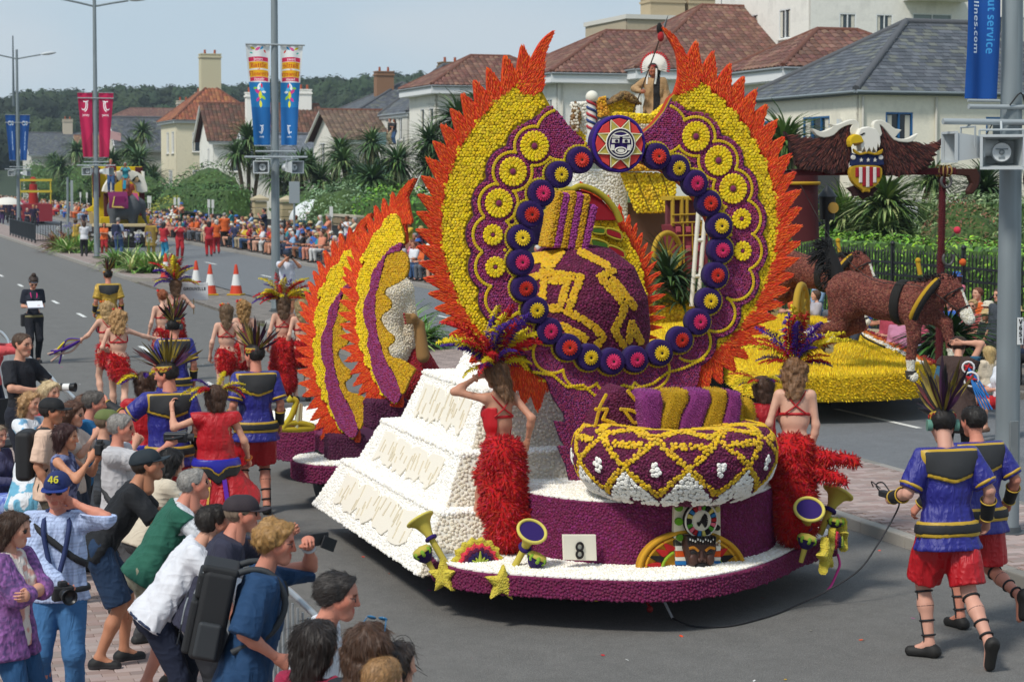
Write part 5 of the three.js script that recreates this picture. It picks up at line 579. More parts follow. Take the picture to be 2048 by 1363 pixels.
// --- trumpets, maracas, stars and flower fans at the two back corners
{
const yarn=(h)=>felt(h),wool=(parent,name,g,hex,pitch=0.02,s=0.014)=>flowered(parent,name,g,hex,pitch,FL.spin,s,'wool',()=>hex);
const at=(px,py,D)=>{const w=rayOf(px,py);w.multiplyScalar(D/-w.z).add(camera.position);return fl.worldToLocal(w);};
const trumpet=(p0,p1,p2,D,r,dD=0)=>{const a=at(...p0,D),m=at(...p1,D),b=at(...p2,D+dD),ax=b.clone().sub(m),L=ax.length();const g=lathe([[r*0.28,0],[r*0.34,L*0.3],[r*0.6,L*0.72],[r*0.98,L*0.95],[r,L]],22);part(fl,'trumpet',merge([aim(g,m,b),bar(a,m,r*0.24,r*0.24,10)]),yarn('#bfae48'));const t=new THREE.TorusGeometry(r,r*0.12,8,28).rotateX(Math.PI/2).translate(0,L,0);part(fl,'trumpet_rim',aim(t,m,b),yarn('#cdbf5c'));part(fl,'trumpet_mouth',aim(cyl(r*0.9,r*0.9,0.012,0,L*0.965,0,24),m,b),yarn('#27105c'));part(fl,'trumpet_collar',aim(new THREE.TorusGeometry(r*0.33,r*0.16,8,18).rotateX(Math.PI/2),m,b),yarn('#2a1260'));};
trumpet([892,1128],[862,1076],[840,1038],16.75,0.115,0.06);trumpet([1027,1136],[1050,1094],[1064,1062],16.6,0.12,-0.13);
trumpet([1600,1076],[1612,1052],[1619,1018],17.3,0.125,-0.16);trumpet([1640,1068],[1660,1020],[1677,984],17.6,0.13,0.06);
const maraca=(p0,p1,D)=>{const a=at(...p0,D),b=at(...p1,D),d=b.clone().sub(a),L=d.length();const h=part(fl,'maraca',aim(lathe([[0.02,0],[0.026,L*0.5],[0.05,L*0.62],[0.082,L*0.86],[0.07,L*1.0],[0,L*1.06]],16),a,b),yarn('#b9a94a'));part(h,'violet_cup',aim(lathe([[0.03,L*0.5],[0.056,L*0.62],[0.086,L*0.82],[0.088,L*0.86],[0.06,L*0.62],[0.03,L*0.5]],16),a,b),yarn('#24104e'));part(h,'green_scallops',aim(merge(Array.from({length:7},(_,i)=>sph(0.022,Math.cos(i/7*6.283)*0.068,L*0.84,Math.sin(i/7*6.283)*0.07,8,1,1.5,1))),a,b),yarn('#7aa02c'));};
maraca([872,1150],[840,1096],16.7);maraca([1052,1162],[1078,1108],16.5);maraca([1602,1124],[1617,1070],17.1);maraca([1665,1072],[1672,1036],17.6);
const star=(px,py,r,D,ry,rot=0)=>{const c=at(px,py,D),P=Array.from({length:10},(_,i)=>{const a=Math.PI/2+i*Math.PI/5+rot,q=i%2?r*0.46:r;return[Math.cos(a)*q,Math.sin(a)*q];});const g=extr(P,0.08,0.025).rotateY(ry).translate(c.x,c.y,c.z);wool(fl,'woolly_star',g,'#cdbb44',0.017,0.0115);};
star(1001,1164,0.155,16.3,0.0,-0.08);star(893,1150,0.15,16.65,-0.9,0.1);star(1643,1110,0.17,17.2,0.75,0.15);star(1676,1070,0.16,17.7,1.2,0);
const fan=(px,py,r,D,ry)=>{const c=at(px,py,D),o=new THREE.Group();[[1,'#c9b83e',0],[0.8,'#d8384a',0.02],[0.66,'#5c1238',0.035],[0.52,'#22104a',0.05]].forEach(([k,h,dz],i)=>{const P=[[-r*k,0]];for(let j=0;j<=16;j++){const a=Math.PI*(1-j/16),q=r*k*(j%2?1.0:0.88);P.push([Math.cos(a)*q,Math.sin(a)*q*1.0]);}P.push([r*k,0]);wool(fl,'fan_layer',extr(P,0.06,0.012,[],dz).rotateY(ry).translate(c.x,c.y,c.z),h,0.018,0.0115);});const L=[];for(let i=0;i<7;i++){const a=Math.PI*(0.1+0.8*i/6);L.push(bar([0,0,0.11],[Math.cos(a)*r*0.42,Math.sin(a)*r*0.42*(i===3?1.3:0.8),0.12],0.03,0.005,5));}part(fl,'fan_leaf',merge(L).rotateY(ry).translate(c.x,c.y,c.z),yarn('#9aa838'));};
fan(952,1126,0.23,16.85,0.0);fan(1658,1090,0.16,17.55,1.0);
part(fl,'corner_block',extr(toF([[1600,1085],[1676,1068],[1678,1112],[1604,1126]],-0.9),0.2,0.02,[],-1.1),felt('#5c1238'));part(fl,'pink_ribbon',tube([at(1676,1108,17.5),at(1680,1128,17.45),at(1672,1150,17.4),at(1664,1168,17.35),at(1656,1180,17.3)],0.012,5),M('#d0308a',0.6));
}
// --- the two tall wings beside the pyramid
{
reseed(63);const mkWing=(px0,py0,D,dx,dy,scale)=>{
const ox=rayOf(px0,py0);ox.multiplyScalar(D/-ox.z).add(camera.position);const yaw=0.62;const w=new THREE.Group(); // local x to the right and a little nearer, facing the spectators
const ex=V(Math.cos(yaw),0,Math.sin(yaw)),n=V(-Math.sin(yaw),0,Math.cos(yaw));const P2=(p)=>{const r=rayOf(p[0]+dx,p[1]+dy),k=ox.clone().sub(camera.position).dot(n)/r.dot(n),q=r.multiplyScalar(k).add(camera.position).sub(ox);return[q.dot(ex),q.y];};
w.name='side_wing';fl.add(w);const o=fl.worldToLocal(ox.clone());w.position.copy(o);w.rotation.y=-yaw-TH;const T=(l)=>l.map(P2);
const red=[[830,356],[812,372],[796,396],[784,420],[776,440],[757,462],[742,490],[726,518],[714,548],[705,580],[702,612],[704,650],[708,684],[720,722],[736,756],[752,786],[768,806],[800,815],[800,790],[770,740],[760,690],[752,640],[752,590],[764,540],[788,500],[812,484],[804,420],[814,390]];
part(w,'flame_base',extr(smooth2(T(red),2),0.05,0.01,[],-0.06),felt('#a8330a'));
const yel=[[790,428],[774,436],[766,456],[757,460],[744,478],[740,494],[728,508],[724,526],[734,520],[722,545],[716,575],[722,596],[713,616],[718,640],[714,656],[724,676],[720,694],[732,708],[731,724],[744,738],[746,754],[760,770],[764,786],[780,796],[793,808],[797,796],[780,760],[752,690],[742,620],[752,560],[776,512],[811,486],[806,450],[800,432]];
const pur=[[811,486],[792,492],[771,515],[760,532],[750,548],[746,578],[737,596],[734,620],[737,648],[744,664],[742,690],[748,714],[752,740],[762,762],[768,780],[778,790],[796,805],[808,790],[804,772],[796,750],[786,735],[780,722],[772,706],[768,690],[762,672],[759,653],[758,636],[756,619],[758,604],[757,588],[763,572],[768,551],[772,532],[780,511],[792,504],[807,500]];
const gold=[[807,500],[820,512],[823,534],[818,552],[806,562],[790,570],[776,578],[774,588],[786,600],[787,614],[776,624],[768,630],[766,640],[780,662],[793,672],[792,684],[780,694],[786,712],[804,716],[824,728],[836,738],[826,754],[812,786],[806,786],[796,750],[780,722],[768,690],[759,653],[756,619],[757,588],[766,560],[774,530],[784,508]];
const cover=(name,poly,hex,z,pitch,fl_,s,fn,cols)=>{const S=smooth2(T(poly),2),m=part(w,name,extr(S,0.03,0.004,[],z),felt(hex));const xs=S.map((p)=>p[0]),ys=S.map((p)=>p[1]);scatter(w,fn,fl_,flowerMat,flowerGrid(Math.min(...xs),Math.max(...xs),Math.min(...ys),Math.max(...ys),pitch,(x,y)=>inPoly(x,y,S)?jit(pick(cols),0.13,0.01):null,z+0.03,s));return m;};
cover('yellow_band',yel,'#9c8200',0,0.029,FL.pom,0.016,'yellow_chrysanthemums',[COL.yellow]);cover('purple_band',pur,'#4c1746',0.03,0.021,FL.dome,0.0128,'purple_statice',[COL.purple,'#943a74']);cover('gold_scroll',gold,'#9a7400',0.02,0.026,FL.pom,0.0145,'gold_flowers',['#c99c04']);
const tips=[[810,378],[784,384],[765,396],[750,411],[734,430],[721,452],[711,471],[702,492],[694,512],[686,533],[684,553],[680,576],[678,600],[678,625],[679,648],[681,671],[683,696],[690,723],[699,748],[707,771],[716,790],[728,808],[742,826]];const cc=[810,615];const list=tips.map((t,i)=>{const up=i<10,bx=mixf(t[0],cc[0],0.30),by=mixf(t[1],cc[1],0.14)+(up?34:12)-(i>16?12+(i-16)*2:0);const d=[t[0]-bx,t[1]-by],L=Math.hypot(...d),nx=-d[1]/L*13,ny=d[0]/L*13;return[t,[bx-nx,by-ny],[bx+nx,by+ny]];});
const all=flames(w,list,-0.04,T);const horn=[[830,356],[815,364],[800,382],[790,400],[778,430],[786,440],[800,432],[806,410],[814,388]];const S=smooth2(T(horn),3);part(w,'flame_horn',flameGeo(S).translate(0,0,-0.035),felt('#c23a0a'));tufts(S,T([[788,432]])[0],T([[830,356]])[0],-0.035,all);const RP=smooth2(T(red),2),YP=smooth2(T(yel),2);const xs=RP.map((p)=>p[0]),ys=RP.map((p)=>p[1]);for(let x=Math.min(...xs);x<Math.max(...xs);x+=0.018)for(let y=Math.min(...ys);y<Math.max(...ys);y+=0.03)if(inPoly(x,y,RP)&&!inPoly(x,y,YP))all.push({p:V(x,y,-0.006),a:rr(0.2,1.2),s:[0.0125,0.026,0.012],c:jit(pick([COL.orange,'#d63c08']),0.14,0.012)});tuftPart(w,'orange_tufts',all);return w;
};
mkWing(742,825,21.2,0,0,1);mkWing(654,894,22.7,-86,70,1);
for(const[px,py,D]of[[776,812,21.1],[694,882,22.5]]){const c=rayOf(px,py);c.multiplyScalar(D/-c.z).add(camera.position);const q=fl.worldToLocal(c);flowered(fl,'wing_foot',rbox(0.42,0.3,0.3,0.04,q.x,q.y-0.08,q.z-0.1),'#4c1238',0.024,FL.dome,0.015,'plum_flowers');}
}

// ---------------------------------------------------------------- lamp posts, banners, loudspeakers
reseed(71);
const steel=new THREE.MeshStandardMaterial({color:C('#8d979b'),roughness:0.55,metalness:0.35,map:tex(128,512,(u,v)=>{const k=0.86+0.10*pn(u*6,v*40,120)+0.08*pn(u*20,v*9,180,3);return[k,k,k];})});
const paleSteel=M('#a9b0b2',0.5,{metalness:0.3}),plastic=M('#b9bfc1',0.45);
function lampPost(label,s,t,arms=true){
const p=thing('lamp_post',label,'lamp post',s,t,0.12,0,'tall double-armed lamp posts on the traffic island');part(p,'pole',new THREE.CylinderGeometry(0.075,0.125,11.8,20).translate(0,5.9,0),steel);part(p,'base_collar',merge([cyl(0.15,0.14,0.09,0,0.03,0,20),cyl(0.2,0.2,0.02,0,0.01,0,20)]),M('#4a4f52',0.7));
if(arms)for(const d of[-1,1]){const a=part(p,'lamp_arm',tube([[0,11.2,0],[d*0.7,11.35,0],[d*1.5,11.5,0]],0.045,8),steel);part(a,'lamp_head',new THREE.SphereGeometry(0.5,14,8).scale(1,0.22,0.36).rotateZ(d*0.14).translate(d*2.0,11.6,0),M('#c4cacc',0.4));part(p,'door',rbox(0.1,0.5,0.02,0.008,0,0.9,0.115),paleSteel);}
part(p,'cross_bar',bar([-0.85,4.13,0.12],[0.85,4.13,0.12],0.03,0.03,8),paleSteel);part(p,'cross_bar',bar([-0.8,7.12,0.1],[0.8,7.12,0.1],0.025,0.025,8),paleSteel);part(p,'cross_bar',bar([-0.55,4.28,0.1],[0.55,4.28,0.1],0.025,0.025,8),paleSteel);return p;
}
function banner(label,s,t,d,y0,y1,wTop,wBot,draw,gap=0.14){ // hangs beside the post on the side d, its plane across the road, narrowing downwards
const g=new THREE.PlaneGeometry(1,1,8,30),p=g.attributes.position;for(let i=0;i<p.count;i++){const u=p.getX(i)+0.5,v=p.getY(i)+0.5,w=mixf(wBot,wTop,v),x=d>0?gap+u*w:-gap-(1-u)*w;p.setXYZ(i,x,mixf(y0,y1,v),0.08+0.05*Math.sin(v*7+d)*(1-v)+0.03*Math.sin(u*9+v*3));}g.computeVertexNormals();
const b=thing('banner',label,'banner',s,t,0.12,0);part(b,'cloth',g,new THREE.MeshStandardMaterial({map:canvasTex(256,1024,draw),roughness:0.85,side:2}));part(b,'hem_rod',merge([bar([d*gap,y1+0.02,0.1],[d*(gap+wTop),y1+0.02,0.1],0.015),bar([d*gap,y0-0.02,0.1],[d*(gap+wBot),y0-0.02,0.1],0.015)]),paleSteel);return b;
}
function speaker(label,s,t,x,y,yaw,sc=1){const o=thing('loudspeaker',label,'loudspeaker',s,t,y+0.12,0);const mv=(g)=>g.scale(sc,sc,sc).rotateY(yaw).translate(x,0,0.12);const fr=(z,w,h)=>[[-w,-h],[w,-h],[w,h],[-w,h]].map((p)=>[p[0],p[1],z]);const A=fr(0.36,0.2,0.155),Bq=fr(0,0.13,0.11),P=[],I=[];for(const q of[...A,...Bq])P.push(...q);for(let i=0;i<4;i++){const j=(i+1)%4;I.push(i,j,4+j,i,4+j,4+i);}I.push(4,5,6,4,6,7);const g=new THREE.BufferGeometry();g.setAttribute('position',new THREE.BufferAttribute(new Float32Array(P),3));g.setIndex(I);const n=norm(g.toNonIndexed());part(o,'horn',mv(n),new THREE.MeshStandardMaterial({color:C('#b9bfc1'),roughness:0.45,side:2}));
part(o,'horn_rim',mv(merge([box(0.43,0.025,0.03,0,0.158,0.36),box(0.43,0.025,0.03,0,-0.158,0.36),box(0.025,0.3,0.03,-0.203,0,0.36),box(0.025,0.3,0.03,0.203,0,0.36)])),plastic);part(o,'driver',mv(merge([cyl(0.1,0.09,0.1,0,0,0,20).rotateX(Math.PI/2).translate(0,0,0.19),cyl(0.1,0.1,0.18,0,0,0,16).rotateX(Math.PI/2).translate(0,0,-0.09)])),M('#d0d4d5',0.45));part(o,'driver_cone',mv(merge([sph(0.028,0,0,0.245,10),box(0.12,0.012,0.012,0,0.03,0.245),box(0.06,0.02,0.006,0,-0.055,0.243)])),M('#7a8286',0.5));part(o,'bracket',mv(merge([bar([-0.21,0,0.15],[-0.21,0.22,0.15],0.012),bar([0.21,0,0.15],[0.21,0.22,0.15],0.012),bar([-0.21,0.22,0.15],[0.21,0.22,0.15],0.012),bar([0,0.22,0.15],[0,0.3,0.1],0.015)])),paleSteel);return o;}
const jLogo=(x,cx,cy,k,word)=>{x.strokeStyle='#fff';x.lineWidth=10*k;x.lineCap='round';x.beginPath();x.moveTo(cx-18*k,cy-40*k);x.quadraticCurveTo(cx+6*k,cy-34*k,cx+30*k,cy-44*k);x.moveTo(cx+8*k,cy-36*k);x.quadraticCurveTo(cx+6*k,cy+20*k,cx-10*k,cy+34*k);x.quadraticCurveTo(cx-26*k,cy+44*k,cx-38*k,cy+30*k);x.moveTo(cx+22*k,cy-30*k);x.quadraticCurveTo(cx+26*k,cy+34*k,cx-8*k,cy+52*k);x.stroke();if(word){x.fillStyle='#fff';x.font='bold '+Math.round(26*k)+'px sans-serif';x.textAlign='center';x.fillText('Jersey',cx,cy+96*k);}};
const mir=(f)=>(x,w,h)=>{x.translate(w,0);x.scale(-1,1);f(x,w,h);};
const flowersBanner=(x,w,h)=>{x.fillStyle='#eef0ee';x.fillRect(0,0,w,h);x.fillStyle='#1f7fc0';x.fillRect(0,h*0.37,w,h);x.fillStyle='#1668ac';x.fillRect(0,h*0.62,w,h);const drop=(cx,cy,r,a,c)=>{x.save();x.translate(cx,cy);x.rotate(a);x.fillStyle=c;x.beginPath();x.moveTo(0,-r*1.6);x.quadraticCurveTo(r*1.1,0,0,r);x.quadraticCurveTo(-r*1.1,0,0,-r*1.6);x.fill();x.restore();};for(const[a,b,r,t,c]of[[70,30,22,2,'#e8d21e'],[120,40,26,1,'#e05a9a'],[170,26,20,4,'#2a9ad0'],[200,60,16,2.6,'#e23a30'],[60,80,14,5,'#3ab0a0'],[120,430,34,0.4,'#ffffff'],[95,470,32,2.2,'#e03a8a'],[160,455,36,5.6,'#58b8e8'],[130,520,36,0.1,'#e9dc2a'],[170,540,28,5.4,'#a6d23a'],[95,560,26,0.8,'#d8389a'],[130,610,30,0,'#f0e840'],[180,480,22,4.8,'#f2f2f2'],[70,440,22,1.4,'#9ad84a'],[150,410,20,3,'#e83060']])drop(a,b,r,t,c);const rib=(y,hh,c)=>{x.fillStyle=c;x.beginPath();x.moveTo(20,y+8);x.quadraticCurveTo(w/2,y-14,w-20,y+8);x.lineTo(w-20,y+hh+8);x.quadraticCurveTo(w/2,y+hh-14,20,y+hh+8);x.fill();};rib(120,44,'#dc2a5a');rib(168,70,'#f4b414');rib(254,70,'#f4b414');rib(326,40,'#dc2a5a');x.textAlign='center';x.fillStyle='#fff';x.font='bold 32px serif';x.fillText('Jersey',w/2,152);x.fillText('Parade',w/2,357);x.fillStyle='#c8401c';x.font='bold 62px serif';x.fillText('Battle',w/2,226);x.font='bold 58px serif';x.fillText('Flowers',w/2,312);x.font='bold 26px serif';x.fillText('of',w/2,254);jLogo(x,w/2,h*0.84,0.9,true);};
const pinkBanner=(x,w,h)=>{x.fillStyle='#c41a52';x.fillRect(0,0,w,h);x.fillStyle='#b01648';x.beginPath();x.moveTo(0,h);x.quadraticCurveTo(w*0.4,h*0.7,w,h*0.62);x.lineTo(w,h);x.fill();jLogo(x,w/2,h*0.2,1.7,true);};
const blueBanner=(x,w,h)=>{x.fillStyle='#0f4c92';x.fillRect(0,0,w,h);x.strokeStyle='#fff';x.lineWidth=14;x.beginPath();x.arc(w*0.4,h*0.18,42,0.6,5.6);x.stroke();x.beginPath();x.arc(w*0.64,h*0.18,42,-1.5,1.5);x.lineTo(w*0.64,h*0.14);x.stroke();x.fillStyle='#7ec0e8';x.fillRect(w*0.52,h*0.145,14,80);x.save();x.translate(w*0.56,h*0.36);x.rotate(Math.PI/2);x.fillStyle='#cfe2f2';x.font='bold 40px sans-serif';x.fillText('working for our island',0,0);x.restore();};
const ferryBanner=(x,w,h)=>{x.fillStyle='#0e4f9e';x.fillRect(0,0,w,h);for(const[u,c,str]of[[0.6,'#3f9ad8','out and about service'],[0.2,'#e8f0f8','www.islandlines.com']]){x.save();x.translate(w*u,866);x.rotate(Math.PI/2);x.scale(0.62,1);x.font='bold 66px sans-serif';x.fillStyle=c;x.textAlign='right';x.fillText(str,0,0);x.restore();}};
const PS=[[17.35,11.19],[52.8,11.3],[90.75,11.28],[132.4,11.5]];
lampPost('nearest grey lamp post, at the right edge, with a number plate',...PS[0]);lampPost('lamp post carrying the two flower parade banners',...PS[1]);lampPost('lamp post carrying the two pink banners',...PS[2]);lampPost('farthest lamp post on the left, carrying the two dark blue banners',...PS[3]);
banner('left flower parade banner, white above and blue below',...PS[1],-1,4.45,7.1,0.66,0.44,flowersBanner);banner('right flower parade banner seen from its back, lettering reversed',...PS[1],1,4.45,7.1,0.62,0.42,mir(flowersBanner));
banner('left pink banner with white lettering',...PS[2],-1,4.5,7.35,0.66,0.42,pinkBanner);banner('right pink banner, its lettering reversed',...PS[2],1,4.5,7.35,0.66,0.42,mir(pinkBanner));
banner('left dark blue banner on the farthest post',...PS[3],-1,4.7,7.6,0.64,0.4,blueBanner);banner('right dark blue banner on the farthest post, reversed',...PS[3],1,4.7,7.6,0.64,0.4,blueBanner);
banner('blue banner with upright lettering on the nearest lamp post',...PS[0],-1,4.36,7.2,0.46,0.36,ferryBanner,0.2);
const np=(s,t,y)=>{const o=scene.children.find((c)=>c.name==='lamp_post');const g=box(0.065,0.27,0.008,0.05,y,0.128);part(o,'number_plate',g,M('#e4e6e4',0.6));[...'V651'].forEach((c,i)=>part(o,'plate_character',text3(c,0.05,0.004).translate(0.05,y+0.095-i*0.063,0.133),M('#151515',0.6)));};np(...PS[0],2.05);
speaker('square horn loudspeaker facing the camera on the nearest post',...PS[0],-0.2,3.83,-0.5,1.0);speaker('horn loudspeaker turned left on the nearest post',...PS[0],-0.42,3.88,-1.75,0.9);
for(const[k,lab]of[[1,'the flower banner post'],[2,'the pink banner post'],[3,'the blue banner post']]){speaker('left horn loudspeaker on '+lab,...PS[k],-0.3,3.86,-0.5);speaker('right horn loudspeaker on '+lab,...PS[k],0.34,3.86,k===1?0.5:0.9);}
{const o=scene.children.find((c)=>c.name==='lamp_post');part(o,'cable',merge([tube([[-0.1,4.3,0.13],[0.02,4.42,0.14],[0.09,4.2,0.14]],0.008),tube([[0.1,4.1,0.12],[0.16,3.8,0.13],[0.08,3.6,0.12],[0.12,3.4,0.1]],0.01),tube([[-0.3,4.1,0.12],[-0.38,3.95,0.13],[-0.3,3.9,0.14]],0.006)]),M('#1a1c1e',0.6));}
// ---------------------------------------------------------------- cones, island plants, barrier, signs
{
let first;const spots=[[420,590,'traffic cone with a yellow foot, tallest in the middle of the gap'],[472,590,'traffic cone right of the others, beside the dancers'],[392,580,'traffic cone partly hidden behind the lettered sign'],[331,560,'traffic cone by the end of the flower bed']];
spots.forEach(([px,py,lab],i)=>{const q=onH(px,py,0.02);if(!first){first=thing('traffic_cone',lab,'traffic cone',q[0],q[1],0.02,0,'orange and white traffic cones');part(first,'foot',rbox(0.46,0.05,0.46,0.015,0,0.025,0),M('#b8931a',0.8));part(first,'cone',lathe([[0.2,0.05],[0.155,0.3],[0.15,0.31]],20),M('#c83a16',0.6));part(first,'white_band',lathe([[0.151,0.3],[0.088,0.66]],20),M('#dcdcd8',0.4));part(first,'tip',lathe([[0.088,0.66],[0.04,0.95],[0.025,0.97],[0,0.97]],20),M('#c83a16',0.6));}else{const c=first.clone();c.name=numbered('traffic_cone');c.userData={...first.userData,label:lab};c.position.copy(rd(q[0],q[1],0.02));c.rotation.y=TH+i;if(i>1)c.children[0].material=M('#2a2a2a',0.8);scene.add(c);}});
}
bedding('leafy flower bed nearest the cones, pale striped leaves',76.5,11.3,0.12,0.85,13,['#6f9a3c','#c2c486','#a8b86a'],0.8);bedding('flower bed clump just beyond the nearest one',80.5,11.3,0.12,0.8,11,['#64903a','#aebc72','#98a85c'],0.85);bedding('flower bed left of the pink banner post with reddish leaves',97.5,11.1,0.12,0.9,9,['#6f9a3c','#c2c486','#a8b86a'],0.85);bedding('reddish bedding plants by the dark barrier',101.5,11.0,0.12,0.9,8,['#7a4a2c','#8a8a3c','#6a4a30'],1.0);
for(const[s,t,n,lab]of[[78.5,11.5,9,'violet agapanthus heads on thin stalks above the nearest flower bed'],[99.5,11.2,8,'violet agapanthus heads beyond the pink banner post']]){const b=thing('agapanthus',lab,'flowers',s,t,0.12);const st=[],L=[];for(let i=0;i<n;i++){const x=rr(-0.7,0.7),z=rr(-2,2),h=rr(1.0,1.45);st.push(bar([x,0,z],[x+rr(-0.1,0.1),h,z],0.012));for(let k=0;k<26;k++){const d=V(rr(-1,1),rr(-0.6,1),rr(-1,1)).normalize();L.push({p:V(x,h,z).addScaledVector(d,0.1),n:d,s:0.035,c:jit(i%3?'#7a78a8':'#c8c8c4',0.15)});}}part(b,'stalks',merge(st),M('#5c7a3c',0.8),'stuff');scatter(b,'flower_heads',FL.floret,flowerMat,L);}
{const g=thing('barrier','black pedestrian guard rail with vertical bars at the far left','guard rail',119,10.6,0.12);const bm=M('#20262c',0.6);part(g,'rail',merge([bar([0,1.02,-9],[0,1.02,7],0.035),bar([0,0.15,-9],[0,0.15,7],0.03),bar([0,1.02,7],[1.4,1.02,7],0.035),bar([0,0.15,7],[1.4,0.15,7],0.03)]),bm);const pg=bar([0,0.15,0],[0,1.02,0],0.014,0.014,5),pp=merge([bar([0,0,0],[0,1.14,0],0.045),sph(0.05,0,1.16,0,8)]);for(let i=0;i<90;i++)part(g,'railing_bar',pg,bm).position.set(0,0,7-i*0.175);for(let i=0;i<9;i++)part(g,'railing_bar',pg,bm).position.set(0.14*(i+1),0,7);for(let i=0;i<9;i++)part(g,'railing_post',pp,bm).position.set(0,0,7-i*2);part(g,'railing_post',pp,bm).position.set(1.4,0,7);}
{let k=0;const where=['right of the tall orange wing, with red print','behind the crowd near the silver bush','left one of the pair beside the gate pier','right one of the pair beside the gate pier','left one of the pair before the yellow bush','right one of the pair before the yellow bush','left one of the pair behind the elephant','right one of the pair behind the elephant','left of the pink banner post','just left of the round dark bush','farthest left among the crowd'];for(const[px,py]of[[805,480],[662,448],[417,410],[425,408],[349,402],[357,404],[296,405],[300,410],[173,388],[160,388],[75,380]]){const t=21.9,s=onT(px,py,t)[0],p=thing('sign_post','thin white stake sign '+where[k],'sign',s,t,0.12,0,'white stakes behind the crowd');part(p,'stake',box(0.06,1.9,0.03,0,0.95,0),M('#d8dad8',0.7));part(p,'sign_board',rbox(k?0.16:0.42,k?0.5:0.72,0.02,0.006,0,2.0,0.03),M('#e6e6e2',0.7));if(!k)for(let i=0;i<4;i++)part(p,'red_print',box(0.3-(i%2)*0.1,0.05,0.003,0,2.16-i*0.13,0.043),M('#b83a3a',0.8));k++;}}
{const p=thing('signal_post','thin grey pole standing left of the pink banner post','pole',99.6,11.0,0.12);part(p,'pole',cyl(0.06,0.06,3.6,0,1.8,0,10),steel);part(p,'sign_back',box(0.12,1.5,0.05,0.2,2.7,0),paleSteel);const f=thing('flag_pole','white flag pole with a red and white cloth in the left gardens','flag',196,25.5,0);part(f,'pole',cyl(0.07,0.05,8.5,0,4.25,0,8),M('#d8dad8',0.6));part(f,'flag',extr([[0,8.3],[1.3,8.0],[1.25,7.2],[0,7.5]],0.02),M('#c8a0a0',0.8));const m=thing('mast','thin radio mast on the wooded skyline','mast',470,40,26);part(m,'mast_pole',cyl(0.35,0.15,16,0,2,0,6),M('#5a6468',0.8));}
for(const[px,lab]of[[588,'green street sign back on a grey pole right of the flower banners']]){const q=onT(px,380,20.2),p=thing('street_sign',lab,'sign',q[0],20.2,0.12);part(p,'pole',cyl(0.05,0.05,3.4,0,1.7,0,8),steel);part(p,'sign_back',rbox(0.5,1.0,0.03,0.01,0,2.9,0.04),M('#9aa2a6',0.6));}
{ // steel crowd barriers along the left kerb
let b0;for(let i=0;i<12;i++){if(!b0){b0=thing('crowd_barrier',ORD[0]+' steel crowd barrier from the camera, along the left kerb','barrier',9.0,2.52,0.12,0,'steel crowd barriers along the left kerb');part(b0,'frame',merge([tube([[0,0.2,1.1],[0,1.05,1.1],[0,1.1,1.05],[0,1.1,-1.05],[0,1.05,-1.1],[0,0.2,-1.1]],0.02,6,40),bar([0,0.2,1.1],[0,0.2,-1.1],0.02)]),M('#b4babd',0.35,{metalness:0.6}));for(let k=0;k<16;k++)part(b0,'upright',bar([0,0.2,1-k*0.133],[0,1.1,1-k*0.133],0.008,0.008,5),M('#b4babd',0.35,{metalness:0.6}));for(const z of[-0.9,0.9])part(b0,'foot',bar([-0.25,0.02,z],[0.25,0.02,z],0.02),M('#a0a6aa',0.4,{metalness:0.5}));part(b0,'leg',merge([bar([0,0.2,-0.9],[0,0.02,-0.9],0.018)]),M('#a0a6aa',0.4));part(b0,'leg',bar([0,0.2,0.9],[0,0.02,0.9],0.018),M('#a0a6aa',0.4));}else{const c=b0.clone();c.name=numbered('crowd_barrier');c.userData={...b0.userData,label:ORD[i]+' steel crowd barrier from the camera, along the left kerb'};c.position.copy(rd(9.0+i*2.3,2.52,0.12));scene.add(c);}}
}

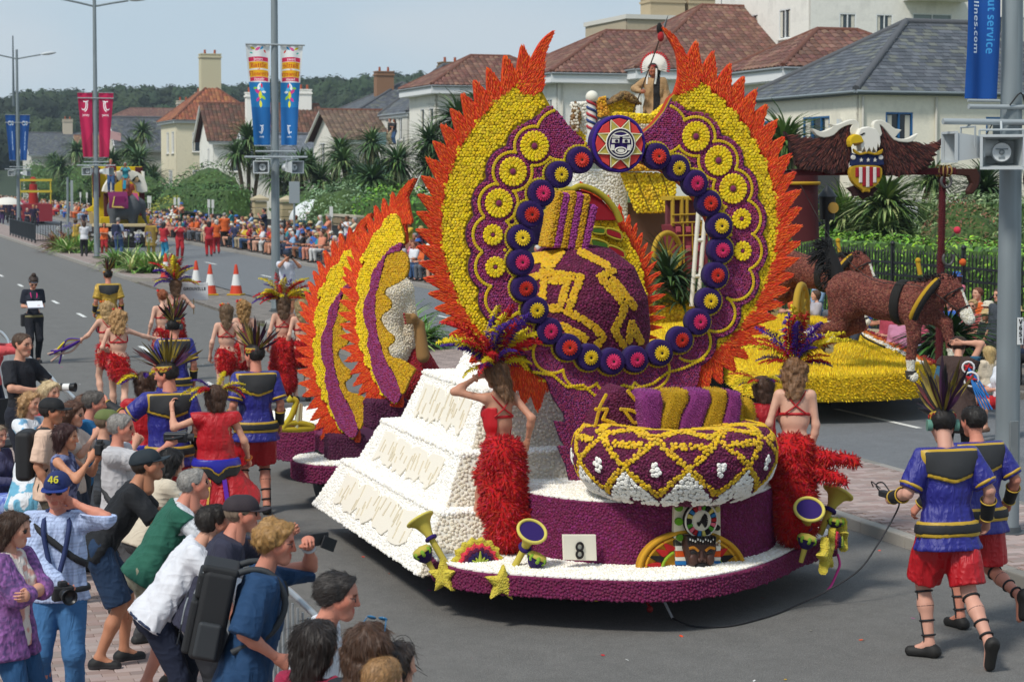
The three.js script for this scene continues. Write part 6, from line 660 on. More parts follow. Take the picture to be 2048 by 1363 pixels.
// ---------------------------------------------------------------- the Wild West float coming the other way
reseed(81);
const WS=28,WT=15.5,wf=thing('wild_west_float','yellow Wild West carnival float with galloping brown horses and an eagle shield','carnival float',WS,WT);
const onW=(px,py,z)=>{const q=onS(px,py,WS-z);return[q[0]-WT,q[1]];},wP=(l,z)=>l.map((p)=>onW(p[0],p[1],z)),onWH=(px,py,h)=>{const q=onH(px,py,h);return[q[1]-WT,WS-q[0]];};
{
const top=[[1545,752],[1640,752],[1740,750],[1840,744],[1872,736],[1850,726],[1817,716],[1712,660],[1640,636],[1500,630],[1440,700]].map((p)=>onWH(p[0],p[1],0.74));const rim=smooth2(top,3);const cover=(g,pitch,s,cols,keep)=>{const L=overMesh(g,pitch,keep);for(const e of L){e.n=e.n.clone().add(V(rr(-0.5,0.5),rr(-0.2,0.6),rr(-0.5,0.5))).normalize();e.s=s*rr(0.8,1.3);e.c=jit(pick(cols),0.12,0.01);}return L;};
const g=lev(rim,0.34,0.76,0.05),d=part(wf,'yellow_deck',g,felt('#b89800'));scatter(d,'yellow_flowers',FL.tuft,flowerMat,cover(g,0.042,0.032,['#e8c400','#dcb600','#f0d010'],(p,n)=>n.y>-0.5));
const moundP=rim.map((p)=>[p[0]*0.97,p[1]]);const mg=new THREE.SphereGeometry(1,30,14,0,6.283,0,Math.PI/2).scale(2.0,0.36,3.2).translate(-0.6,0.74,-3.6);const mo=part(wf,'yellow_mound',mg,felt('#b89800'));scatter(mo,'yellow_flowers',FL.tuft,flowerMat,cover(mg,0.046,0.032,['#e8c400','#dcb600','#f0d010']));
part(wf,'rear_body',box(2.5,0.5,9,-0.7,0.6,-8.2),felt('#b89800'));part(wf,'underframe',box(2.0,0.2,11,-0.6,0.24,-6.5),M('#0c0c0c',0.9));for(const[x,z]of[[-1.5,-2.2],[0.5,-2.2],[-1.5,-8],[0.5,-8]])part(wf,'wheel',cyl(0.3,0.3,0.22,0,0,0,18).rotateZ(Math.PI/2).translate(x,0.3,z),M('#121212',0.9));
const L=[];for(const[c,o]of[['#ece8de',0],['#c8661a',0.12],['#8c1420',0.22]])for(let i=0;i<90;i++){const t=i/89,a=onWH(mixf(1690,1850,t),mixf(650,728,t),0.8);L.push({p:V(a[0]+o+rr(-0.05,0.05),0.79,a[1]+rr(-0.04,0.04)),n:V(rr(-0.3,0.3),1,rr(-0.3,0.3)).normalize(),s:0.05,c:jit(c,0.15)});}scatter(wf,'border_flowers',FL.floret,flowerMat,L);
part(wf,'black_cable',tube([[1645,662],[1668,668],[1690,684],[1700,680],[1690,672],[1712,668],[1730,684],[1770,704]].map((p)=>{const q=onWH(p[0],p[1],0.84);return[q[0],0.86+0.06,q[1]];}),0.018,5),M('#1a1410',0.8));
}
{ // the horses: head towards +x before they are turned
const hide=vcol(0.9),H=[];const k=(a,b,ra,rb,o)=>H.push(B(a,b,ra,rb,{k:0.08,...o}));
k([-0.62,1.12,0],[-0.1,1.06,0],0.29,0.265,{side:[0,0,1],w:0.95});k([-0.1,1.06,0],[0.42,1.06,0],0.265,0.31,{side:[0,0,1],w:0.9});k([-0.66,1.1,0.09],[-0.6,0.9,0.12],0.26,0.19);k([-0.66,1.1,-0.09],[-0.6,0.9,-0.12],0.26,0.19);
k([0.46,1.12,0],[0.86,1.38,0],0.28,0.19,{side:[0,0,1],w:0.72});k([0.86,1.32,0],[0.98,1.33,0],0.15,0.125,{side:[0,0,1],w:0.75});k([0.98,1.34,0],[1.2,1.05,0],0.135,0.085,{side:[0,0,1],w:0.85,k:0.05});k([1.2,1.05,0],[1.27,0.97,0],0.088,0.078,{k:0.04});k([1.04,1.2,0.02],[1.1,1.16,0.02],0.11,0.09,{k:0.04,side:[0,0,1],w:0.8});
for(const s of[-1,1])k([0.93,1.42,s*0.06],[0.96,1.55,s*0.08],0.035,0.012,{k:0.02});
const leg=(p,r)=>{for(let i=0;i+1<p.length;i++)k(p[i],p[i+1],r[i],r[i+1],{k:0.05});};
const legs=[[[0.46,0.98,0.13],[0.52,0.62,0.14],[0.5,0.3,0.13],[0.53,0.06,0.13]],[[0.5,0.98,-0.13],[0.86,0.84,-0.15],[0.98,0.52,-0.15],[1.02,0.34,-0.15]],[[-0.62,0.92,0.14],[-0.66,0.6,0.15],[-1.0,0.5,0.15],[-1.24,0.36,0.15]],[[-0.66,0.92,-0.14],[-0.5,0.62,-0.15],[-0.8,0.42,-0.15],[-0.98,0.22,-0.15]]];
legs.forEach((p,i)=>leg(p,i<2?[0.15,0.085,0.058,0.05]:[0.17,0.1,0.062,0.05]));for(const p of legs)k(p[3],[p[3][0]+0.04,p[3][1]-0.02,p[3][2]],0.065,0.068,{k:0.02});
const body=solid(H,0.024,{amp:0.004,post:(x,y,z,d)=>d+(n3(x*40,y*40,z*40)-0.5)*0.006});const br=[C('#6a3228'),C('#783e32'),C('#58281f'),C('#86503f')],wh=C('#ddd8c8');const hideC=(x,y,z)=>{for(const p of legs){const a=V(...p[3]),b=V(...p[2]);const m=b.clone().lerp(a,0.1);const t=V(x,y,z).sub(b).dot(a.clone().sub(b))/a.distanceToSquared(b);if(t>0.12&&V(x,y,z).distanceTo(b.lerp(a,Math.min(1,t)))<0.14)return wh;}if(x>0.9&&Math.abs(z)<0.035&&(x-0.98)*0.8+(y-1.34)*0.6>0.06&&y<1.38)return wh;if(x>1.16&&y<1.12)return wh;return br[Math.floor(hash3(x*60|0,y*60|0,z*60|0)*4)];};paint(body,hideC);const seeds=overMesh(body,0.02);for(const e of seeds){e.s=0.0135*rr(0.8,1.25);e.n.add(V(rr(-0.3,0.3),rr(-0.3,0.3),rr(-0.3,0.3))).normalize();e.c=jit('#'+hideC(e.p.x,e.p.y,e.p.z).getHexString(),0.2,0.01);}
const mk=(px,py,h,yaw,sc)=>{const o=part(wf,'horse',body,hide),q=onWH(px,py,h);o.position.set(q[0],h-0.02,q[1]);o.rotation.set(0,yaw,-0.1,'YXZ');o.position.y+=0.0;o.scale.setScalar(sc);scatter(o,'seed_covering',FL.dome,flowerMat,seeds);
for(const p of legs){const a=V(...p[3]),m=part(o,'hoof',aim(cyl(0.086,0.066,0.12,0,0,0,12),a,a.clone().add(a.clone().sub(V(...p[2])))),M('#3a3634',0.7));}
part(o,'collar',new THREE.TorusGeometry(0.3,0.045,8,28).scale(1,1.3,1).rotateY(Math.PI/2).rotateZ(-0.45).translate(0.6,1.12,0),M('#b08a14',0.9));part(o,'collar_pad',new THREE.TorusGeometry(0.285,0.055,8,28).scale(1,1.3,1).rotateY(Math.PI/2).rotateZ(-0.45).translate(0.64,1.12,0),M('#15120f',0.9));part(o,'collar_horn',merge([bar([0.46,1.5,0],[0.4,1.68,0],0.035),sph(0.045,0.4,1.7,0,8)]),M('#b08a14',0.9));part(o,'girth',new THREE.TorusGeometry(0.325,0.03,8,28).scale(0.9,0.94,2.4).rotateY(Math.PI/2).translate(0.22,1.07,0),M('#15120f',0.9));
part(o,'bridle',merge([new THREE.TorusGeometry(0.105,0.012,6,20).rotateY(Math.PI/2).rotateZ(-0.92).translate(1.16,1.1,0),new THREE.TorusGeometry(0.158,0.012,6,20).rotateY(Math.PI/2).rotateZ(-0.9).translate(0.99,1.3,0),tube([[1.0,1.26,0.1],[1.08,1.18,0.095],[1.16,1.1,0.08]],0.01,5),tube([[1.0,1.26,-0.1],[1.08,1.18,-0.095],[1.16,1.1,-0.08]],0.01,5)]),M('#120f0d',0.6));for(const s of[-1,1]){part(o,'eye',sph(0.022,1.04,1.29,s*0.108,8),M('#0c0806',0.25));part(o,'nostril',sph(0.018,1.28,1.0,s*0.045,8,1,1,0.5),M('#1a1412',0.8));}
const hair=(name,f,n,len)=>{const g2=[];for(let i=0;i<n;i++){const[a,d]=f();const l=len*rr(0.6,1.2);g2.push(tube([a,a.clone().addScaledVector(d,l*0.5).add(V(0,-0.02,0)),a.clone().addScaledVector(d,l).add(V(0,-l*0.35,0))],0.008,3,3));}part(o,name,merge(g2),M('#0d0c0d',0.8),'stuff');};
hair('mane',()=>{const t=R();return[V(mixf(0.5,1.0,t),mixf(1.34,1.47,t),rr(-0.04,0.04)),V(rr(-0.9,0.1),rr(0.3,1),rr(-0.6,0.6)).normalize()];},330,0.24);hair('tail',()=>{const t=R();return[V(-0.84-0.26*t,1.26+0.46*Math.sin(t*2.2),rr(-0.07,0.07)),V(rr(-0.9,-0.1),rr(-0.5,0.8),rr(-0.5,0.5)).normalize()];},420,0.26);part(o,'tail_dock',tube([[-0.78,1.22,0],[-0.94,1.5,0],[-1.06,1.7,0]],0.11,8),M('#0d0c0d',0.9));part(o,'rein',tube([[1.1,1.1,0.09],[0.6,1.35,0.2],[-0.2,1.36,0.2],[-0.9,1.8,0.1],[-1.6,2.6,0]],0.006,4),M('#2a2522',0.7));return o;};
mk(1762,742,0.76,-0.62-TH,1.04);mk(1622,660,0.78,-0.75-TH,1.06);
}
{ // eagle, shield, beam, posts, boot
const z=0.35,T=(l)=>wP(l,z),E_=(name,l,h,d=0.06,dz=0,sm=0)=>part(wf,name,extr(sm?smooth2(T(l),sm):T(l),d,0.012,[],z+dz),M(h,0.95)),cv=(l)=>l.map((p)=>[1560+p[0]/4.008,220+p[1]/4.008]);
E_('beam',[[1590,338],[1915,335],[1915,349],[1590,351]],'#4c0c14',0.12,-0.14);{const a=onW(1886,345,z-0.1),b=onW(1879,690,z-0.1);const pg=bar([a[0],a[1],z-0.1],[b[0],0.7,z-0.1],0.052,0.058,10);flowered(wf,'red_post',pg,'#4c0c14',0.03,FL.tuft,0.018,'red_tufts',()=>'#5a0e18');part(wf,'rope_lashing',merge([0,1,2,3,4].map((i)=>new THREE.TorusGeometry(0.085,0.014,5,14).rotateY(0.4+i*0.3).translate(a[0]+(i-2)*0.05,a[1]+0.03,z-0.08))),M('#9a7a44',0.9));for(const[x,y]of[[1893,362],[1897,517]]){const c=onW(x,y,z);part(wf,'horseshoe',tube(Array.from({length:11},(_,i)=>{const q=2.4+i/10*4.6;return[c[0]+Math.cos(q)*0.09,c[1]+Math.sin(q)*0.1,z];}),0.022,6),M('#4c4a4a',0.5));}}
const wingL_=cv([[20,168],[60,200],[120,218],[230,232],[330,222],[420,180],[480,140],[540,112],[560,118],[545,170],[540,240],[560,320],[540,420],[525,480],[470,500],[440,498],[410,510],[365,510],[345,492],[300,494],[250,482],[200,484],[150,470],[110,440],[100,380],[70,320],[60,250],[30,210]]),wingR_=cv([[776,120],[800,140],[850,200],[900,240],[980,258],[1060,262],[1150,282],[1210,278],[1260,250],[1300,218],[1290,260],[1262,296],[1272,302],[1240,330],[1222,342],[1248,360],[1200,378],[1222,402],[1190,420],[1205,440],[1170,450],[1160,475],[1100,480],[1080,505],[1040,515],[960,522],[935,535],[900,520],[850,528],[800,505],[780,470],[770,400],[760,300],[765,200]]);
for(const P of[wingL_,wingR_]){const w=E_('eagle_wing',P,'#2e1010',0.08,0);const Q=T(P),xs=Q.map((p)=>p[0]),ys=Q.map((p)=>p[1]),L=[],sg=P===wingL_?1:-1;const rt=T(cv([[sg>0?540:780,200]]))[0];for(let i=0;i<1300;i++){const x=rr(Math.min(...xs),Math.max(...xs)),y=rr(Math.min(...ys),Math.max(...ys));const fa=Math.atan2(y-rt[1]-0.25,x-rt[0]);if(!inPoly(x,y,Q)||!inPoly(x+Math.cos(fa)*0.07,y+Math.sin(fa)*0.07,Q))continue;L.push({p:V(x,y,z+0.08),a:Math.atan2(y-rt[1]-0.25,x-rt[0])-Math.PI/2+rr(-0.12,0.12),s:[0.026,rr(0.06,0.12),0.018],c:jit(pick(['#3a1616','#5c2a22','#2a1010','#472018','#6a342a']),0.2)});}tuftPart(w,'wing_feathers',L);}
E_('white_plume',cv([[232,145],[300,172],[350,162],[400,130],[368,112],[430,118],[500,92],[560,75],[600,90],[616,130],[590,190],[545,195],[540,150],[556,118],[500,130],[450,160],[410,200],[330,222],[270,200]]),'#d8d4c6',0.09,0.02,2);E_('white_plume',cv([[1080,188],[1020,220],[960,232],[900,218],[950,160],[900,150],[850,112],[790,80],[740,88],[722,120],[735,180],[770,220],[795,190],[775,120],[800,135],[850,195],[890,240],[960,258],[1030,255],[1060,225]]),'#d8d4c6',0.09,0.02,2);
E_('eagle_head',cv([[600,150],[660,135],[720,150],[752,200],[760,260],[750,300],[735,270],[728,340],[700,300],[690,340],[668,300],[648,340],[630,300],[612,330],[600,290],[596,240],[575,200]]),'#e4e0d4',0.16,0.04);E_('beak',cv([[600,210],[560,195],[520,220],[510,250],[520,295],[535,270],[580,275],[620,255],[610,230]]),'#d0ac10',0.14,0.08,2);E_('beak_gap',cv([[530,270],[570,262],[610,256],[590,276],[545,290]]),'#6a4a10',0.02,0.21);E_('eagle_eye',cv([[590,200],[625,182],[636,186],[610,206]]),'#15120f',0.02,0.19);
E_('shield_top',cv([[545,345],[600,362],[670,348],[740,362],[780,345],[800,440],[740,446],[660,442],[540,446]]),'#10204c',0.1,0.06);{const c=T(cv([[658,540]]))[0];}E_('shield',cv([[528,470],[560,445],[660,440],[760,450],[782,470],[778,540],[740,600],[690,630],[656,655],[610,630],[560,590],[532,540]]),'#b08a14',0.1,0.06,2);
for(let i=0;i<7;i++){const x=566+i*28,d=Math.abs(i-3);E_(i%2?'white_stripe':'red_stripe',cv([[x,452+d*3],[x+27,452+d*3],[x+27,618-d*d*9],[x,618-d*d*9]]),i%2?'#d8d0c8':'#9a1426',0.025,0.15);}for(let i=0;i<3;i++){const c=T(cv([[612+i*55,400]]))[0];part(wf,'shield_star',extr(Array.from({length:10},(_,j)=>{const a=Math.PI/2+j*Math.PI/5,r=j%2?0.014:0.036;return[c[0]+Math.cos(a)*r,c[1]+Math.sin(a)*r];}),0.015,0,[],z+0.155),M('#dcd8d0',0.9));}
for(const s of[-1,1])E_('white_scroll',circ(1560+(660+s*110)/4.008,220+380/4.008,5,10),'#d0ccc4',0.03,0.14);E_('gold_swag',cv([[548,310],[600,345],[660,330],[720,345],[780,312],[772,350],[720,362],[660,350],[600,362],[552,340]]),'#b08a14',0.05,0.14,2);E_('tail_feathers',cv([[520,625],[590,600],[655,640],[720,600],[775,630],[740,660],[730,690],[700,690],[650,715],[620,685],[570,692],[560,660]]),'#2e1010',0.06,0.02);E_('gold_bow',cv([[620,640],[656,628],[690,640],[680,660],[656,648],[630,660]]),'#b08a14',0.06,0.1);
E_('boot',[[1915,337],[1955,337],[1961,352],[1958,372],[1948,386],[1940,389],[1938,382],[1946,366],[1940,352],[1915,349]],'#3c1a10',0.12,-0.12);E_('boot_sole',[[1955,340],[1963,342],[1964,362],[1956,374]],'#15100e',0.1,-0.11);
const c=onWH(1876,708,0.75);const tl=[];reseed(4);burst(wf,c[0]-0.1,0.95,c[1]+0.45,0.8,300,['#2c4a18','#47702a','#36401a'],-0.9,'greenery');burst(wf,c[0]+0.05,0.55,c[1]+0.6,0.65,220,['#2c4a18','#5a8030','#6a5a24'],-0.9,'greenery');
for(const[x0,y0,x1,y1,h]of[[1890,490,1915,460,'#c83048'],[1905,500,1926,524,'#c85a1c']]){const a=onW(x0,y0,z),b=onW(x1,y1,z);part(wf,'stalk',bar([...a,z],[...b,z],0.01),M('#3a3a30',0.8));part(wf,'paper_flower',sph(0.06,b[0],b[1],z,8),M(h,0.9));}
{const a=onW(1598,366,-1.2),b=onW(1612,480,-1.2);part(wf,'red_bucket',aim(lathe([[0.22,0],[0.26,0.5],[0.34,1.15],[0.3,1.15]],18),V(b[0],b[1],-1.2),V(a[0],a[1],-1.2)),M('#4a0c16',0.8));part(wf,'bucket_rim',new THREE.TorusGeometry(0.33,0.03,6,20).rotateX(Math.PI/2).translate(a[0],a[1],-1.2),M('#b08a14',0.8));const l=onW(1655,415,-1.4);part(wf,'black_lamp',merge([cyl(0.12,0.14,0.4,l[0],l[1],-1.4,12),new THREE.ConeGeometry(0.17,0.2,12).translate(l[0],l[1]+0.28,-1.4),cyl(0.04,0.04,0.7,l[0],l[1]-0.5,-1.4,8)]),M('#101216',0.5));part(wf,'lamp_glass',cyl(0.09,0.09,0.04,0,0,0,16).rotateX(Math.PI/2).translate(l[0]+0.03,l[1],-1.25),M('#b08a3a',0.5));}
}
{ // the street front, barber pole and stage coach seen through the ring
reseed(83);const z=-9,T=(l,zz=z)=>wP(l,zz),yc=['#e8c400','#dcb600','#f0d010'],E_=(name,l,h,d=0.1,dz=0)=>part(wf,name,extr(T(l),d,0.02,[],z+dz),M(h,0.95)),F_=(name,l,h,cols,d=0.1,dz=0,pitch=0.05)=>flowered(wf,name,extr(T(l),d,0.02,[],z+dz),h,pitch,FL.dome,0.034,'flower_heads',()=>pick(cols));
F_('white_front',[[1160,340],[1262,340],[1262,470],[1160,470]],'#d8d4c8',['#e6e2d6'],0.2,-0.4,0.045);F_('yellow_roof',[[1236,346],[1344,346],[1346,424],[1268,424]],'#b89800',yc,0.08,0.1);for(const[a,b]of[[1262,1292],[1290,1318],[1317,1340]])part(wf,'roof_seam',bar([...T([[a,350]])[0],z+0.2],[...T([[b,422]])[0],z+0.2],0.012),M('#7a6200',0.9));F_('upper_ledge',[[1225,340],[1348,340],[1348,330],[1225,330]],'#b07c10',['#c89018','#d8a418'],0.2,0.1);
F_('white_upper_wall',[[1225,244],[1345,232],[1345,330],[1225,330]],'#d8d4c8',['#e6e2d6','#d8ccb4'],0.16,-0.3);F_('yellow_parapet',[[1226,226],[1298,230],[1342,196],[1346,210],[1302,246],[1226,242]],'#b89800',yc,0.2,0);F_('yellow_gable',[[1232,208],[1248,196],[1262,186],[1290,206],[1290,228],[1232,228]],'#b89800',yc,0.1,-0.6);F_('thatch',[[1228,206],[1246,192],[1262,182],[1278,190],[1292,206],[1276,200],[1262,192],[1246,200]],'#6a5030',['#7a5c34','#5c4628','#8a6a3c'],0.3,-0.55,0.04);F_('orange_side',[[1208,196],[1226,192],[1234,226],[1216,232]],'#b07c10',['#c88a18','#d8a020'],0.1,-0.5);
F_('white_hut',[[1148,206],[1180,204],[1184,264],[1160,266],[1150,236]],'#d8d4c8',['#e8e4d8'],0.3,-0.2);F_('hut_gable',[[1146,204],[1156,230],[1150,262],[1138,258],[1136,240]],'#8a6a44',['#7a5a34','#d8d0c0'],0.1,0.1);F_('yellow_step',[[1146,250],[1168,272],[1166,290],[1146,284]],'#b89800',yc,0.1,0);{const c=T([[1183,270]],z+0.5)[0],t=T([[1184,206]],z+0.5)[0],r=0.085,H=t[1]-c[1];part(wf,'barber_pole',cyl(r,r,H,c[0],c[1]+H/2,z+0.5,20),M('#dcd8d0',0.6));for(let i=0;i<5;i++){const P=[];for(let k=0;k<=10;k++){const a=k/10*3.6-0.3;P.push([c[0]+Math.cos(a)*r*1.01,c[1]+(i+0.0)/5*H+0.04+k/10*0.14,z+0.5+Math.sin(a)*r*1.01]);}part(wf,'pole_stripe',tube(P,0.028,6),M(i%2?'#14306a':'#a01c28',0.6));}part(wf,'pole_ball',sph(0.125,t[0],t[1]+0.12,z+0.5,16),M('#dedacb',0.8));part(wf,'pole_collar',cyl(0.09,0.09,0.05,t[0],t[1],z+0.5,16),M('#1a1a1c',0.6));}
const zc=-7.6,Tc=(l)=>wP(l,zc),K=(name,l,h,d=0.1,dz=0)=>part(wf,name,extr(Tc(l),d,0.015,[],zc+dz),M(h,0.8));K('coach_body',[[1338,450],[1412,440],[1412,545],[1380,545],[1352,520]],'#7a2434',0.5,-0.4);K('coach_top',[[1338,392],[1412,392],[1412,400],[1338,400]],'#b89820',0.5,-0.4);for(const x of[1340,1358,1368,1392])K('coach_post',[[x,394],[x+5,394],[x+5,452],[x,452]],'#a8861c',0.1,0.02);K('coach_inside',[[1344,400],[1410,400],[1410,450],[1344,450]],'#6a3038',0.1,-0.35);for(const[y0,y1]of[[428,431],[444,447],[470,473]])K('coach_trim',[[1338,y0],[1412,y0-3],[1412,y1-3],[1338,y1]],'#a8861c',0.04,0.11);for(const x of[1360,1378,1396])K('coach_trim',[[x,446],[x+2.5,446],[x+4.5,535],[x+2,535]],'#a8861c',0.04,0.11);for(const x of[1346,1366,1383])for(const y of[452,490])K('coach_panel',[[x,y],[x+10,y],[x+11,y+12],[x+1,y+12]],'#b04858',0.02,0.12);
{const c=Tc([[1322,508]])[0];part(wf,'coach_wheel',merge([new THREE.TorusGeometry(0.42,0.05,8,32),...Array.from({length:6},(_,i)=>bar([-Math.cos(i*0.524)*0.4,-Math.sin(i*0.524)*0.4,0],[Math.cos(i*0.524)*0.4,Math.sin(i*0.524)*0.4,0],0.022)),cyl(0.08,0.08,0.14,0,0,0,12).rotateX(Math.PI/2)]).rotateY(0.5).translate(c[0],c[1],zc+0.3),M('#b08c1c',0.8));}
const cd=onWH(1590,640,0.8);part(wf,'cart_wheel',merge([new THREE.TorusGeometry(0.5,0.06,8,32),cyl(0.1,0.1,0.16,0,0,0,12).rotateX(Math.PI/2),...Array.from({length:6},(_,i)=>bar([-Math.cos(i*0.524)*0.48,-Math.sin(i*0.524)*0.48,0],[Math.cos(i*0.524)*0.48,Math.sin(i*0.524)*0.48,0],0.03))]).rotateY(0.9).translate(0.35,1.35,-3.0),M('#a8861c',0.8));
const zl=-5.5,Q=(px,py)=>[...wP([[px,py]],zl)[0],zl];part(wf,'white_ladder',merge([bar(Q(1398,410),Q(1383,612),0.04),bar(Q(1412,410),Q(1396,612),0.04),bar(Q(1392,480),Q(1408,480),0.04),bar(Q(1388,552),Q(1402,552),0.04)]),M('#dcd8cc',0.9));reseed(12);for(const[px,py]of[[1350,560],[1335,540],[1362,590]]){const c=wP([[px,py+20]],-6.2)[0];burst(wf,c[0],c[1],-6.2,0.8,70,['#2c4420','#4a6a30','#5a5a2c'],0.0,'reeds');}
const mg=box(2.2,2.6,0.1,wP([[1290,520]],z)[0][0],1.9,z-0.3);part(wf,'dark_doorway',mg,M('#6a4a38',0.9));const yb=wP([[1380,530]],-6.4)[0];flowered(wf,'yellow_hump',sph(0.5,yb[0]-0.1,1.2,-6.6,14,1.6,0.7,1),'#b89800',0.05,FL.dome,0.034,'flower_heads',()=>pick(yc));
}
// ---------------------------------------------------------------- the elephant float far up the road
{
reseed(85);const S0=108,T0=15.0,ef=thing('elephant_float','distant yellow, white and maroon carnival float with a grey elephant','carnival float',S0,T0),T=(l,z=0)=>l.map((p)=>{const q=onS(p[0],p[1],S0-z);return[q[0]-T0,q[1]];}),E_=(n,l,h,d,z,b=0.03)=>part(ef,n,extr(T(l,z),d,b,[],z),M(h,0.95)),cv=(l)=>l.map((p)=>[100+p[0]/5.678,310+p[1]/5.678]);
E_('yellow_back',cv([[470,130],[1030,130],[1060,780],[480,780]]),'#d8b800',0.4,-1.4);E_('maroon_panel',cv([[470,140],[560,140],[560,480],[480,480]]),'#4a0c18',0.3,-1.0);E_('maroon_panel',cv([[960,135],[1040,135],[1050,200],[965,200]]),'#4a0c18',0.3,-1.0);E_('maroon_column',cv([[1005,420],[1065,420],[1068,780],[1010,780]]),'#5a0c1c',0.3,-0.6);E_('maroon_column',cv([[600,430],[650,430],[655,700],[640,780],[610,740]]),'#4a1410',0.3,-0.6);
E_('white_canopy',smooth2(cv([[580,410],[640,280],[690,210],[780,178],[880,170],[970,190],[1040,240],[1075,320],[1088,415],[970,415],[960,350],[900,290],[840,262],[770,290],[710,350],[700,415]]),2),'#e4e0d2',0.5,-0.3);E_('white_side',cv([[1030,180],[1062,190],[1066,300],[1040,260]]),'#e4e0d2',0.3,-0.5);E_('maroon_diamond',cv([[855,190],[895,225],[855,262],[815,225]]),'#6a1420',0.06,0.2,0.01);for(const x of[735,980]){E_('green_leaf',cv([[x-60,290],[x-20,250],[x+10,230],[x+30,280],[x+50,300],[x,310]]),'#1c3020',0.05,0.2,0.01);E_('tan_petal',smooth2(cv([[x-30,300],[x,250],[x+25,260],[x+15,300],[x-15,312]]),2),'#b89a70',0.06,0.24,0.01);}
const c=T(cv([[860,600]]),0.8)[0],eb=[];const k=(a,b,ra,rb,o)=>eb.push(B(a,b,ra,rb,{k:0.2,...o}));k([-0.7,0,0],[0.35,0.02,0],0.72,0.7);k([0.6,0.45,0],[1.0,0.3,0],0.5,0.4);k([1.2,0.2,0],[1.3,-0.5,0],0.22,0.12);k([1.3,-0.5,0],[1.5,-1.0,0],0.12,0.08);for(const[x,z]of[[-1.0,0.3],[-0.75,-0.3],[0.35,0.3],[0.62,-0.3]])k([x,-0.4,z],[x,-1.55,z],0.28,0.22);k([0.55,0.3,0.42],[0.45,-0.1,0.5],0.32,0.2,{side:[0,0,1],w:0.25});const eg=solid(eb,0.07).scale(0.72,0.8,0.72);part(ef,'elephant',eg.translate(c[0]+0.0,c[1]-0.05,0.9),M('#4c5054',0.9));
part(ef,'saddle_cloth',merge([new THREE.CylinderGeometry(0.75,0.78,1.0,20,1,true,-0.35,2.2).rotateZ(Math.PI/2).rotateX(-0.2).translate(c[0]-0.5,c[1]+0.1,0.9)]),M('#6a0c4a',0.9,{side:2}));E_('cloth_patch',cv([[735,470],[850,465],[840,580],[710,580]]),'#7a0c54',0.03,1.62,0.005);E_('cloth_border',cv([[705,580],[845,582],[842,600],[700,594]]),'#d8c060',0.03,1.64,0.005);E_('cloth_border',cv([[735,468],[722,468],[698,590],[712,590]]),'#d8c060',0.03,1.64,0.005);E_('pink_headpiece',cv([[925,430],[990,430],[1005,520],[980,490]]),'#d85a88',0.05,1.4,0.01);E_('yellow_steps',cv([[560,700],[1110,690],[1110,780],[560,780]]),'#d8b800',0.6,-0.4);E_('cream_shelf',cv([[470,775],[1065,775],[1065,810],[470,808]]),'#c8b48a',0.9,0.6);E_('brown_band',cv([[470,808],[1065,810],[1065,870],[470,870]]),'#2a1610',0.6,0.6);E_('white_skirt',cv([[445,865],[1080,870],[1080,985],[450,980]]),'#dedad0',0.7,0.8);{const q=T(cv([[770,925]]),1.55)[0];part(ef,'skirt_lettering',text3('Elen Pa',0.62,0.03).translate(q[0]-0.1,q[1],1.5),M('#1a1614',0.8));}part(ef,'underframe',box(2.6,0.5,7,T(cv([[770,1000]]))[0][0],0.3,-2),M('#101010',0.9));E_('turquoise_sash',cv([[830,280],[862,290],[855,385],[822,380]]),'#2a9ab8',0.05,0.9,0.01);E_('leaning_post',cv([[425,640],[480,650],[490,780],[450,780]]),'#b09a68',0.3,0.2);E_('yellow_bird',cv([[395,620],[480,570],[490,640],[420,640]]),'#d8b800',0.2,0.3);
}

// ---------------------------------------------------------------- people: a jointed skeleton, one smooth skin, clothes as looser skins over it
const dg=Math.PI/180,tint=new Map(),TM=(hex,rough=0.8,ex={})=>{const k=hex+rough+JSON.stringify(ex);if(!tint.has(k))tint.set(k,new THREE.MeshStandardMaterial({color:C(hex),vertexColors:true,roughness:rough,...ex}));return tint.get(k);};
function ik(a,t,l1,l2,hint){const d=t.clone().sub(a),L=Math.min(d.length(),(l1+l2)*0.998),e=d.normalize(),x=(l1*l1-l2*l2+L*L)/(2*L),h=Math.sqrt(Math.max(0,l1*l1-x*x)),q=hint.clone().addScaledVector(e,-hint.dot(e)).normalize();return[a.clone().addScaledVector(e,x).addScaledVector(q,h),a.clone().addScaledVector(e,L)];}
const smax=(a,b,k)=>{const h=Math.max(k-Math.abs(a-b),0);return Math.max(a,b)+h*h/(4*k);};
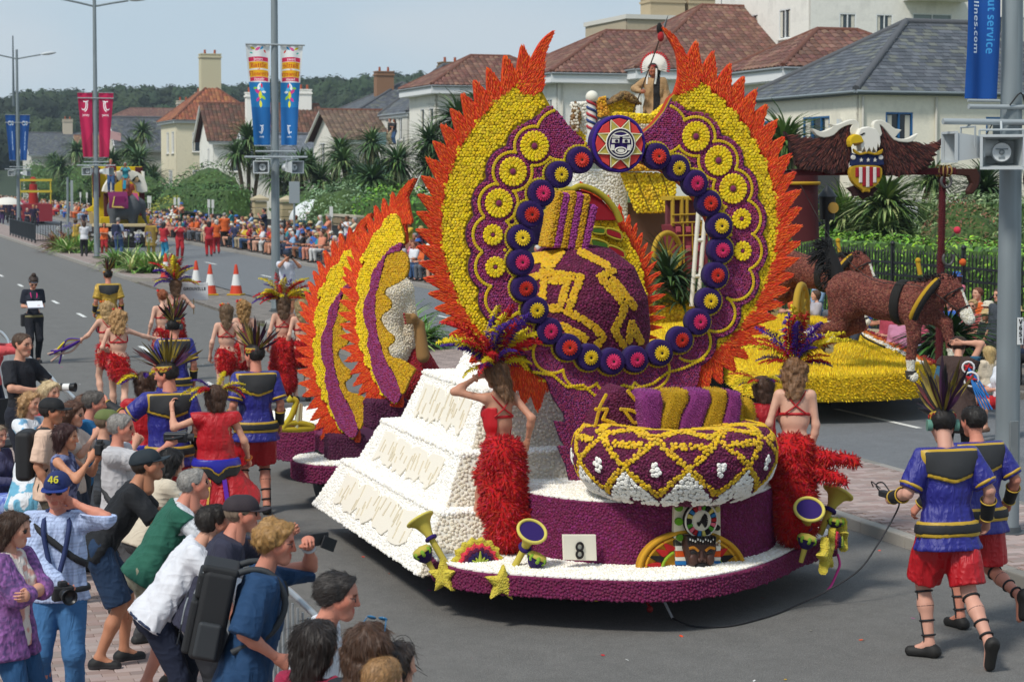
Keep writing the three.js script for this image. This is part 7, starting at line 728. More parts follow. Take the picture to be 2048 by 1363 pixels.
// head: ears at the origin, +y up, +z the face
const headBones=(f=0)=>{const L=[B([0,0.035,-0.03],[0,0.034,0.025],0.083,0.08,{w:0.92}),B([0,-0.01,0.04],[0,-0.085,0.052],0.06,0.031,{w:1.0}),B([0,0.0,0.099],[0,-0.03,0.113],0.009,0.013,{k:0.014}),B([0,0.025,0.082],[0,0,0.097],0.013,0.011,{k:0.02}),B([0,-0.06,0.086],[0,-0.061,0.089],0.0085,0.0085,{w:2.4,k:0.01}),B([0,-0.071,0.083],[0,-0.072,0.085],0.009,0.009,{w:2,k:0.01}),B([0,-0.095,0.07],[0,-0.1,0.064],0.019-f*0.003,0.02-f*0.003,{w:1.2}),B([0,-0.06,-0.025],[0,-0.17,-0.045],0.052-f*0.007,0.05-f*0.007)];for(const s of[-1,1])L.push(B([s*0.048,-0.03,0.02],[s*0.024,-0.088,0.048],0.032,0.022),B([s*0.042,-0.014,0.062],[s*0.042,-0.018,0.06],0.023,0.023),B([s*0.018,0.026,0.083],[s*0.045,0.022,0.072],0.011,0.009,{k:0.014}),B([s*0.013,-0.033,0.098],[s*0.012,-0.034,0.1],0.009,0.009,{k:0.008}),B([s*0.08,0.018,-0.012],[s*0.076,-0.028,0.0],0.016,0.01,{w:0.45,k:0.006}));return L;};
const mkHead=(f,cell)=>{const g=solid(headBones(f),cell,{post:(x,y,z,d)=>{const X=Math.abs(x)-0.032;const q=Math.sqrt(X*X+(y-0.004)*(y-0.004)*1.6+(z-0.1)*(z-0.1))-0.019;d=smax(d,-q,0.012);const m=Math.max(Math.abs(y+0.0655)-0.0016,Math.abs(x)-0.022,0.07-z);return smax(d,-m,0.003);}});return paint(g,(x,y,z)=>{const a=Math.abs(x);if(z>0.078&&a<0.024&&y<-0.053&&y>-0.08)return[0.86,0.55,0.55];if(z>0.06&&y>0.018&&y<0.031&&a>0.012&&a<0.052)return[0.42,0.34,0.28];if(z>0.05&&Math.hypot(a-0.042,y+0.022)<0.022)return[1.02,0.84,0.8];if(a>0.07||(z>0.1&&y<0))return[1.02,0.86,0.82];return[1,1,1];});};
const HEADS=new Map(),headGeo=(f,cell)=>{const k=f+'/'+cell;if(!HEADS.has(k))HEADS.set(k,mkHead(f,cell));return HEADS.get(k);};
// hand: wrist at the origin, fingers along +y, palm towards +z, thumb on +x
const HANDS=new Map();function handGeo(curl,cell=0.0065){const k=curl+'/'+cell;if(HANDS.has(k))return HANDS.get(k);const L=[B([-0.002,0.01,0],[0,0.075,0],0.021,0.026,{w:1.5,k:0.012}),B([0,-0.03,0],[0,0.015,0],0.024,0.02,{w:1.2,k:0.02})];[[0.028,0.085,0.036,0.024,0.02],[0.0095,0.09,0.041,0.027,0.022],[-0.0095,0.087,0.037,0.026,0.021],[-0.027,0.078,0.028,0.02,0.018]].forEach(([x,y,a,b,c],i)=>{let p=V(x,y,0),q=0.12+curl*0.9;const sp=x*2.4;for(const[l,r]of[[a,0.0092],[b,0.0084],[c,0.0076]]){const d=V(sp*Math.cos(q),Math.cos(q),Math.sin(q)).normalize(),e=p.clone().addScaledVector(d,l);L.push(B(p,e,r,r-0.0008,{k:0.004}));p=e;q+=0.12+curl*0.95;}});L.push(B([0.026,0.02,0.004],[0.047,0.052,0.014+curl*0.01],0.014,0.0105,{k:0.012}),B([0.047,0.052,0.014+curl*0.01],[0.052-curl*0.022,0.082-curl*0.006,0.02+curl*0.022],0.0098,0.0085,{k:0.004}));const g=paint(solid(L,cell),[1.0,0.94,0.92]);HANDS.set(k,g);return g;}
const hm4=(p,x,y,z)=>new THREE.Matrix4().makeBasis(x,y,z).setPosition(p);
function pose(o){
const k=(o.H||1.72)/1.75,g=o.g||1,f=o.f||0,l=(o.lean||0)*dg,sl=(o.side||0)*dg,tw=(o.twist||0)*dg,J={k,g,f};const sc=(a)=>V(a[0]*k,a[1]*k,a[2]*k);
J.pel=sc(o.pel||[0,0.95,0]);J.u=V(Math.sin(sl),Math.cos(l)*Math.cos(sl),Math.sin(l)).normalize();J.r=V(Math.cos(tw),0,-Math.sin(tw));J.r.addScaledVector(J.u,-J.r.dot(J.u)).normalize();J.fw=V().crossVectors(J.r,J.u);J.up=(a,x=0,z=0)=>J.pel.clone().addScaledVector(J.u,a*k).addScaledVector(J.r,x*k).addScaledVector(J.fw,z*k);
const sw=0.175-f*0.018;J.sh=[-1,1].map((s)=>J.up(0.49,s*sw*(0.6+0.4*g),-0.01));J.neck=J.up(0.545,0,-0.015);
const hd=o.head||[0,0,0];J.hq=new THREE.Quaternion().setFromEuler(new THREE.Euler(hd[1]*dg+l*0.25,hd[0]*dg+tw,(hd[2]||0)*dg,'YXZ'));J.hs=k*(o.hs||1);const hb=V(0,0.165,0.045).multiplyScalar(J.hs).applyQuaternion(new THREE.Quaternion().setFromEuler(new THREE.Euler(l*0.7+hd[1]*dg*0.4,hd[0]*dg*0.3+tw,(hd[2]||0)*dg*0.5,'YXZ')));J.head=J.neck.clone().add(hb);J.hm=new THREE.Matrix4().compose(J.head,J.hq,V(J.hs,J.hs,J.hs));
const ar=o.arms||[null,null];J.arm=[0,1].map((i)=>{const s=i?1:-1,a=ar[i]||{},def=V(s*(0.235+0.03*g),J.sh[i].y/k-0.5,J.sh[i].z/k+0.07),t=a.t?sc(a.t):sc([def.x,def.y,def.z]);const h=a.e?V(...a.e):V(s*0.35,-0.4,-1);const[e,w]=ik(J.sh[i],t,0.285*k,0.26*k,h);return{e,w,c:a.c??0.55,n:a.n,y:a.y};});
const lg=o.legs||[null,null];J.hip=[-1,1].map((s)=>J.pel.clone().add(V(s*0.088*k,-0.03*k,0)));J.leg=[0,1].map((i)=>{const s=i?1:-1,a=lg[i]||{},t=sc(a.t||[s*0.11,0.09,0]);const[kn,an]=ik(J.hip[i],t,0.44*k,0.43*k,a.e?V(...a.e):V(s*0.12,0,1));const fd=a.d?V(...a.d).normalize():V(s*0.22,-0.05,1).normalize();return{kn,an,fd};});return J;
}
function torsoBones(J,add=0,o={}){const{k,g,f}=J,s=J.r,R_=(q)=>q*k,b=[];b.push(B(J.up(-0.03),J.up(0.06),R_(0.103*(0.75+0.25*g)+add+f*0.006),R_(0.098*(0.75+0.25*g)+add),{side:s,w:1.5+f*0.06}),B(J.up(0.1,0,0.01*g),J.up(0.22,0,0.01*g),R_((0.098-f*0.014)*g+add),R_((0.1-f*0.01)*g+add),{side:s,w:1.34-f*0.04}),B(J.up(0.25,0,0.01),J.up(0.4,0,0),R_(0.108*(0.6+0.4*g)+add),R_(0.105*(0.6+0.4*g)+add),{side:s,w:1.42-f*0.1}),B(J.sh[0].clone().lerp(J.sh[1],0.1),J.sh[1].clone().lerp(J.sh[0],0.1),R_(0.058+add),R_(0.058+add),{k:0.05}),B(J.up(0.46),J.up(0.53,0,-0.012),R_(0.075+add),R_(0.052+add*0.5)));if(f>0.5)for(const q of[-1,1])b.push(B(J.up(0.34,q*0.072,0.088),J.up(0.335,q*0.07,0.1),R_(0.062+add),R_(0.055+add),{k:0.05}));if(g>1.25)b.push(B(J.up(0.1,0,0.08),J.up(0.18,0,0.08),R_(0.1*g-0.02+add),R_(0.1*g-0.02+add)));return b;}
function skin(J,cell,o){
const{k,f,g}=J,b=torsoBones(J,-0.006),q=0.8+0.2*g,hc=o.lod?0.02:(o.hc||0.0085),out=[];for(let i=0;i<2;i++){const a=J.arm[i],l=J.leg[i],S=J.sh[i];b.push(B(S,a.e,(0.05-f*0.008)*k*q,(0.037-f*0.005)*k*q),B(a.e,a.e.clone().lerp(a.w,0.3),0.037*k*q,(0.039-f*0.005)*k*q),B(a.e.clone().lerp(a.w,0.3),a.w,(0.039-f*0.005)*k*q,(0.026-f*0.003)*k));b.push(B(J.hip[i],l.kn,(0.085+f*0.004)*k*q,0.054*k*q),B(l.kn,l.kn.clone().lerp(l.an,0.35),0.05*k,0.055*k*q),B(l.kn.clone().lerp(l.an,0.35),l.an,0.055*k*q,0.034*k),B(l.an,l.an.clone().addScaledVector(l.fd,0.13*k).add(V(0,-0.05*k,0)),0.038*k,0.028*k));
const y=(a.y?V(...a.y):a.w.clone().sub(a.e)).normalize(),n0=a.n?V(...a.n):V(i?-1:1,0,-0.2).applyQuaternion(new THREE.Quaternion()),z=n0.addScaledVector(y,-n0.dot(y)).normalize(),x=V().crossVectors(y,z);const hg=handGeo(a.c,o.lod?0.016:0.0075).clone();if(i===(a.flip?0:1))hg.scale(-1,1,1);hg.scale(k*1.02,k*1.02,k*1.02);if(i===1){const ix=hg.index.array.slice();for(let t=0;t<ix.length;t+=3){const v=ix[t];ix[t]=ix[t+1];ix[t+1]=v;}hg.setIndex(new THREE.BufferAttribute(ix,1));hg.computeVertexNormals();}hg.applyMatrix4(hm4(a.w,x,y,z));out.push(hg);}
b.push(B(J.neck,J.head.clone().lerp(J.neck,0.35),(0.056-f*0.008)*k,(0.05-f*0.008)*k));out.push(paint(solid(b,cell),(x,y,z)=>{const q=0.9+0.2*fbm(x*22,y*22,z*22,3);return[q*1.01,q*0.99,q*0.98];}));out.push(headGeo(f>0.5?1:0,hc).clone().applyMatrix4(J.hm));return merge(out);
}
const folds=(amp,fx=9,fy=4)=>(x,y,z,d)=>{if(d>0.05||d<-0.05)return d;const a=n3(x*fx+3,y*fy,z*fx),b=n3(x*fx*2.1+a*2,y*fy*2+9,z*fx*2.1);return d+amp*(Math.abs(a-0.5)*2.4+Math.abs(b-0.5)*1.6-0.9)*1.5;};
function topGeo(J,t,cell){const{k,g}=J,q=0.8+0.2*g,add=(t.add??0.012),b=torsoBones(J,add),hem=t.hem??-0.1;if(hem<-0.06)b.push(B(J.up(-0.03),J.up(hem+0.02),(0.118*(0.7+0.3*g)+add)*k,((t.flare??0.125)*(0.7+0.3*g)+add)*k,{side:J.r,w:1.42}));const sv=t.sleeve??0.55;if(sv>0)for(let i=0;i<2;i++){const a=J.arm[i],S=J.sh[i],u=Math.min(1,sv/0.6),e=S.clone().lerp(a.e,u);b.push(B(S,e,(0.058+add)*k*q,((sv<0.7?0.054:0.044)+add)*k*q));if(sv>0.65)b.push(B(a.e,a.e.clone().lerp(a.w,Math.min(1,(sv-0.6)/0.4)),(0.044+add)*k*q,(0.034+add*0.8)*k));}const fo=folds((t.fold??0.008)*0.8,13,3.2),cut=t.cut;return solid(b,cell,{amp:0.02,pad:0.01,post:(x,y,z,d)=>{const dx=x-J.pel.x,dy=y-J.pel.y,dz=z-J.pel.z,h=(dx*J.u.x+dy*J.u.y+dz*J.u.z)/k,fz=(dx*J.fw.x+dy*J.fw.y+dz*J.fw.z)/k,rx=(dx*J.r.x+dy*J.r.y+dz*J.r.z)/k;d=fo(x,y,z,d);d=Math.max(d,(hem-h)*k);d=Math.max(d,(h-(t.neck??0.556)+(fz>0?Math.min(1,fz/0.06)*(t.vee??0.03)*Math.max(0,1-Math.abs(rx)/0.1):0))*k);if(sv>0&&sv<0.7)for(let i=0;i<2;i++){const S=J.sh[i],e=J.arm[i].e,L=S.distanceTo(e),ax=(e.x-S.x)/L,ay=(e.y-S.y)/L,az=(e.z-S.z)/L,px=x-S.x,py=y-S.y,pz=z-S.z,u=px*ax+py*ay+pz*az,m=Math.sqrt(Math.max(0,px*px+py*py+pz*pz-u*u));if(u>0.06&&m<0.12*k*q)d=Math.max(d,u-L*Math.min(1,sv/0.6)-0.015);}if(sv<=0)d=smax(d,(Math.abs(rx)-(t.strap??0.155))*k,0.02);if(cut)d=Math.max(d,cut(rx,h,fz)*k);return d;}});}
function legGeo(J,t,cell){const{k,g,f}=J,q=0.8+0.2*g,add=t.add??0.012,b=[B(J.up(-0.04),J.up(0.03),(0.105*(0.75+0.25*g)+add+f*0.006)*k,(0.1*(0.75+0.25*g)+add)*k,{side:J.r,w:1.5+f*0.06})];const len=t.len??1;for(let i=0;i<2;i++){const l=J.leg[i],u=Math.min(1,len/0.52),e=J.hip[i].clone().lerp(l.kn,u);b.push(B(J.hip[i],e,(0.094+add)*k*q,((len<0.6?0.082:0.06)+add+(t.wide||0))*k*q));if(len>0.55)b.push(B(l.kn,l.kn.clone().lerp(l.an,Math.min(1,(len-0.52)/0.46)),(0.058+add)*k*q,((t.cuff??0.046)+add)*k));}if(t.skirt){const m=J.leg[0].kn.clone().lerp(J.leg[1].kn,0.5),e=J.pel.clone().lerp(m,t.skirt);b.push(B(J.pel,e,0.14*k*q,(t.wide||0.2)*k,{side:J.r,w:1.15,k:0.06}));}const fo=folds((t.fold??0.009)*0.85,12,t.fy||3),low=t.low;return solid(b,cell,{amp:0.02,pad:0.01,post:(x,y,z,d)=>{const h=((x-J.pel.x)*J.u.x+(y-J.pel.y)*J.u.y+(z-J.pel.z)*J.u.z)/k;d=Math.max(fo(x,y,z,d),(h-(t.waist??0.07))*k);if(len<0.9&&!t.skirt){let best=9,v=0;for(let i=0;i<2;i++){const l=J.leg[i],A=len<0.55?J.hip[i]:l.kn,E2=len<0.55?l.kn:l.an,L=A.distanceTo(E2),u=((x-A.x)*(E2.x-A.x)+(y-A.y)*(E2.y-A.y)+(z-A.z)*(E2.z-A.z))/L,m=Math.hypot(x-A.x-(E2.x-A.x)*u/L,y-A.y-(E2.y-A.y)*u/L,z-A.z-(E2.z-A.z)*u/L);if(m<best){best=m;v=u-L*(len<0.55?Math.min(1,len/0.52):(len-0.52)/0.46);}}d=Math.max(d,v);}if(low!==undefined)d=Math.max(d,low*k-y);return d;}});}
function shoeGeo(J,cell,hi=0){const b=[],k=J.k;for(const l of J.leg){const dn=V(0,-1,0).addScaledVector(l.fd,l.fd.y).normalize(),h=l.an.clone().addScaledVector(dn,0.05*k).addScaledVector(l.fd,-0.03*k);b.push(B(h,h.clone().addScaledVector(l.fd,0.17*k),0.046*k,0.04*k,{side:V().crossVectors(l.fd,dn),w:0.95,k:0.02}),B(l.an.clone().addScaledVector(dn,0.015),h,0.042*k,0.045*k));}return solid(b,cell,{post:(x,y,z,d)=>{for(const l of J.leg){const dn=V(0,-1,0).addScaledVector(l.fd,l.fd.y).normalize();const e=(x-l.an.x)*dn.x+(y-l.an.y)*dn.y+(z-l.an.z)*dn.z;if(Math.hypot(x-l.an.x,z-l.an.z)<0.3)d=Math.max(d,e-0.088*k);}return d;}});}
const HAIR=new Map();function hairGeo(st,cell){const key=JSON.stringify(st)+cell;if(HAIR.has(key))return HAIR.get(key);const{len=0,th=0.013,curl=0,w=1.5,pony=0,line=0,top=0}=st,L=[B([0,0.037+top,-0.032],[0,0.036+top,0.022],0.083+th,0.08+th,{w:0.94})];if(len>0){L.push(B([0,0.02,-0.045],[0,-len,-0.06-len*0.12],0.068+th,0.045+curl*0.5+len*0.03,{w}));for(const s of[-1,1])L.push(B([s*0.06,0.04,0.0],[s*0.082,-Math.min(len,0.16),-0.01],0.035+th,0.026+curl*0.4));}if(pony)L.push(B([0,0.05,-0.11],[0,0.03,-0.14],0.03,0.036),B([0,0.03,-0.14],[0,-pony,-0.13],0.036,0.018));const A=0.006+curl,fx=curl?34:95,fy=curl?26:12;const g=solid(L,cell,{amp:A,pad:0.005,post:(x,y,z,d)=>{d+=A*(n3(x*fx+5,y*fy,z*fx)-0.5)*2+A*0.5*(n3(x*fx*2,y*fy*2,z*fx*2)-0.5);const hl=(-0.547*(y-0.078-line)+0.837*(z-0.086+line*0.5));d=smax(d,hl,0.008);if(!len)d=smax(d,-0.072-y+Math.max(0,z+0.02)*1.3,0.008);if(z>0.0&&y<-0.005&&!len)d=Math.max(d,z+0.004);return d;}});paint(g,(x,y,z)=>{const q=0.62+0.76*n3(x*120,y*14,z*120);return[q,q*0.98,q*0.95];});HAIR.set(key,g);return g;}
const capGeo=(cell)=>{if(!HAIR.has('cap'+cell))HAIR.set('cap'+cell,solid([B([0,0.04,-0.032],[0,0.04,0.024],0.1,0.095,{w:0.94})],cell,{post:(x,y,z,d)=>smax(d,0.032-y-z*0.12,0.01)}));return HAIR.get('cap'+cell);};
const brimGeo=(()=>{const P=[];for(let i=0;i<=14;i++){const a=Math.PI*i/14;P.push([Math.cos(a)*0.092,Math.sin(a)*0.112]);}const g=extr([...P,[-0.092,-0.03],[0.092,-0.03]],0.007,0.002),p=g.attributes.position;g.rotateX(Math.PI/2+0.18);for(let i=0;i<p.count;i++)p.setY(i,p.getY(i)-p.getX(i)*p.getX(i)*2.4);g.translate(0,0.052,0.085);g.computeVertexNormals();return norm(g);})();
const shadesGeo=[-1,1].map((s)=>merge([sph(0.024,s*0.033,0.004,0.094,10,1.1,0.72,0.3),bar([s*0.055,0.01,0.088],[s*0.082,0.016,-0.005],0.003)])),rimGeo=merge([new THREE.TorusGeometry(0.021,0.0022,5,16).scale(1.1,0.8,1).translate(-0.033,0.003,0.1),new THREE.TorusGeometry(0.021,0.0022,5,16).scale(1.1,0.8,1).translate(0.033,0.003,0.1),bar([-0.056,0.01,0.098],[-0.083,0.016,-0.005],0.0025),bar([0.056,0.01,0.098],[0.083,0.016,-0.005],0.0025),bar([-0.012,0.006,0.104],[0.012,0.006,0.104],0.0022)]);
const SK={fair:'#c9957c',pale:'#d3a58e',tan:'#b27a5c',red:'#c4826c'};
// where: {px: [x, y] of the crown in the photograph} or {st: [s, t]}; yaw 0 faces the camera, 90 faces right, 180 away
const clothBump=tex(512,512,(u,v)=>{const a=pn(u*10,v*5,10),b=pn(u*24+a*2,v*12,24,3),w=((Math.floor(u*256)+Math.floor(v*256))%2)*0.04;return[0.5*(1-Math.abs(a-0.5)*2)+0.35*(1-Math.abs(b-0.5)*2)+w];},false),CB={bumpMap:clothBump,bumpScale:0.012};
const CM=new Map(),clothM=(hex,rough,ex={})=>{const k=hex+rough+JSON.stringify(ex);if(!CM.has(k))CM.set(k,new THREE.MeshStandardMaterial({color:C(hex),vertexColors:true,roughness:rough,...ex,...CB}));return CM.get(k);};
const clothUV=(g)=>{const p=g.attributes.position,u=g.attributes.uv;for(let i=0;i<p.count;i++)u.setXY(i,(p.getX(i)*0.8+p.getZ(i)*0.6)*2.2,p.getY(i)*2.2);return g;};
const strandG=(()=>{const g=new THREE.BufferGeometry();g.setAttribute('position',new THREE.BufferAttribute(new Float32Array([-0.03,0,0,0.03,0,0,-0.022,0.06,0.55,0.022,0.06,0.55,0,-0.02,1]),3));g.setIndex([0,1,2,1,3,2,2,3,4]);g.computeVertexNormals();return norm(g);})();
function strands(G,J,geo,hex,st){const L=overMesh(geo,st.curl>0.008?0.011:0.0085,()=>true,2);const down=st.len?V(0,-1,-0.12):V(0,-0.35,-1);for(const e of L){const n=e.n;let d=st.curl>0.008?V(rr(-1,1),rr(-1.3,0.5),rr(-1,1)):down.clone().add(V(rr(-0.25,0.25),rr(-0.1,0.1),rr(-0.2,0.2)));d.addScaledVector(n,-d.dot(n)).normalize().addScaledVector(n,rr(0.08,0.3));e.p.applyMatrix4(J.hm);e.n=d.applyQuaternion(J.hq).normalize();e.r=rr(0,6.28);const l=(st.len?0.05:0.026)*rr(0.7,1.4);e.s=[0.035,0.035,l];e.c=jit(hex,0.3,0.012);}scatter(G,'hair_strands',strandG,M('#ffffff',0.55,{side:2}),L);}
function person(o){
if(o.small)o={...o,H:(o.H||1.72)*o.small};
const cell=o.lod?0.034:(o.cell||0.0165),J=pose(o),h0=o.base||0;let s,t;if(o.st)[s,t]=o.st;else{const cr=J.head.clone().add(V(0,0.125*J.hs,0)),q=onH(o.px[0],o.px[1],h0+cr.y),off=V(cr.x,0,cr.z).applyAxisAngle(V(0,1,0),o.yaw*dg),w=rd(q[0],q[1]).sub(off),z=toST(w);s=z[0];t=z[1];}
const G=thing('person',o.label,'person',s,t,h0,o.yaw*dg-TH,o.group);G.J=J;const lodc=(a)=>o.lod?0.03:a;const hp=(name,g,m,par=G)=>part(par,name,g.clone().applyMatrix4(J.hm),m);
G.body=part(G,'body',skin(J,o.lod?0.036:0.0185,o),TM(o.skin||SK.fair,0.62));const pt=(g,c)=>c?paint(g,c):paint(g,[1,1,1]);
for(const w of[].concat(o.top||[]))part(G,w.name||'shirt',clothUV(pt(topGeo(J,w,w.cell||cell),w.paint)),(o.lod?TM:clothM)(w.c,w.rough??0.85,w.ex));for(const w of[].concat(o.bot||[]))part(G,w.name||'trousers',clothUV(pt(legGeo(J,w,w.cell||cell),w.paint)),(o.lod?TM:clothM)(w.c,w.rough??0.88,w.ex));if(o.shoes)part(G,'shoes',pt(shoeGeo(J,lodc(0.013)),(x,y,z)=>o.sole&&y<0.032?[6,6,6]:[1,1,1]),TM(o.shoes,0.7));
if(o.hair){const hg=hairGeo(o.hair[1]||{},lodc(0.0085)),hm=hp('hair',hg,TM(o.hair[0],0.6));if(!o.lod&&!o.cap)strands(hm,J,hg,o.hair[0],o.hair[1]||{});}if(o.cap){const c=hp('cap',paint(capGeo(lodc(0.009)).clone(),[1,1,1]),TM(o.cap,0.8));hp('cap_brim',brimGeo.clone().rotateY((o.capRot||0)*dg),M(o.brim||o.cap,0.8),c);}if(o.hat){const c=hp('sun_hat',merge([lathe([[0.15,0.035],[0.105,0.055],[0.1,0.11],[0.07,0.135],[0,0.14]],20).translate(0,0,-0.005)]),M(o.hat,0.9));}if(o.shades)for(const g of shadesGeo)hp('sunglasses',g,M('#0c0c0e',0.12));if(o.glasses)hp('glasses',rimGeo,M('#2a2624',0.4));if(!o.lod&&!o.shades)for(const q of[-1,1]){const e=hp('eye',sph(0.0125,q*0.032,0.003,0.0765,10),M('#d8d2c8',0.3));hp('iris',sph(0.0062,q*0.032,0.003,0.0855,8,1,1,0.6),M('#2c2620',0.2),e);}
if(o.then)o.then(G,J,hp);return G;
}
function prop(G,name,label,cat,at,yaw,build){const p=G.localToWorld?(G.updateMatrixWorld(),G.localToWorld(at.clone())):at,o=new THREE.Group();o.name=numbered(name);o.position.copy(p);o.rotation.set(0,yaw*dg,0);tag(o,label,cat);scene.add(o);build(o);return o;}
// plumes: a bent spine with drooping barbs
const plumeG=[0,1,2].map((v)=>{reseed(700+v);const P=[],I=[];const sp=(u)=>V(0,u-0.12*u*u,-0.34*u*u-(v?0.08*v*u*u*u:0));for(let i=0;i<130;i++){const u=0.06+0.94*i/130,a=sp(u),w=0.13*Math.sin(Math.PI*Math.min(1,0.22+u*0.72))+0.025,q=P.length/3,l=w*rr(0.75,1.25),t=rr(0,6.283),c=Math.cos(t),n=Math.sin(t)*0.7,up=rr(0.3,0.9),e=a.clone().add(V(c*l,l*up,n*l-l*0.2)),m=a.clone().lerp(e,0.5).add(V(0,0.02,0.01)),f=0.012;P.push(a.x,a.y,a.z,m.x-n*f,m.y+f,m.z+c*f,m.x+n*f,m.y-f,m.z-c*f,e.x,e.y-0.03,e.z);I.push(q,q+1,q+2,q+1,q+3,q+2);}const g=new THREE.BufferGeometry();g.setAttribute('position',new THREE.BufferAttribute(new Float32Array(P),3));g.setIndex(I);g.computeVertexNormals();return merge([norm(g),tube([0,0.3,0.6,0.95].map(sp),0.012,4,8)]);});
const thinFeather=(()=>{const P=[],I=[];for(let i=0;i<=8;i++){const u=i/8,w=0.055*Math.sin(Math.PI*Math.min(1,0.12+u*0.86));P.push(-w,u,-0.05*u*u,0,u,0.012-0.05*u*u,w,u,-0.05*u*u);if(i){const b=i*3,a=b-3;I.push(a,a+1,b+1,a,b+1,b,a+1,a+2,b+2,a+1,b+2,b+1);}}const g=new THREE.BufferGeometry();g.setAttribute('position',new THREE.BufferAttribute(new Float32Array(P),3));g.setIndex(I);g.computeVertexNormals();return paint(norm(g),(x,y)=>{const b=Math.floor(y*14+Math.abs(x)*6)%2;return b?[1,1,1]:[0.35,0.3,0.3];});})();
const plMat={r:M('#b80c14',0.8,{side:2}),y:M('#d8c416',0.8,{side:2}),p:M('#3f1280',0.8,{side:2}),k:M('#141012',0.8,{side:2})};
function plume(parent,at,dir,len,c,name='plume'){const m=part(parent,name,plumeG[Math.floor(R()*3)],plMat[c]);m.position.copy(at);const y=dir.clone().normalize(),z=(Math.abs(y.y)>0.95?V(0,0,1):V(0,1,0));const zz=z.addScaledVector(y,-z.dot(y)).normalize(),x=V().crossVectors(y,zz);m.quaternion.setFromRotationMatrix(new THREE.Matrix4().makeBasis(x,y,zz));m.rotateY(rr(-0.4,0.4));m.scale.set(len*1.1,len,len*1.1);return m;}
function frill(parent,name,core,hex,pitch,size,len=2.2){const m=part(parent,name,core,felt(hex));const L=overMesh(core,pitch);for(const e of L){e.n=e.n.clone().multiplyScalar(0.7).add(V(rr(-0.7,0.7),rr(-0.9,0.25),rr(-0.7,0.7))).normalize();const s=size*rr(0.7,1.3);e.s=[s,s,s*len];e.c=jit(hex,0.22,0.012);}scatter(m,'feather_tufts',frG,flowerMat,L);return m;}
const frG=(()=>{reseed(66);const L=[];for(let i=0;i<5;i++)L.push(new THREE.ConeGeometry(0.32,1.3,3).rotateX(Math.PI/2).translate(0,0,0.6).rotateX(rr(-0.5,0.5)).rotateY(rr(-0.6,0.6)));return merge(L);})();

// ---------------------------------------------------------------- costumes
reseed(301);
const GOLD=M('#b8952a',0.45),BLK=M('#1c1d20',0.7),feM=[TM('#7a6a1c',0.8,{side:2}),TM('#5a1418',0.8,{side:2}),TM('#1c1512',0.8,{side:2}),TM('#8a7a30',0.8,{side:2}),TM('#3a0e3a',0.8,{side:2})];
const slab=(J,add,c,cell=0.014)=>paint(topGeo(J,{add,sleeve:0,strap:9,hem:-0.3,neck:0.9,fold:0.002,cut:c},cell),[1,1,1]);
const ringOn=(a,b,u,r,w)=>{const p=a.clone().lerp(b,u),d=b.clone().sub(a).normalize();return new THREE.TorusGeometry(r,w,6,18).applyQuaternion(new THREE.Quaternion().setFromUnitVectors(V(0,0,1),d)).translate(p.x,p.y,p.z);};
function mohawk(G,J,n=38,len=0.27){const f=new THREE.Group();for(let i=0;i<n;i++){const u=i/(n-1),a=mixf(1.15,-1.05,u)+rr(-0.06,0.06),s=(i%3-1)*0.32+rr(-0.1,0.1),d=V(s,Math.cos(a),Math.sin(a)).normalize(),at=V(d.x*0.05,0.035+d.y*0.09,d.z*0.1-0.01);const m=part(G,'feather',thinFeather,pick(feM));const y=d.clone().applyQuaternion(J.hq),z=V(0,0.2,-1).applyQuaternion(J.hq);z.addScaledVector(y,-z.dot(y)).normalize();m.quaternion.setFromRotationMatrix(new THREE.Matrix4().makeBasis(V().crossVectors(y,z),y,z));m.rotateY(rr(-0.9,0.9));m.position.copy(at.applyMatrix4(J.hm));const l=len*rr(0.7,1.25);m.scale.set(l*1.1,l,l);}}
function headband(G,J,hp,c='#b8952a'){hp('headband',lathe([[0.094,0.035],[0.098,0.045],[0.096,0.085],[0.09,0.09]],24).scale(0.94,1,1.07).translate(0,0,-0.004),M(c,0.5));hp('headband_zigzag',tube(Array.from({length:29},(_,i)=>{const a=i/28*6.283;return[Math.cos(a)*0.095,0.05+(i%2)*0.025,Math.sin(a)*0.107-0.004];}),0.0035,4,84),M('#a8201c',0.6));}
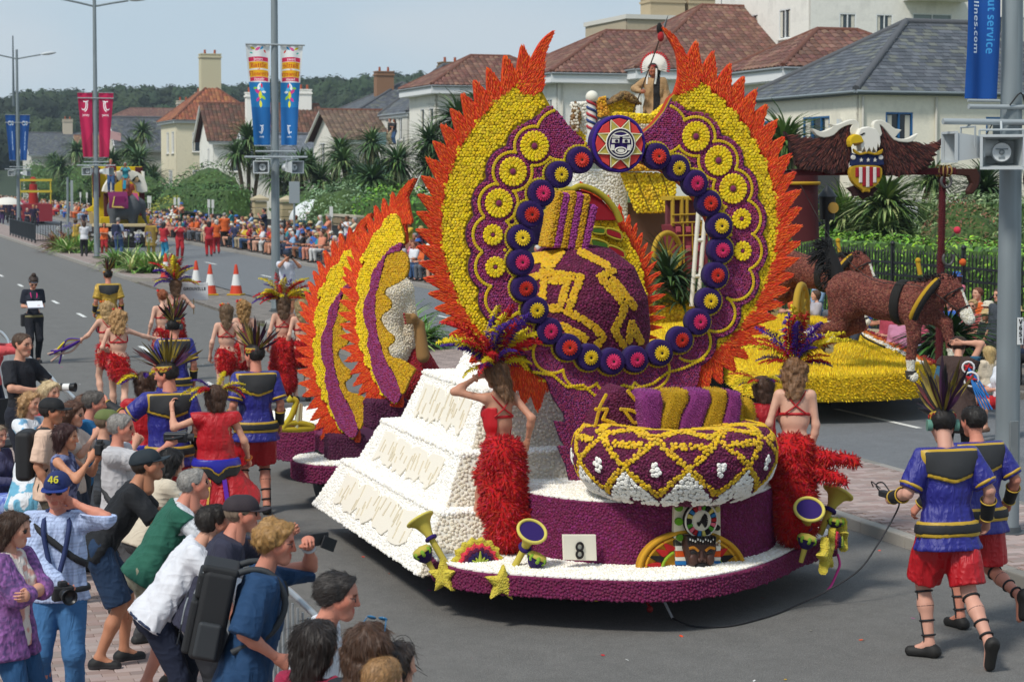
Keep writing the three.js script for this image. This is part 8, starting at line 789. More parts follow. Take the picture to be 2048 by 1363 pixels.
function roman(o){const gold=o.gold,tc=gold?'#b8963c':'#25257f';return person({cell:0.016,skin:SK.red,hair:['#17120f',{th:0.01}],shoes:'#1c1a18',top:[{name:'tunic',c:tc,sleeve:0.5,hem:-0.17,flare:0.15,add:0.022,rough:0.42,fold:0.011,ex:{metalness:gold?0.3:0}}],bot:[{name:'shorts',waist:-0.02,c:gold?'#241c30':'#b00a18',len:0.47,wide:0.02,add:0.02,rough:0.45,fold:0.018,fy:1.6}],...o,then:(G,J,hp)=>{
part(G,'collar_trim',slab(J,0.046,(x,h)=>Math.max(0.30+Math.abs(x)*0.28-h,Math.abs(x)-0.225,h-0.545)),GOLD);part(G,'collar',slab(J,0.053,(x,h)=>Math.max(0.325+Math.abs(x)*0.28-h,Math.abs(x)-0.2,h-0.53)),M('#2b2c2e',0.75));
part(G,'belt_trim',slab(J,0.044,(x,h)=>Math.max(h-0.035,-0.075-h)),GOLD);part(G,'belt',slab(J,0.05,(x,h)=>Math.max(h-0.018,-0.05-h)),BLK);
for(let i=0;i<2;i++){const a=J.arm[i],l=J.leg[i],p=a.e.clone().lerp(a.w,0.35),q=a.e.clone().lerp(a.w,0.98);part(G,'wrist_guard',bar(p,q,0.055*J.k,0.046*J.k,16),BLK);part(G,'guard_trim',merge([ringOn(p,q,0,0.056*J.k,0.006),ringOn(p,q,1,0.047*J.k,0.006)]),GOLD);const u=J.sh[i].clone().lerp(a.e,0.5);part(G,'sleeve_trim',ringOn(J.sh[i],a.e,0.78,0.076*J.k,0.014),GOLD);for(const w of[0.12,0.36,0.6,0.84])part(G,'leg_strap',ringOn(l.kn,l.an,w,(0.06-w*0.018)*J.k,0.009),BLK);part(G,'leg_strap',bar(l.kn.clone().lerp(l.an,0.1).add(V((i?1:-1)*0.056,0,0)),l.an.clone().add(V((i?1:-1)*0.04,0,0)),0.009),BLK);}
part(G,'apron_flap',box(0.16,0.34,0.012,J.up(-0.2,0,0.2).x,J.up(-0.22).y,J.pel.z+0.17),BLK);
if(!o.noFeather){headband(G,J,hp);mohawk(G,J,o.nf||40,o.fl);}if(o.phones){hp('headphones',merge([new THREE.TorusGeometry(0.1,0.008,6,20,Math.PI).translate(0,0.0,-0.01)]),BLK);for(const s of[-1,1])hp('ear_cup',cyl(0.042,0.042,0.035,0,0,0,16).rotateZ(Math.PI/2).translate(s*0.095,0,-0.008),M(o.phones,0.5));}if(o.more)o.more(G,J,hp);}});}
function dancer(o){return person({f:1,H:1.68,skin:SK.pale,cell:0.015,shoes:'#15110f',...o,then:(G,J,hp)=>{const red=M('#b00a18',0.55);part(G,'bikini_band',slab(J,0.004,(x,h)=>Math.max(h-0.325,0.295-h)),red);part(G,'bikini_top',slab(J,0.008,(x,h,z)=>Math.max(h-0.42,0.3-h,0.03-z)),red);const b=(h,x)=>J.up(h,x,-0.098);for(const s of[-1,1])part(G,'crossed_strap',tube([J.up(0.525,s*0.1,-0.04),J.up(0.46,s*0.06,-0.09),J.up(0.39,0,-0.108),J.up(0.315,-s*0.1,-0.1)],0.0075,5),red);
const low=o.skirt??0.42,core=[B(J.up(0.02),J.up(-0.06),0.115*J.k,0.13*J.k,{side:J.r,w:1.3})];for(const l of J.leg)core.push(B(J.hip[0].clone().lerp(J.hip[1],0.5).lerp(l.kn,0.1),J.hip[0].clone().lerp(J.hip[1],0.5).lerp(l.kn,low),0.13*J.k,0.13*J.k));if(o.train)core.push(B(J.up(-0.05,0,-0.12),V(J.pel.x,o.train,J.pel.z-0.16),0.16,0.19),B(J.up(-0.05,0.04,-0.1),V(J.pel.x+0.05,o.train+0.2,J.pel.z-0.1),0.15,0.17));if(o.tail)core.push(B(J.up(-0.05,0,-0.1),J.up(-0.12,o.tail,-0.2),0.1,0.035),B(J.up(-0.15,0,-0.1),J.up(-0.3,o.tail*0.8,-0.22),0.09,0.03));frill(G,'feather_skirt',solid(core,0.035,{amp:0.03,post:(x,y,z,d)=>d+(n3(x*14,y*14,z*14)-0.5)*0.06}),'#b8080e',0.0185,0.0125,3.2);
if(o.flower){for(let i=0;i<9;i++)hp('flower',FL.floret.clone().scale(0.036,0.036,0.036).rotateX(-0.6).translate(rr(-0.07,0.07)+0.03,0.11+rr(-0.02,0.02),rr(-0.03,0.05)),M(pick(['#d8c010','#d82a10','#e06a10','#c80a20']),0.7));}
if(o.plumes){headband(G,J,hp,'#8a1a1c');const hd=new THREE.Vector3();o.plumes.forEach(([x,y,z,l,c])=>{const d=V(x,y,z).normalize();plume(G,V(d.x*0.08,0.07+Math.max(0,d.y)*0.05,d.z*0.08).applyMatrix4(J.hm),d.clone().applyQuaternion(J.hq),l,c);});}if(o.more)o.more(G,J,hp);}});}
const LONG=(len,curl=0.002,w=1.5)=>({len,curl,w});
// ---------------------------------------------------------------- the performers
const plumes=(n,spread,len,up=0.7,cs='rypyrpypr')=>Array.from({length:n},(_,i)=>{const a=(i/(n-1)-0.5)*spread;return[Math.sin(a)+rr(-0.15,0.15),Math.cos(a)*up+0.25,rr(-0.7,0.3),len*rr(0.75,1.2),cs[i%cs.length]];});
{const q=onH(1000,1100,0.46);dancer({label:'dancer in a long red feather train on the float corner, hand on her tall plumes',st:[q[0],q[1]],base:0.46,yaw:208,H:1.62,cell:0.012,hc:0.007,lean:4,head:[18,12],hair:['#6b4a2e',LONG(0.4,0.006)],train:0.2,skirt:0.6,skin:'#c08a70',arms:[{t:[-0.26,1.02,-0.06],n:[1,0,0]},{t:[0.17,1.63,0.14],e:[1,-0.3,0.3],c:0.3,n:[-1,0,0]}],legs:[{t:[-0.1,0.09,-0.02]},{t:[0.12,0.09,0.22]}],plumes:[...plumes(24,2.2,0.5,1.2),...plumes(12,3.0,0.32,0.2,'pry')],more:(G,J)=>{part(G,'red_bodice',paint(topGeo(J,{add:0.006,sleeve:0,strap:0.15,hem:-0.08,neck:0.42,fold:0.004,cut:(x,h,z)=>Math.max(h-0.40,(z<0&&x<0.06)?0.03:-0.1)},0.012),[1,1,1]),M('#b80a16',0.5));part(G,'wrist_band',ringOn(J.arm[1].e,J.arm[1].w,0.92,0.03,0.01),M('#d89a7a',0.7));}});}
{const q=onH(1590,1090,0.46);dancer({label:'dancer in red feathers sitting back against the right side of the drum',st:[q[0]+0.05,q[1]+0.02],base:0.42,yaw:176,H:1.66,cell:0.013,hc:0.0075,lean:6,head:[-8,6],hair:['#7a583a',LONG(0.34,0.012)],skin:SK.pale,arms:[{t:[-0.16,0.9,0.06],e:[-1,0,-0.3]},{t:[0.26,0.96,0.16]}],legs:[{t:[-0.08,0.09,0.05]},{t:[0.2,0.3,-0.1],e:[0.3,0.1,1]}],train:0.25,tail:-0.55,skirt:0.5,plumes:[...plumes(20,1.9,0.42,1.2),...plumes(9,2.8,0.26,0.2,'prr')],more:()=>{}});}
dancer({label:'dancer with long curly blonde hair and one arm stretched out, back to us',px:[236,618],yaw:188,H:1.66,hair:['#b08a5a',LONG(0.38,0.016,1.7)],flower:1,arms:[{t:[-0.62,1.28,0.24],e:[0,-1,0],c:0.2},{t:[0.22,1.12,0.2]}],legs:[{t:[-0.08,0.09,-0.18]},{t:[0.1,0.09,0.18]}],skirt:0.42});
dancer({label:'blonde dancer just behind the curly haired one, carrying violet streamers',px:[212,602],yaw:208,H:1.66,hair:['#b89a6a',LONG(0.2,0.008)],flower:1,arms:[{t:[-0.3,1.1,0.16]},{t:[0.36,1.12,0.3]}],skirt:0.4,more:(G,J)=>{const P=[],w=J.arm[1].w;for(let i=0;i<9;i++){const m=part(G,'streamer',tube([w,w.clone().add(V(0.16+rr(-0.05,0.1),-0.1+rr(-0.1,0.1),0.1)),w.clone().add(V(0.42+rr(-0.1,0.1),-0.28+rr(-0.12,0.12),0.2))],0.016,4),pick([plMat.p,plMat.y,M('#b89a8a',0.8),M('#3a1424',0.8)]));}}});
dancer({label:'dancer with straight brown hair and a big flower, walking alone in the middle',px:[452,608],yaw:190,H:1.68,hair:['#6f563c',LONG(0.36,0.002,1.2)],flower:1,legs:[{t:[-0.1,0.09,0.16]},{t:[0.1,0.09,-0.2]}],skirt:0.36});
dancer({label:'dancer with wavy light hair half hidden behind the straight haired one',px:[486,600],yaw:196,H:1.68,hair:['#94703f',LONG(0.28,0.014)],flower:1,skirt:0.45});
dancer({label:'dancer under the widest fan of red, yellow and violet plumes',px:[566,590],yaw:192,H:1.72,hair:['#5f4630',LONG(0.34,0.004)],skirt:0.9,train:0.3,plumes:[...plumes(28,3.1,0.42,0.75,'ryprypyr'),...plumes(7,3.1,0.28,0.1)]});
dancer({label:'fair haired dancer beyond the widest plumes, beside the first wing',px:[602,598],yaw:200,H:1.66,hair:['#a08c64',LONG(0.3)],skirt:0.5});
dancer({label:'ginger dancer with an orange flower beside the lettered sign',px:[324,580],yaw:205,H:1.64,hair:['#8a4a26',{th:0.02,curl:0.006}],flower:1,skin:SK.pale,skirt:0.5,g:1.12});
dancer({label:'dancer in upright ragged plumes holding the lettered sign',px:[350,558],yaw:196,H:1.7,hair:['#6a4a30',LONG(0.2)],arms:[{t:[-0.3,1.28,0.2]},null],skirt:0.7,plumes:[...plumes(13,1.6,0.5,1.3,'ypryrpy'),...plumes(8,3,0.36,0.3)],more:(G,J)=>{prop(G,'placard','small pale lettered sign held up by the plumed dancer','sign',J.arm[0].w,8,(o)=>{part(o,'board',rbox(0.52,0.34,0.015,0.005,0.1,0.24,0),M('#cfcfd0',0.7));part(o,'lettering',text3('GROUVILLE',0.058,0.004).translate(0.1,0.29,0.008),M('#15151a',0.7));part(o,'stick',bar([0.08,-0.2,0],[0.08,0.1,0],0.012),M('#a08a60',0.8));});}});
const away={yaw:199,H:1.78};
{const q=onH(1893,1316,0);roman({label:'performer in blue tunic and red shorts walking nearest to us at the right',st:[q[0],q[1]],yaw:194,H:1.9,cell:0.0125,hc:0.008,nf:62,fl:0.34,phones:'#5a8a7a',lean:5,head:[-14,16],skin:'#c79480',arms:[{t:[-0.33,0.98,0.05]},{t:[0.3,1.12,0.26]}],legs:[{t:[-0.12,0.19,-0.42],d:[-0.05,-1,0.35],e:[0,0.2,1]},{t:[0.1,0.09,0.06],d:[0.8,-0.05,0.6]}],more:(G,J)=>{const w=J.arm[1].w;const P=[w.clone()];part(G,'tunic_edge',ringOn(J.up(-0.1),J.up(-0.2),0,0.001,0.001),GOLD);prop(G,'remote_control','black cabled controller in the hand of the right-hand performer','controller',w,200,(o)=>{part(o,'handset',rbox(0.06,0.05,0.2,0.012,0,0.01,0.08),BLK);part(o,'guard_loop',merge([tube([[0,0.04,0.05],[0.02,0.1,0.12],[0.01,0.06,0.24],[0,0.02,0.2]],0.006,5),tube([[0.02,0.05,0.16],[0.04,0.09,0.26],[0,0.04,0.3]],0.005,5)]),BLK);});const a=G.localToWorld(w.clone()),e=rd(...onH(1345,1236,0.02).slice(0,2),0.02),L=[a];for(const[px,py]of[[1790,1030],[1755,1090],[1720,1138],[1660,1178],[1600,1207],[1530,1234],[1450,1252],[1390,1252]]){const h=clamp((1215-py)/250,0.012,1),r=onH(px,py,h);L.push(rd(r[0],r[1],h));}L.push(e);const c=part(scene,'control_cable',tube(L,0.008,5,90),M('#26262a',0.7));tag(c,'thin dark cable from the controller along the tarmac to the float','cable');}});}
roman({label:'performer in blue tunic half hidden behind the nearest one at the right',px:[1948,812],yaw:200,H:1.8,lean:6,noFeather:1,legs:[{t:[-0.12,0.34,-0.4],d:[0,-1,0.1],e:[0,0.3,1]},{t:[0.1,0.09,0.1]}],arms:[{t:[-0.34,1.0,0.1]},{t:[0.42,1.0,0.2]}]});
roman({...away,label:'performer in red shorts with a fan of brown feathers, back turned by the wing',px:[508,688],H:1.84,head:[30,0]});
roman({...away,label:'blue performer with face turned left, waving to the spectators',px:[332,724],H:1.82,head:[62,4],g:1.15,arms:[null,{t:[0.56,1.38,0.22],e:[0.3,-1,-0.2],c:0.1,n:[0,0.3,1]}],more:(G,J)=>part(G,'wrist_band',ringOn(J.arm[1].e,J.arm[1].w,0.99,0.036,0.012),M('#c86a14',0.6))});
roman({...away,label:'blue performer wearing headphones, farther up the road',px:[348,634],phones:'#3a4046',head:[-30,0]});
roman({...away,label:'performer in a gold tunic with a black mohawk crest',px:[215,538],gold:1,nf:16,H:1.8});
const redWoman=(o)=>person({f:1,H:1.66,hair:['#4a3020',{len:0.12,curl:0.004}],top:[{name:'red_tunic',c:'#b40a1a',sleeve:0.12,hem:-0.1,add:0.022,rough:0.5,fold:0.011}],bot:[{name:'red_skirt',c:'#b00a18',len:0.4,skirt:1.3,wide:0.25,rough:0.5,fold:0.018,fy:1.4,low:0.42}],shoes:'#1a1414',yaw:196,...o,then:(G,J,hp)=>{headband(G,J,hp);for(const[x,y,z,l,c]of plumes(16,3.6,0.24,0.35,'ypryrpy')){const d=V(x,y*0.6,z).normalize();plume(G,V(d.x*0.09,0.085,d.z*0.09).applyMatrix4(J.hm),d.applyQuaternion(J.hq),l,c);}part(G,'sash',slab(J,0.05,(x,h)=>Math.max(h-0.06,-0.02-Math.max(0,0.1-Math.abs(x))*0.8-h),0.016),M('#22229a',0.4));part(G,'sash_edge',slab(J,0.046,(x,h)=>Math.max(h,-0.04-Math.max(0,0.1-Math.abs(x))*0.8-h),0.016),GOLD);part(G,'black_flap',slab(J,0.042,(x,h)=>Math.max(h+0.02,-0.13-Math.max(0,0.1-Math.abs(x))*0.8-h),0.016),BLK);for(let i=0;i<8;i++){const a=i/8*6.283+0.3,p=V(J.pel.x+Math.sin(a)*0.2,J.pel.y-0.14,J.pel.z+Math.cos(a)*0.16),q=V(J.pel.x+Math.sin(a)*0.27,0.5,J.pel.z+Math.cos(a)*0.25);part(G,'ribbon',aim(box(0.045,p.distanceTo(q),0.006,0,p.distanceTo(q)/2,0,a),p,q),i%2?GOLD:M('#5a1aa0',0.5));}part(G,'wrist_band',ringOn(J.arm[0].e,J.arm[0].w,0.98,0.034,0.01),M('#c86a14',0.6));}});
redWoman({label:'broad woman in a red tunic and sash greeting the crowd, arm bent up',px:[430,770],g:1.32,H:1.62,arms:[{t:[-0.36,0.98,0.1]},{t:[0.44,1.52,0.2],e:[1,-0.6,-0.2],c:0.5}]});redWoman({label:'woman in red tunic and feathered headband partly behind the waving performer',px:[288,744],g:1.1,arms:[null,{t:[0.5,1.3,0.3],e:[0.2,-1,0],c:0.1}]});redWoman({label:'woman in a red top beyond the right-hand dancer, below the ring',px:[1525,752],g:1.1});
// ---------------------------------------------------------------- officials and photographers on the road
person({label:'woman in navy polo and trousers reading a clipboard in the middle of the road',px:[66,552],yaw:22,f:1,H:1.72,head:[0,34],hair:['#33241a',{th:0.016,top:0.01}],shades:1,top:[{c:'#141a2a',sleeve:0.45,hem:-0.04}],bot:[{c:'#12151f',cuff:0.038}],shoes:'#16171a',sole:1,arms:[{t:[-0.14,1.16,0.24]},{t:[0.12,1.16,0.26]}],legs:[{t:[-0.07,0.09,0.1]},{t:[0.09,0.09,-0.05]}],then:(G,J,hp)=>{part(G,'belt',slab(J,0.022,(x,h)=>Math.max(h-0.03,-0.02-h)),M('#6a6440',0.7));part(G,'belt_bag',rbox(0.09,0.24,0.14,0.02,-0.2,0.86,0),BLK);for(const s of[-1,1])part(G,'pink_lanyard',tube([J.up(0.53,s*0.06,0.02),J.up(0.42,s*0.06,0.13),J.up(0.28,s*0.02,0.14)],0.012,5),M('#c01a70',0.6));hp('hair_bun',sph(0.05,0,0.15,-0.04,10),M('#33241a',0.8));hp('head_scarf',lathe([[0.1,0.05],[0.101,0.085]],20).scale(0.95,1,1.05),M('#7a8494',0.8));prop(G,'clipboard','white papers on a clipboard held by the woman in navy','clipboard',J.arm[0].w.clone().lerp(J.arm[1].w,0.5).add(V(0,0.03,0.07)),22,(o)=>{part(o,'papers',box(0.3,0.012,0.22,0,0.02,0,0,0.55),M('#dcdee4',0.8));part(o,'board',box(0.31,0.01,0.23,0,0.005,0,0,0.55),M('#6a7080',0.7));});}});
const camera_=(lab,lens,white)=>(G,at,yaw,pitch=0)=>prop(G,'hand_camera',lab,'camera',at,yaw,(o)=>{part(o,'camera_body',merge([rbox(0.14,0.095,0.06,0.015,0,0,0),rbox(0.06,0.04,0.05,0.012,0,0.06,0)]),BLK);part(o,'lens',cyl(0.034,0.042,lens,0,lens/2,0,18).rotateX(Math.PI/2).translate(0,0,0.03),white?M('#d8d8d4',0.4):BLK);part(o,'lens_hood',lathe([[0.043,0],[0.052,0.06],[0.047,0.06],[0.03,0.03],[0,0.03]],18).rotateX(Math.PI/2).translate(0,0,0.02+lens),M('#111113',0.35));if(white)part(o,'lens_ring',cyl(0.041,0.043,0.03,0,0,0,18).rotateX(Math.PI/2).translate(0,0,lens*0.7),BLK);});
const kit={px:[574,500],yaw:24,H:1.78,skin:SK.tan};
person({...kit,label:'photographer in a white T-shirt and dark cap aiming from the island',hair:['#2a2018',{}],cap:'#182438',capRot:0,base:0.02,g:1.2,top:[{c:'#cfd2dc',sleeve:0.5,hem:-0.12,add:0.02}],bot:[{c:'#8a8468',len:0.5}],shoes:'#2a2a2c',arms:[{t:[-0.09,1.58,0.22],e:[-1,-1,0]},{t:[0.08,1.56,0.26],e:[1,-1,0]}],then:(G,J)=>camera_('black camera held to the eye by the photographer on the island',0.14)(G,V(0,1.63*J.k,0.22),24)});
person({label:'photographer in a black polo with a long white lens at the kerb',px:[44,666],yaw:62,base:0.12,H:1.83,cell:0.015,glasses:1,hair:['#4a3626',{th:0.006}],top:[{name:'polo',c:'#14161e',sleeve:0.5,hem:-0.15}],bot:[{c:'#171b28',add:0.02}],shoes:'#1c1c1e',arms:[{t:[-0.1,1.2,0.3],e:[-1,-0.6,0]},{t:[0.1,1.16,0.36],e:[1,-0.5,0]}],then:(G,J)=>camera_('black camera with a white telephoto lens',0.26,1)(G,J.arm[0].w.clone().lerp(J.arm[1].w,0.5).add(V(-0.02,0.06,0.04)),78)});
// ---------------------------------------------------------------- spectators on the left pavement
reseed(401);
const lft={base:0.12,small:0.905,cell:0.0138,hc:0.0072},folded=[{t:[0.1,1.2,0.2],e:[-1,-0.5,0.2]},{t:[-0.12,1.23,0.23],e:[1,-0.5,0.2]}],lean_=(l,p)=>({lean:l,pel:[0,0.93,-0.22*l/30],legs:[{t:[-0.11,0.09,-0.26]},{t:[0.11,0.09,-0.06]}],arms:[{t:[-0.22,1.1,0.42+(p||0)],e:[-1,-1,0]},{t:[0.2,1.1,0.44+(p||0)],e:[1,-1,0]}]}),camUp=[{t:[-0.09,1.47,0.3],e:[-0.8,-1,0],c:0.7},{t:[0.09,1.45,0.32],e:[0.8,-1,0],c:0.7}];
const knit=(x,y,z)=>{const q=n3(x*70,y*70,z*70),c=q>0.62?[1.5,1.1,1.5]:q<0.38?[0.5,0.5,0.7]:[1,0.75,1.0];return c;},floral=(a,b,f=26)=>(x,y,z)=>(n3(x*f,y*f,z*f+5)>0.54?a:b),check=(x,y,z)=>{const s=(v)=>(Math.abs(((v*42)%1+1)%1-0.5)>0.34?0.74:1);const k=s(x+z)*s(y);return[k,k*1.01,Math.min(1.05,k*1.1)];},stripe=(x,y,z)=>{const k=Math.abs(((Math.atan2(x,z+0.4)*26)%1+1)%1-0.5)>0.3?0.72:1;return[k,k,k];};
person({...lft,label:'woman in a knitted purple cardigan and jeans, arms folded, bottom left corner',px:[28,1024],yaw:72,f:1,g:1.12,H:1.66,head:[12,6],shades:1,hair:['#3f2a1c',{len:0.12,curl:0.003}],top:[{name:'blouse',c:'#d8cfc6',sleeve:0,hem:-0.12,paint:floral([0.9,0.5,0.45],[1,1,1])},{name:'cardigan',c:'#7a5a86',sleeve:1,hem:-0.2,flare:0.15,add:0.026,cell:0.012,paint:knit,cut:(x,h,z)=>(z>0.02?0.05+h*0.1-Math.abs(x):-1)}],bot:[{name:'jeans',c:'#1d4a74',cuff:0.05}],shoes:'#2a2a2c',arms:folded});
person({...lft,label:'man in a yellow and blue cap and checked shirt facing the camera',px:[113,946],yaw:6,g:1.1,H:1.78,head:[-6,4],skin:SK.red,hair:['#5a4a3c',{th:0.006}],cap:'#14245a',brim:'#16307a',shades:1,top:[{c:'#b9c9e6',sleeve:1,hem:-0.08,add:0.02,cell:0.0105,paint:check,fold:0.013}],bot:[{name:'jeans',c:'#3a6a9a'}],shoes:'#3a3a3a',arms:[{t:[0.02,1.04,0.25],e:[-1,-0.4,-0.3],c:0.7},{t:[0.14,1.57,0.1],e:[1,-0.8,0],c:0.9,n:[-1,0,0.3]}],then:(G,J,hp)=>{part(G,'shoulder_strap',slab(J,0.042,(x,h)=>Math.abs(x*0.8+h-0.34+0.0)-0.03),BLK);for(const s of[-1,1])part(G,'camera_strap',tube([J.up(0.56,s*0.07,-0.02),J.up(0.46,s*0.09,0.13),J.up(0.28,s*0.06,0.165),J.up(0.12,s*0.02,0.2)],0.018,5),M('#1c2c5a',0.7));part(G,'belt',slab(J,0.036,(x,h)=>Math.max(h-0.03,-0.01-h)),BLK);const n=hp('cap_number',text3('46',0.05,0.004).rotateX(-0.32).translate(0.0,0.105,0.108),M('#c8c020',0.6));camera_('black compact camera hanging at the belly of the checked shirt man',0.07)(G,V(0.06,0.98*J.k,0.3),30);}});
person({...lft,label:'woman with a dark red bob and patterned sleeveless top taking a picture',px:[132,850],yaw:84,f:1,H:1.64,skin:'#c48a6a',hair:['#3a1c1a',{len:0.09,th:0.02,curl:0.003}],top:[{c:'#5a6488',sleeve:0,hem:-0.16,add:0.014,paint:floral([1.7,1.6,1.5],[0.35,0.35,0.5],40),cell:0.011}],bot:[{c:'#1c2a44'}],shoes:'#222',arms:camUp,then:(G,J)=>camera_('small black camera raised by the woman with the dark red bob',0.05)(G,J.arm[0].w.clone().lerp(J.arm[1].w,0.5).add(V(0,0.08,0.05)),86)});
person({...lft,label:'woman with curly brown hair and sunglasses behind the dark red bob',px:[146,806],yaw:80,f:1,H:1.68,shades:1,hair:['#4f3120',{len:0.13,th:0.024,curl:0.014,w:1.7}],top:[{c:'#c8b8ac',sleeve:0.5}],bot:[{c:'#2a3448'}],shoes:'#222',arms:camUp});
person({...lft,label:'woman in sunglasses with swept auburn hair beside the grey haired man in teal',px:[170,792],yaw:92,f:1,H:1.68,shades:1,hair:['#5a3a26',{len:0.1,th:0.018,curl:0.01}],top:[{c:'#b48a86',sleeve:0.5}],bot:[{c:'#2a3448'}],arms:camUp});
person({...lft,label:'man in a black cap and peach shirt with a black rucksack',px:[103,797],yaw:92,H:1.78,hair:['#1c1614',{}],cap:'#111215',skin:SK.tan,top:[{c:'#d8b8a2',sleeve:0.5,hem:-0.12,add:0.022,fold:0.014}],bot:[{c:'#4a4438',len:0.5}],shoes:'#222',then:(G,J)=>{part(G,'rucksack',rbox(0.3,0.44,0.15,0.05,0,J.up(0.3).y,J.pel.z-0.2),BLK);for(const s of[-1,1])part(G,'rucksack_strap',tube([J.up(0.54,s*0.11,-0.1),J.up(0.56,s*0.12,0),J.up(0.42,s*0.13,0.13),J.up(0.2,s*0.15,0.05),J.up(0.12,s*0.14,-0.1)],0.018,5),BLK);}});
person({...lft,label:'wavy blonde woman in a white dress with blue flowers lifting a camera',px:[62,785],yaw:62,f:1,H:1.66,hair:['#a8845a',LONG(0.22,0.016,1.7)],top:[{c:'#d8dce0',sleeve:0.5,hem:-0.1,paint:floral([0.25,0.55,0.8],[1,1,1],17),add:0.018}],bot:[{name:'skirt',c:'#d8dce0',len:0.4,skirt:1.5,wide:0.2,low:0.3,paint:floral([0.2,0.55,0.75],[1,1,1],15)}],shoes:'#a08a70',arms:camUp,then:(G,J)=>camera_('small silver-ringed camera held up by the wavy blonde woman',0.05)(G,J.arm[0].w.clone().lerp(J.arm[1].w,0.5).add(V(0,0.08,0.04)),60)});
person({...lft,label:'woman with almost white blonde hair in coral, looking down the road',px:[100,764],yaw:60,f:1,H:1.68,hair:['#cdb890',{len:0.1,th:0.02,curl:0.006}],top:[{c:'#c84a4a',sleeve:1}],bot:[{c:'#2c3040'}]});
person({...lft,label:'person in a coral cardigan at the left edge stretching both arms out',px:[-16,652],yaw:82,f:1,H:1.68,hair:['#4a3424',{len:0.1}],top:[{c:'#c84e52',sleeve:1,add:0.02}],bot:[{c:'#1c2030'}],arms:[{t:[-0.12,1.42,0.56],e:[-0.5,-1,0],c:0.4},{t:[0.1,1.52,0.52],e:[0.5,-1,0],c:0.6}]});
person({...lft,label:'grey haired man in a teal shirt watching in profile',px:[188,782],yaw:96,H:1.78,skin:SK.red,hair:['#55504c',{th:0.012}],top:[{c:'#1a6494',sleeve:0.5,hem:-0.1}],bot:[{c:'#2a3038'}],...lean_(10)});
person({...lft,label:'person in an olive green cap behind the camcorder man',px:[214,820],yaw:100,H:1.7,hair:['#6a5a48',{}],cap:'#5f6a38',top:[{c:'#3a4048',sleeve:0.5}],bot:[{c:'#2a2c30'}],arms:camUp});
person({...lft,label:'grey haired man in a pale shirt filming with a camcorder',px:[242,828],yaw:90,H:1.78,g:1.25,hc:0.0065,skin:SK.red,shades:1,hair:['#8a8682',{th:0.011}],top:[{c:'#b8b6b8',sleeve:0.5,hem:-0.14,add:0.024,fold:0.014}],bot:[{c:'#4a4a4c'}],shoes:'#1c1c1c',arms:[{t:[-0.12,1.52,0.46],e:[-0.6,-1,0.2],c:0.75,n:[1,0,0.2]},{t:[0.2,1.2,0.3]}],then:(G,J)=>{part(G,'camera_strap',slab(J,0.044,(x,h)=>Math.abs(x*1.0-h+0.3)-0.025),BLK);prop(G,'camcorder','black camcorder with its screen folded out, held up by the grey haired man','camcorder',J.arm[0].w.clone().add(V(0.06,0.06,0.04)),90,(o)=>{part(o,'camcorder_body',rbox(0.075,0.085,0.2,0.02,0,0,0.02),M('#1a1a1e',0.4));part(o,'screen',rbox(0.012,0.09,0.14,0.004,0.1,0.0,0.05,1.2),M('#2c3038',0.2));part(o,'lens',cyl(0.03,0.034,0.05,0,0,0,16).rotateX(Math.PI/2).translate(0,0,0.14),BLK);part(o,'hand_strap',tube([[-0.045,0.01,0.08],[-0.075,0.0,0.02],[-0.045,-0.01,-0.06]],0.014,5),BLK);});}});
person({...lft,...lean_(34),label:'man in a black T-shirt, dark cap and denim shorts leaning far forward',px:[294,900],yaw:104,H:1.84,skin:SK.tan,hair:['#2a2018',{th:0.007}],cap:'#18242c',head:[-4,-24],top:[{c:'#0d1016',sleeve:0.5,hem:-0.1,fold:0.013}],bot:[{name:'denim_shorts',c:'#16304e',len:0.5,wide:0.012},{name:'turn_up',c:'#7a8ca0',len:0.5,add:0.018,wide:0.014,waist:-0.385}],shoes:'#121214',sole:1});
person({...lft,...lean_(26),label:'woman with long black hair and a cream top behind the green waistcoat man',px:[344,897],yaw:128,f:1,H:1.68,hair:['#14100f',LONG(0.2,0.005)],top:[{c:'#c8bca8',sleeve:0.5}],bot:[{c:'#3a3a3c'}],shoes:'#222'});
person({...lft,...lean_(32),label:'grey haired man in a green knitted waistcoat and khaki shorts leaning on the barrier',px:[388,936],yaw:104,H:1.8,hc:0.0065,g:1.12,skin:SK.red,shades:1,head:[0,-20],hair:['#8f8c88',{th:0.005}],top:[{name:'striped_shirt',c:'#d4d6da',sleeve:0.85,hem:-0.06,add:0.014,cell:0.0115,paint:stripe},{name:'waistcoat',c:'#1f5c4a',sleeve:0.14,hem:-0.1,add:0.028,vee:0.1,fold:0.012,neck:0.535}],bot:[{name:'cargo_shorts',waist:0,c:'#8f8b76',len:0.5,wide:0.02,add:0.02,fold:0.014}],shoes:'#3a342c'});
person({...lft,...lean_(36),label:'dark haired man in a white shirt and dark jeans leaning forward',px:[428,1010],yaw:104,H:1.78,g:1.08,hair:['#1f1812',{}],head:[10,-16],top:[{c:'#d6d8de',sleeve:0.85,hem:-0.1,add:0.026,fold:0.016}],bot:[{name:'jeans',c:'#141d34'}],shoes:'#2a2420',then:(G,J)=>{part(G,'belt',slab(J,0.04,(x,h)=>Math.max(h+0.075,-0.095-h)),M('#1a2a4a',0.6));part(G,'leather_patch',rbox(0.07,0.04,0.01,0.003,J.up(-0.1,-0.08,-0.15).x,J.up(-0.1,0,-0.15).y,J.up(-0.1,0,-0.162).z),M('#6a3a20',0.8));}});
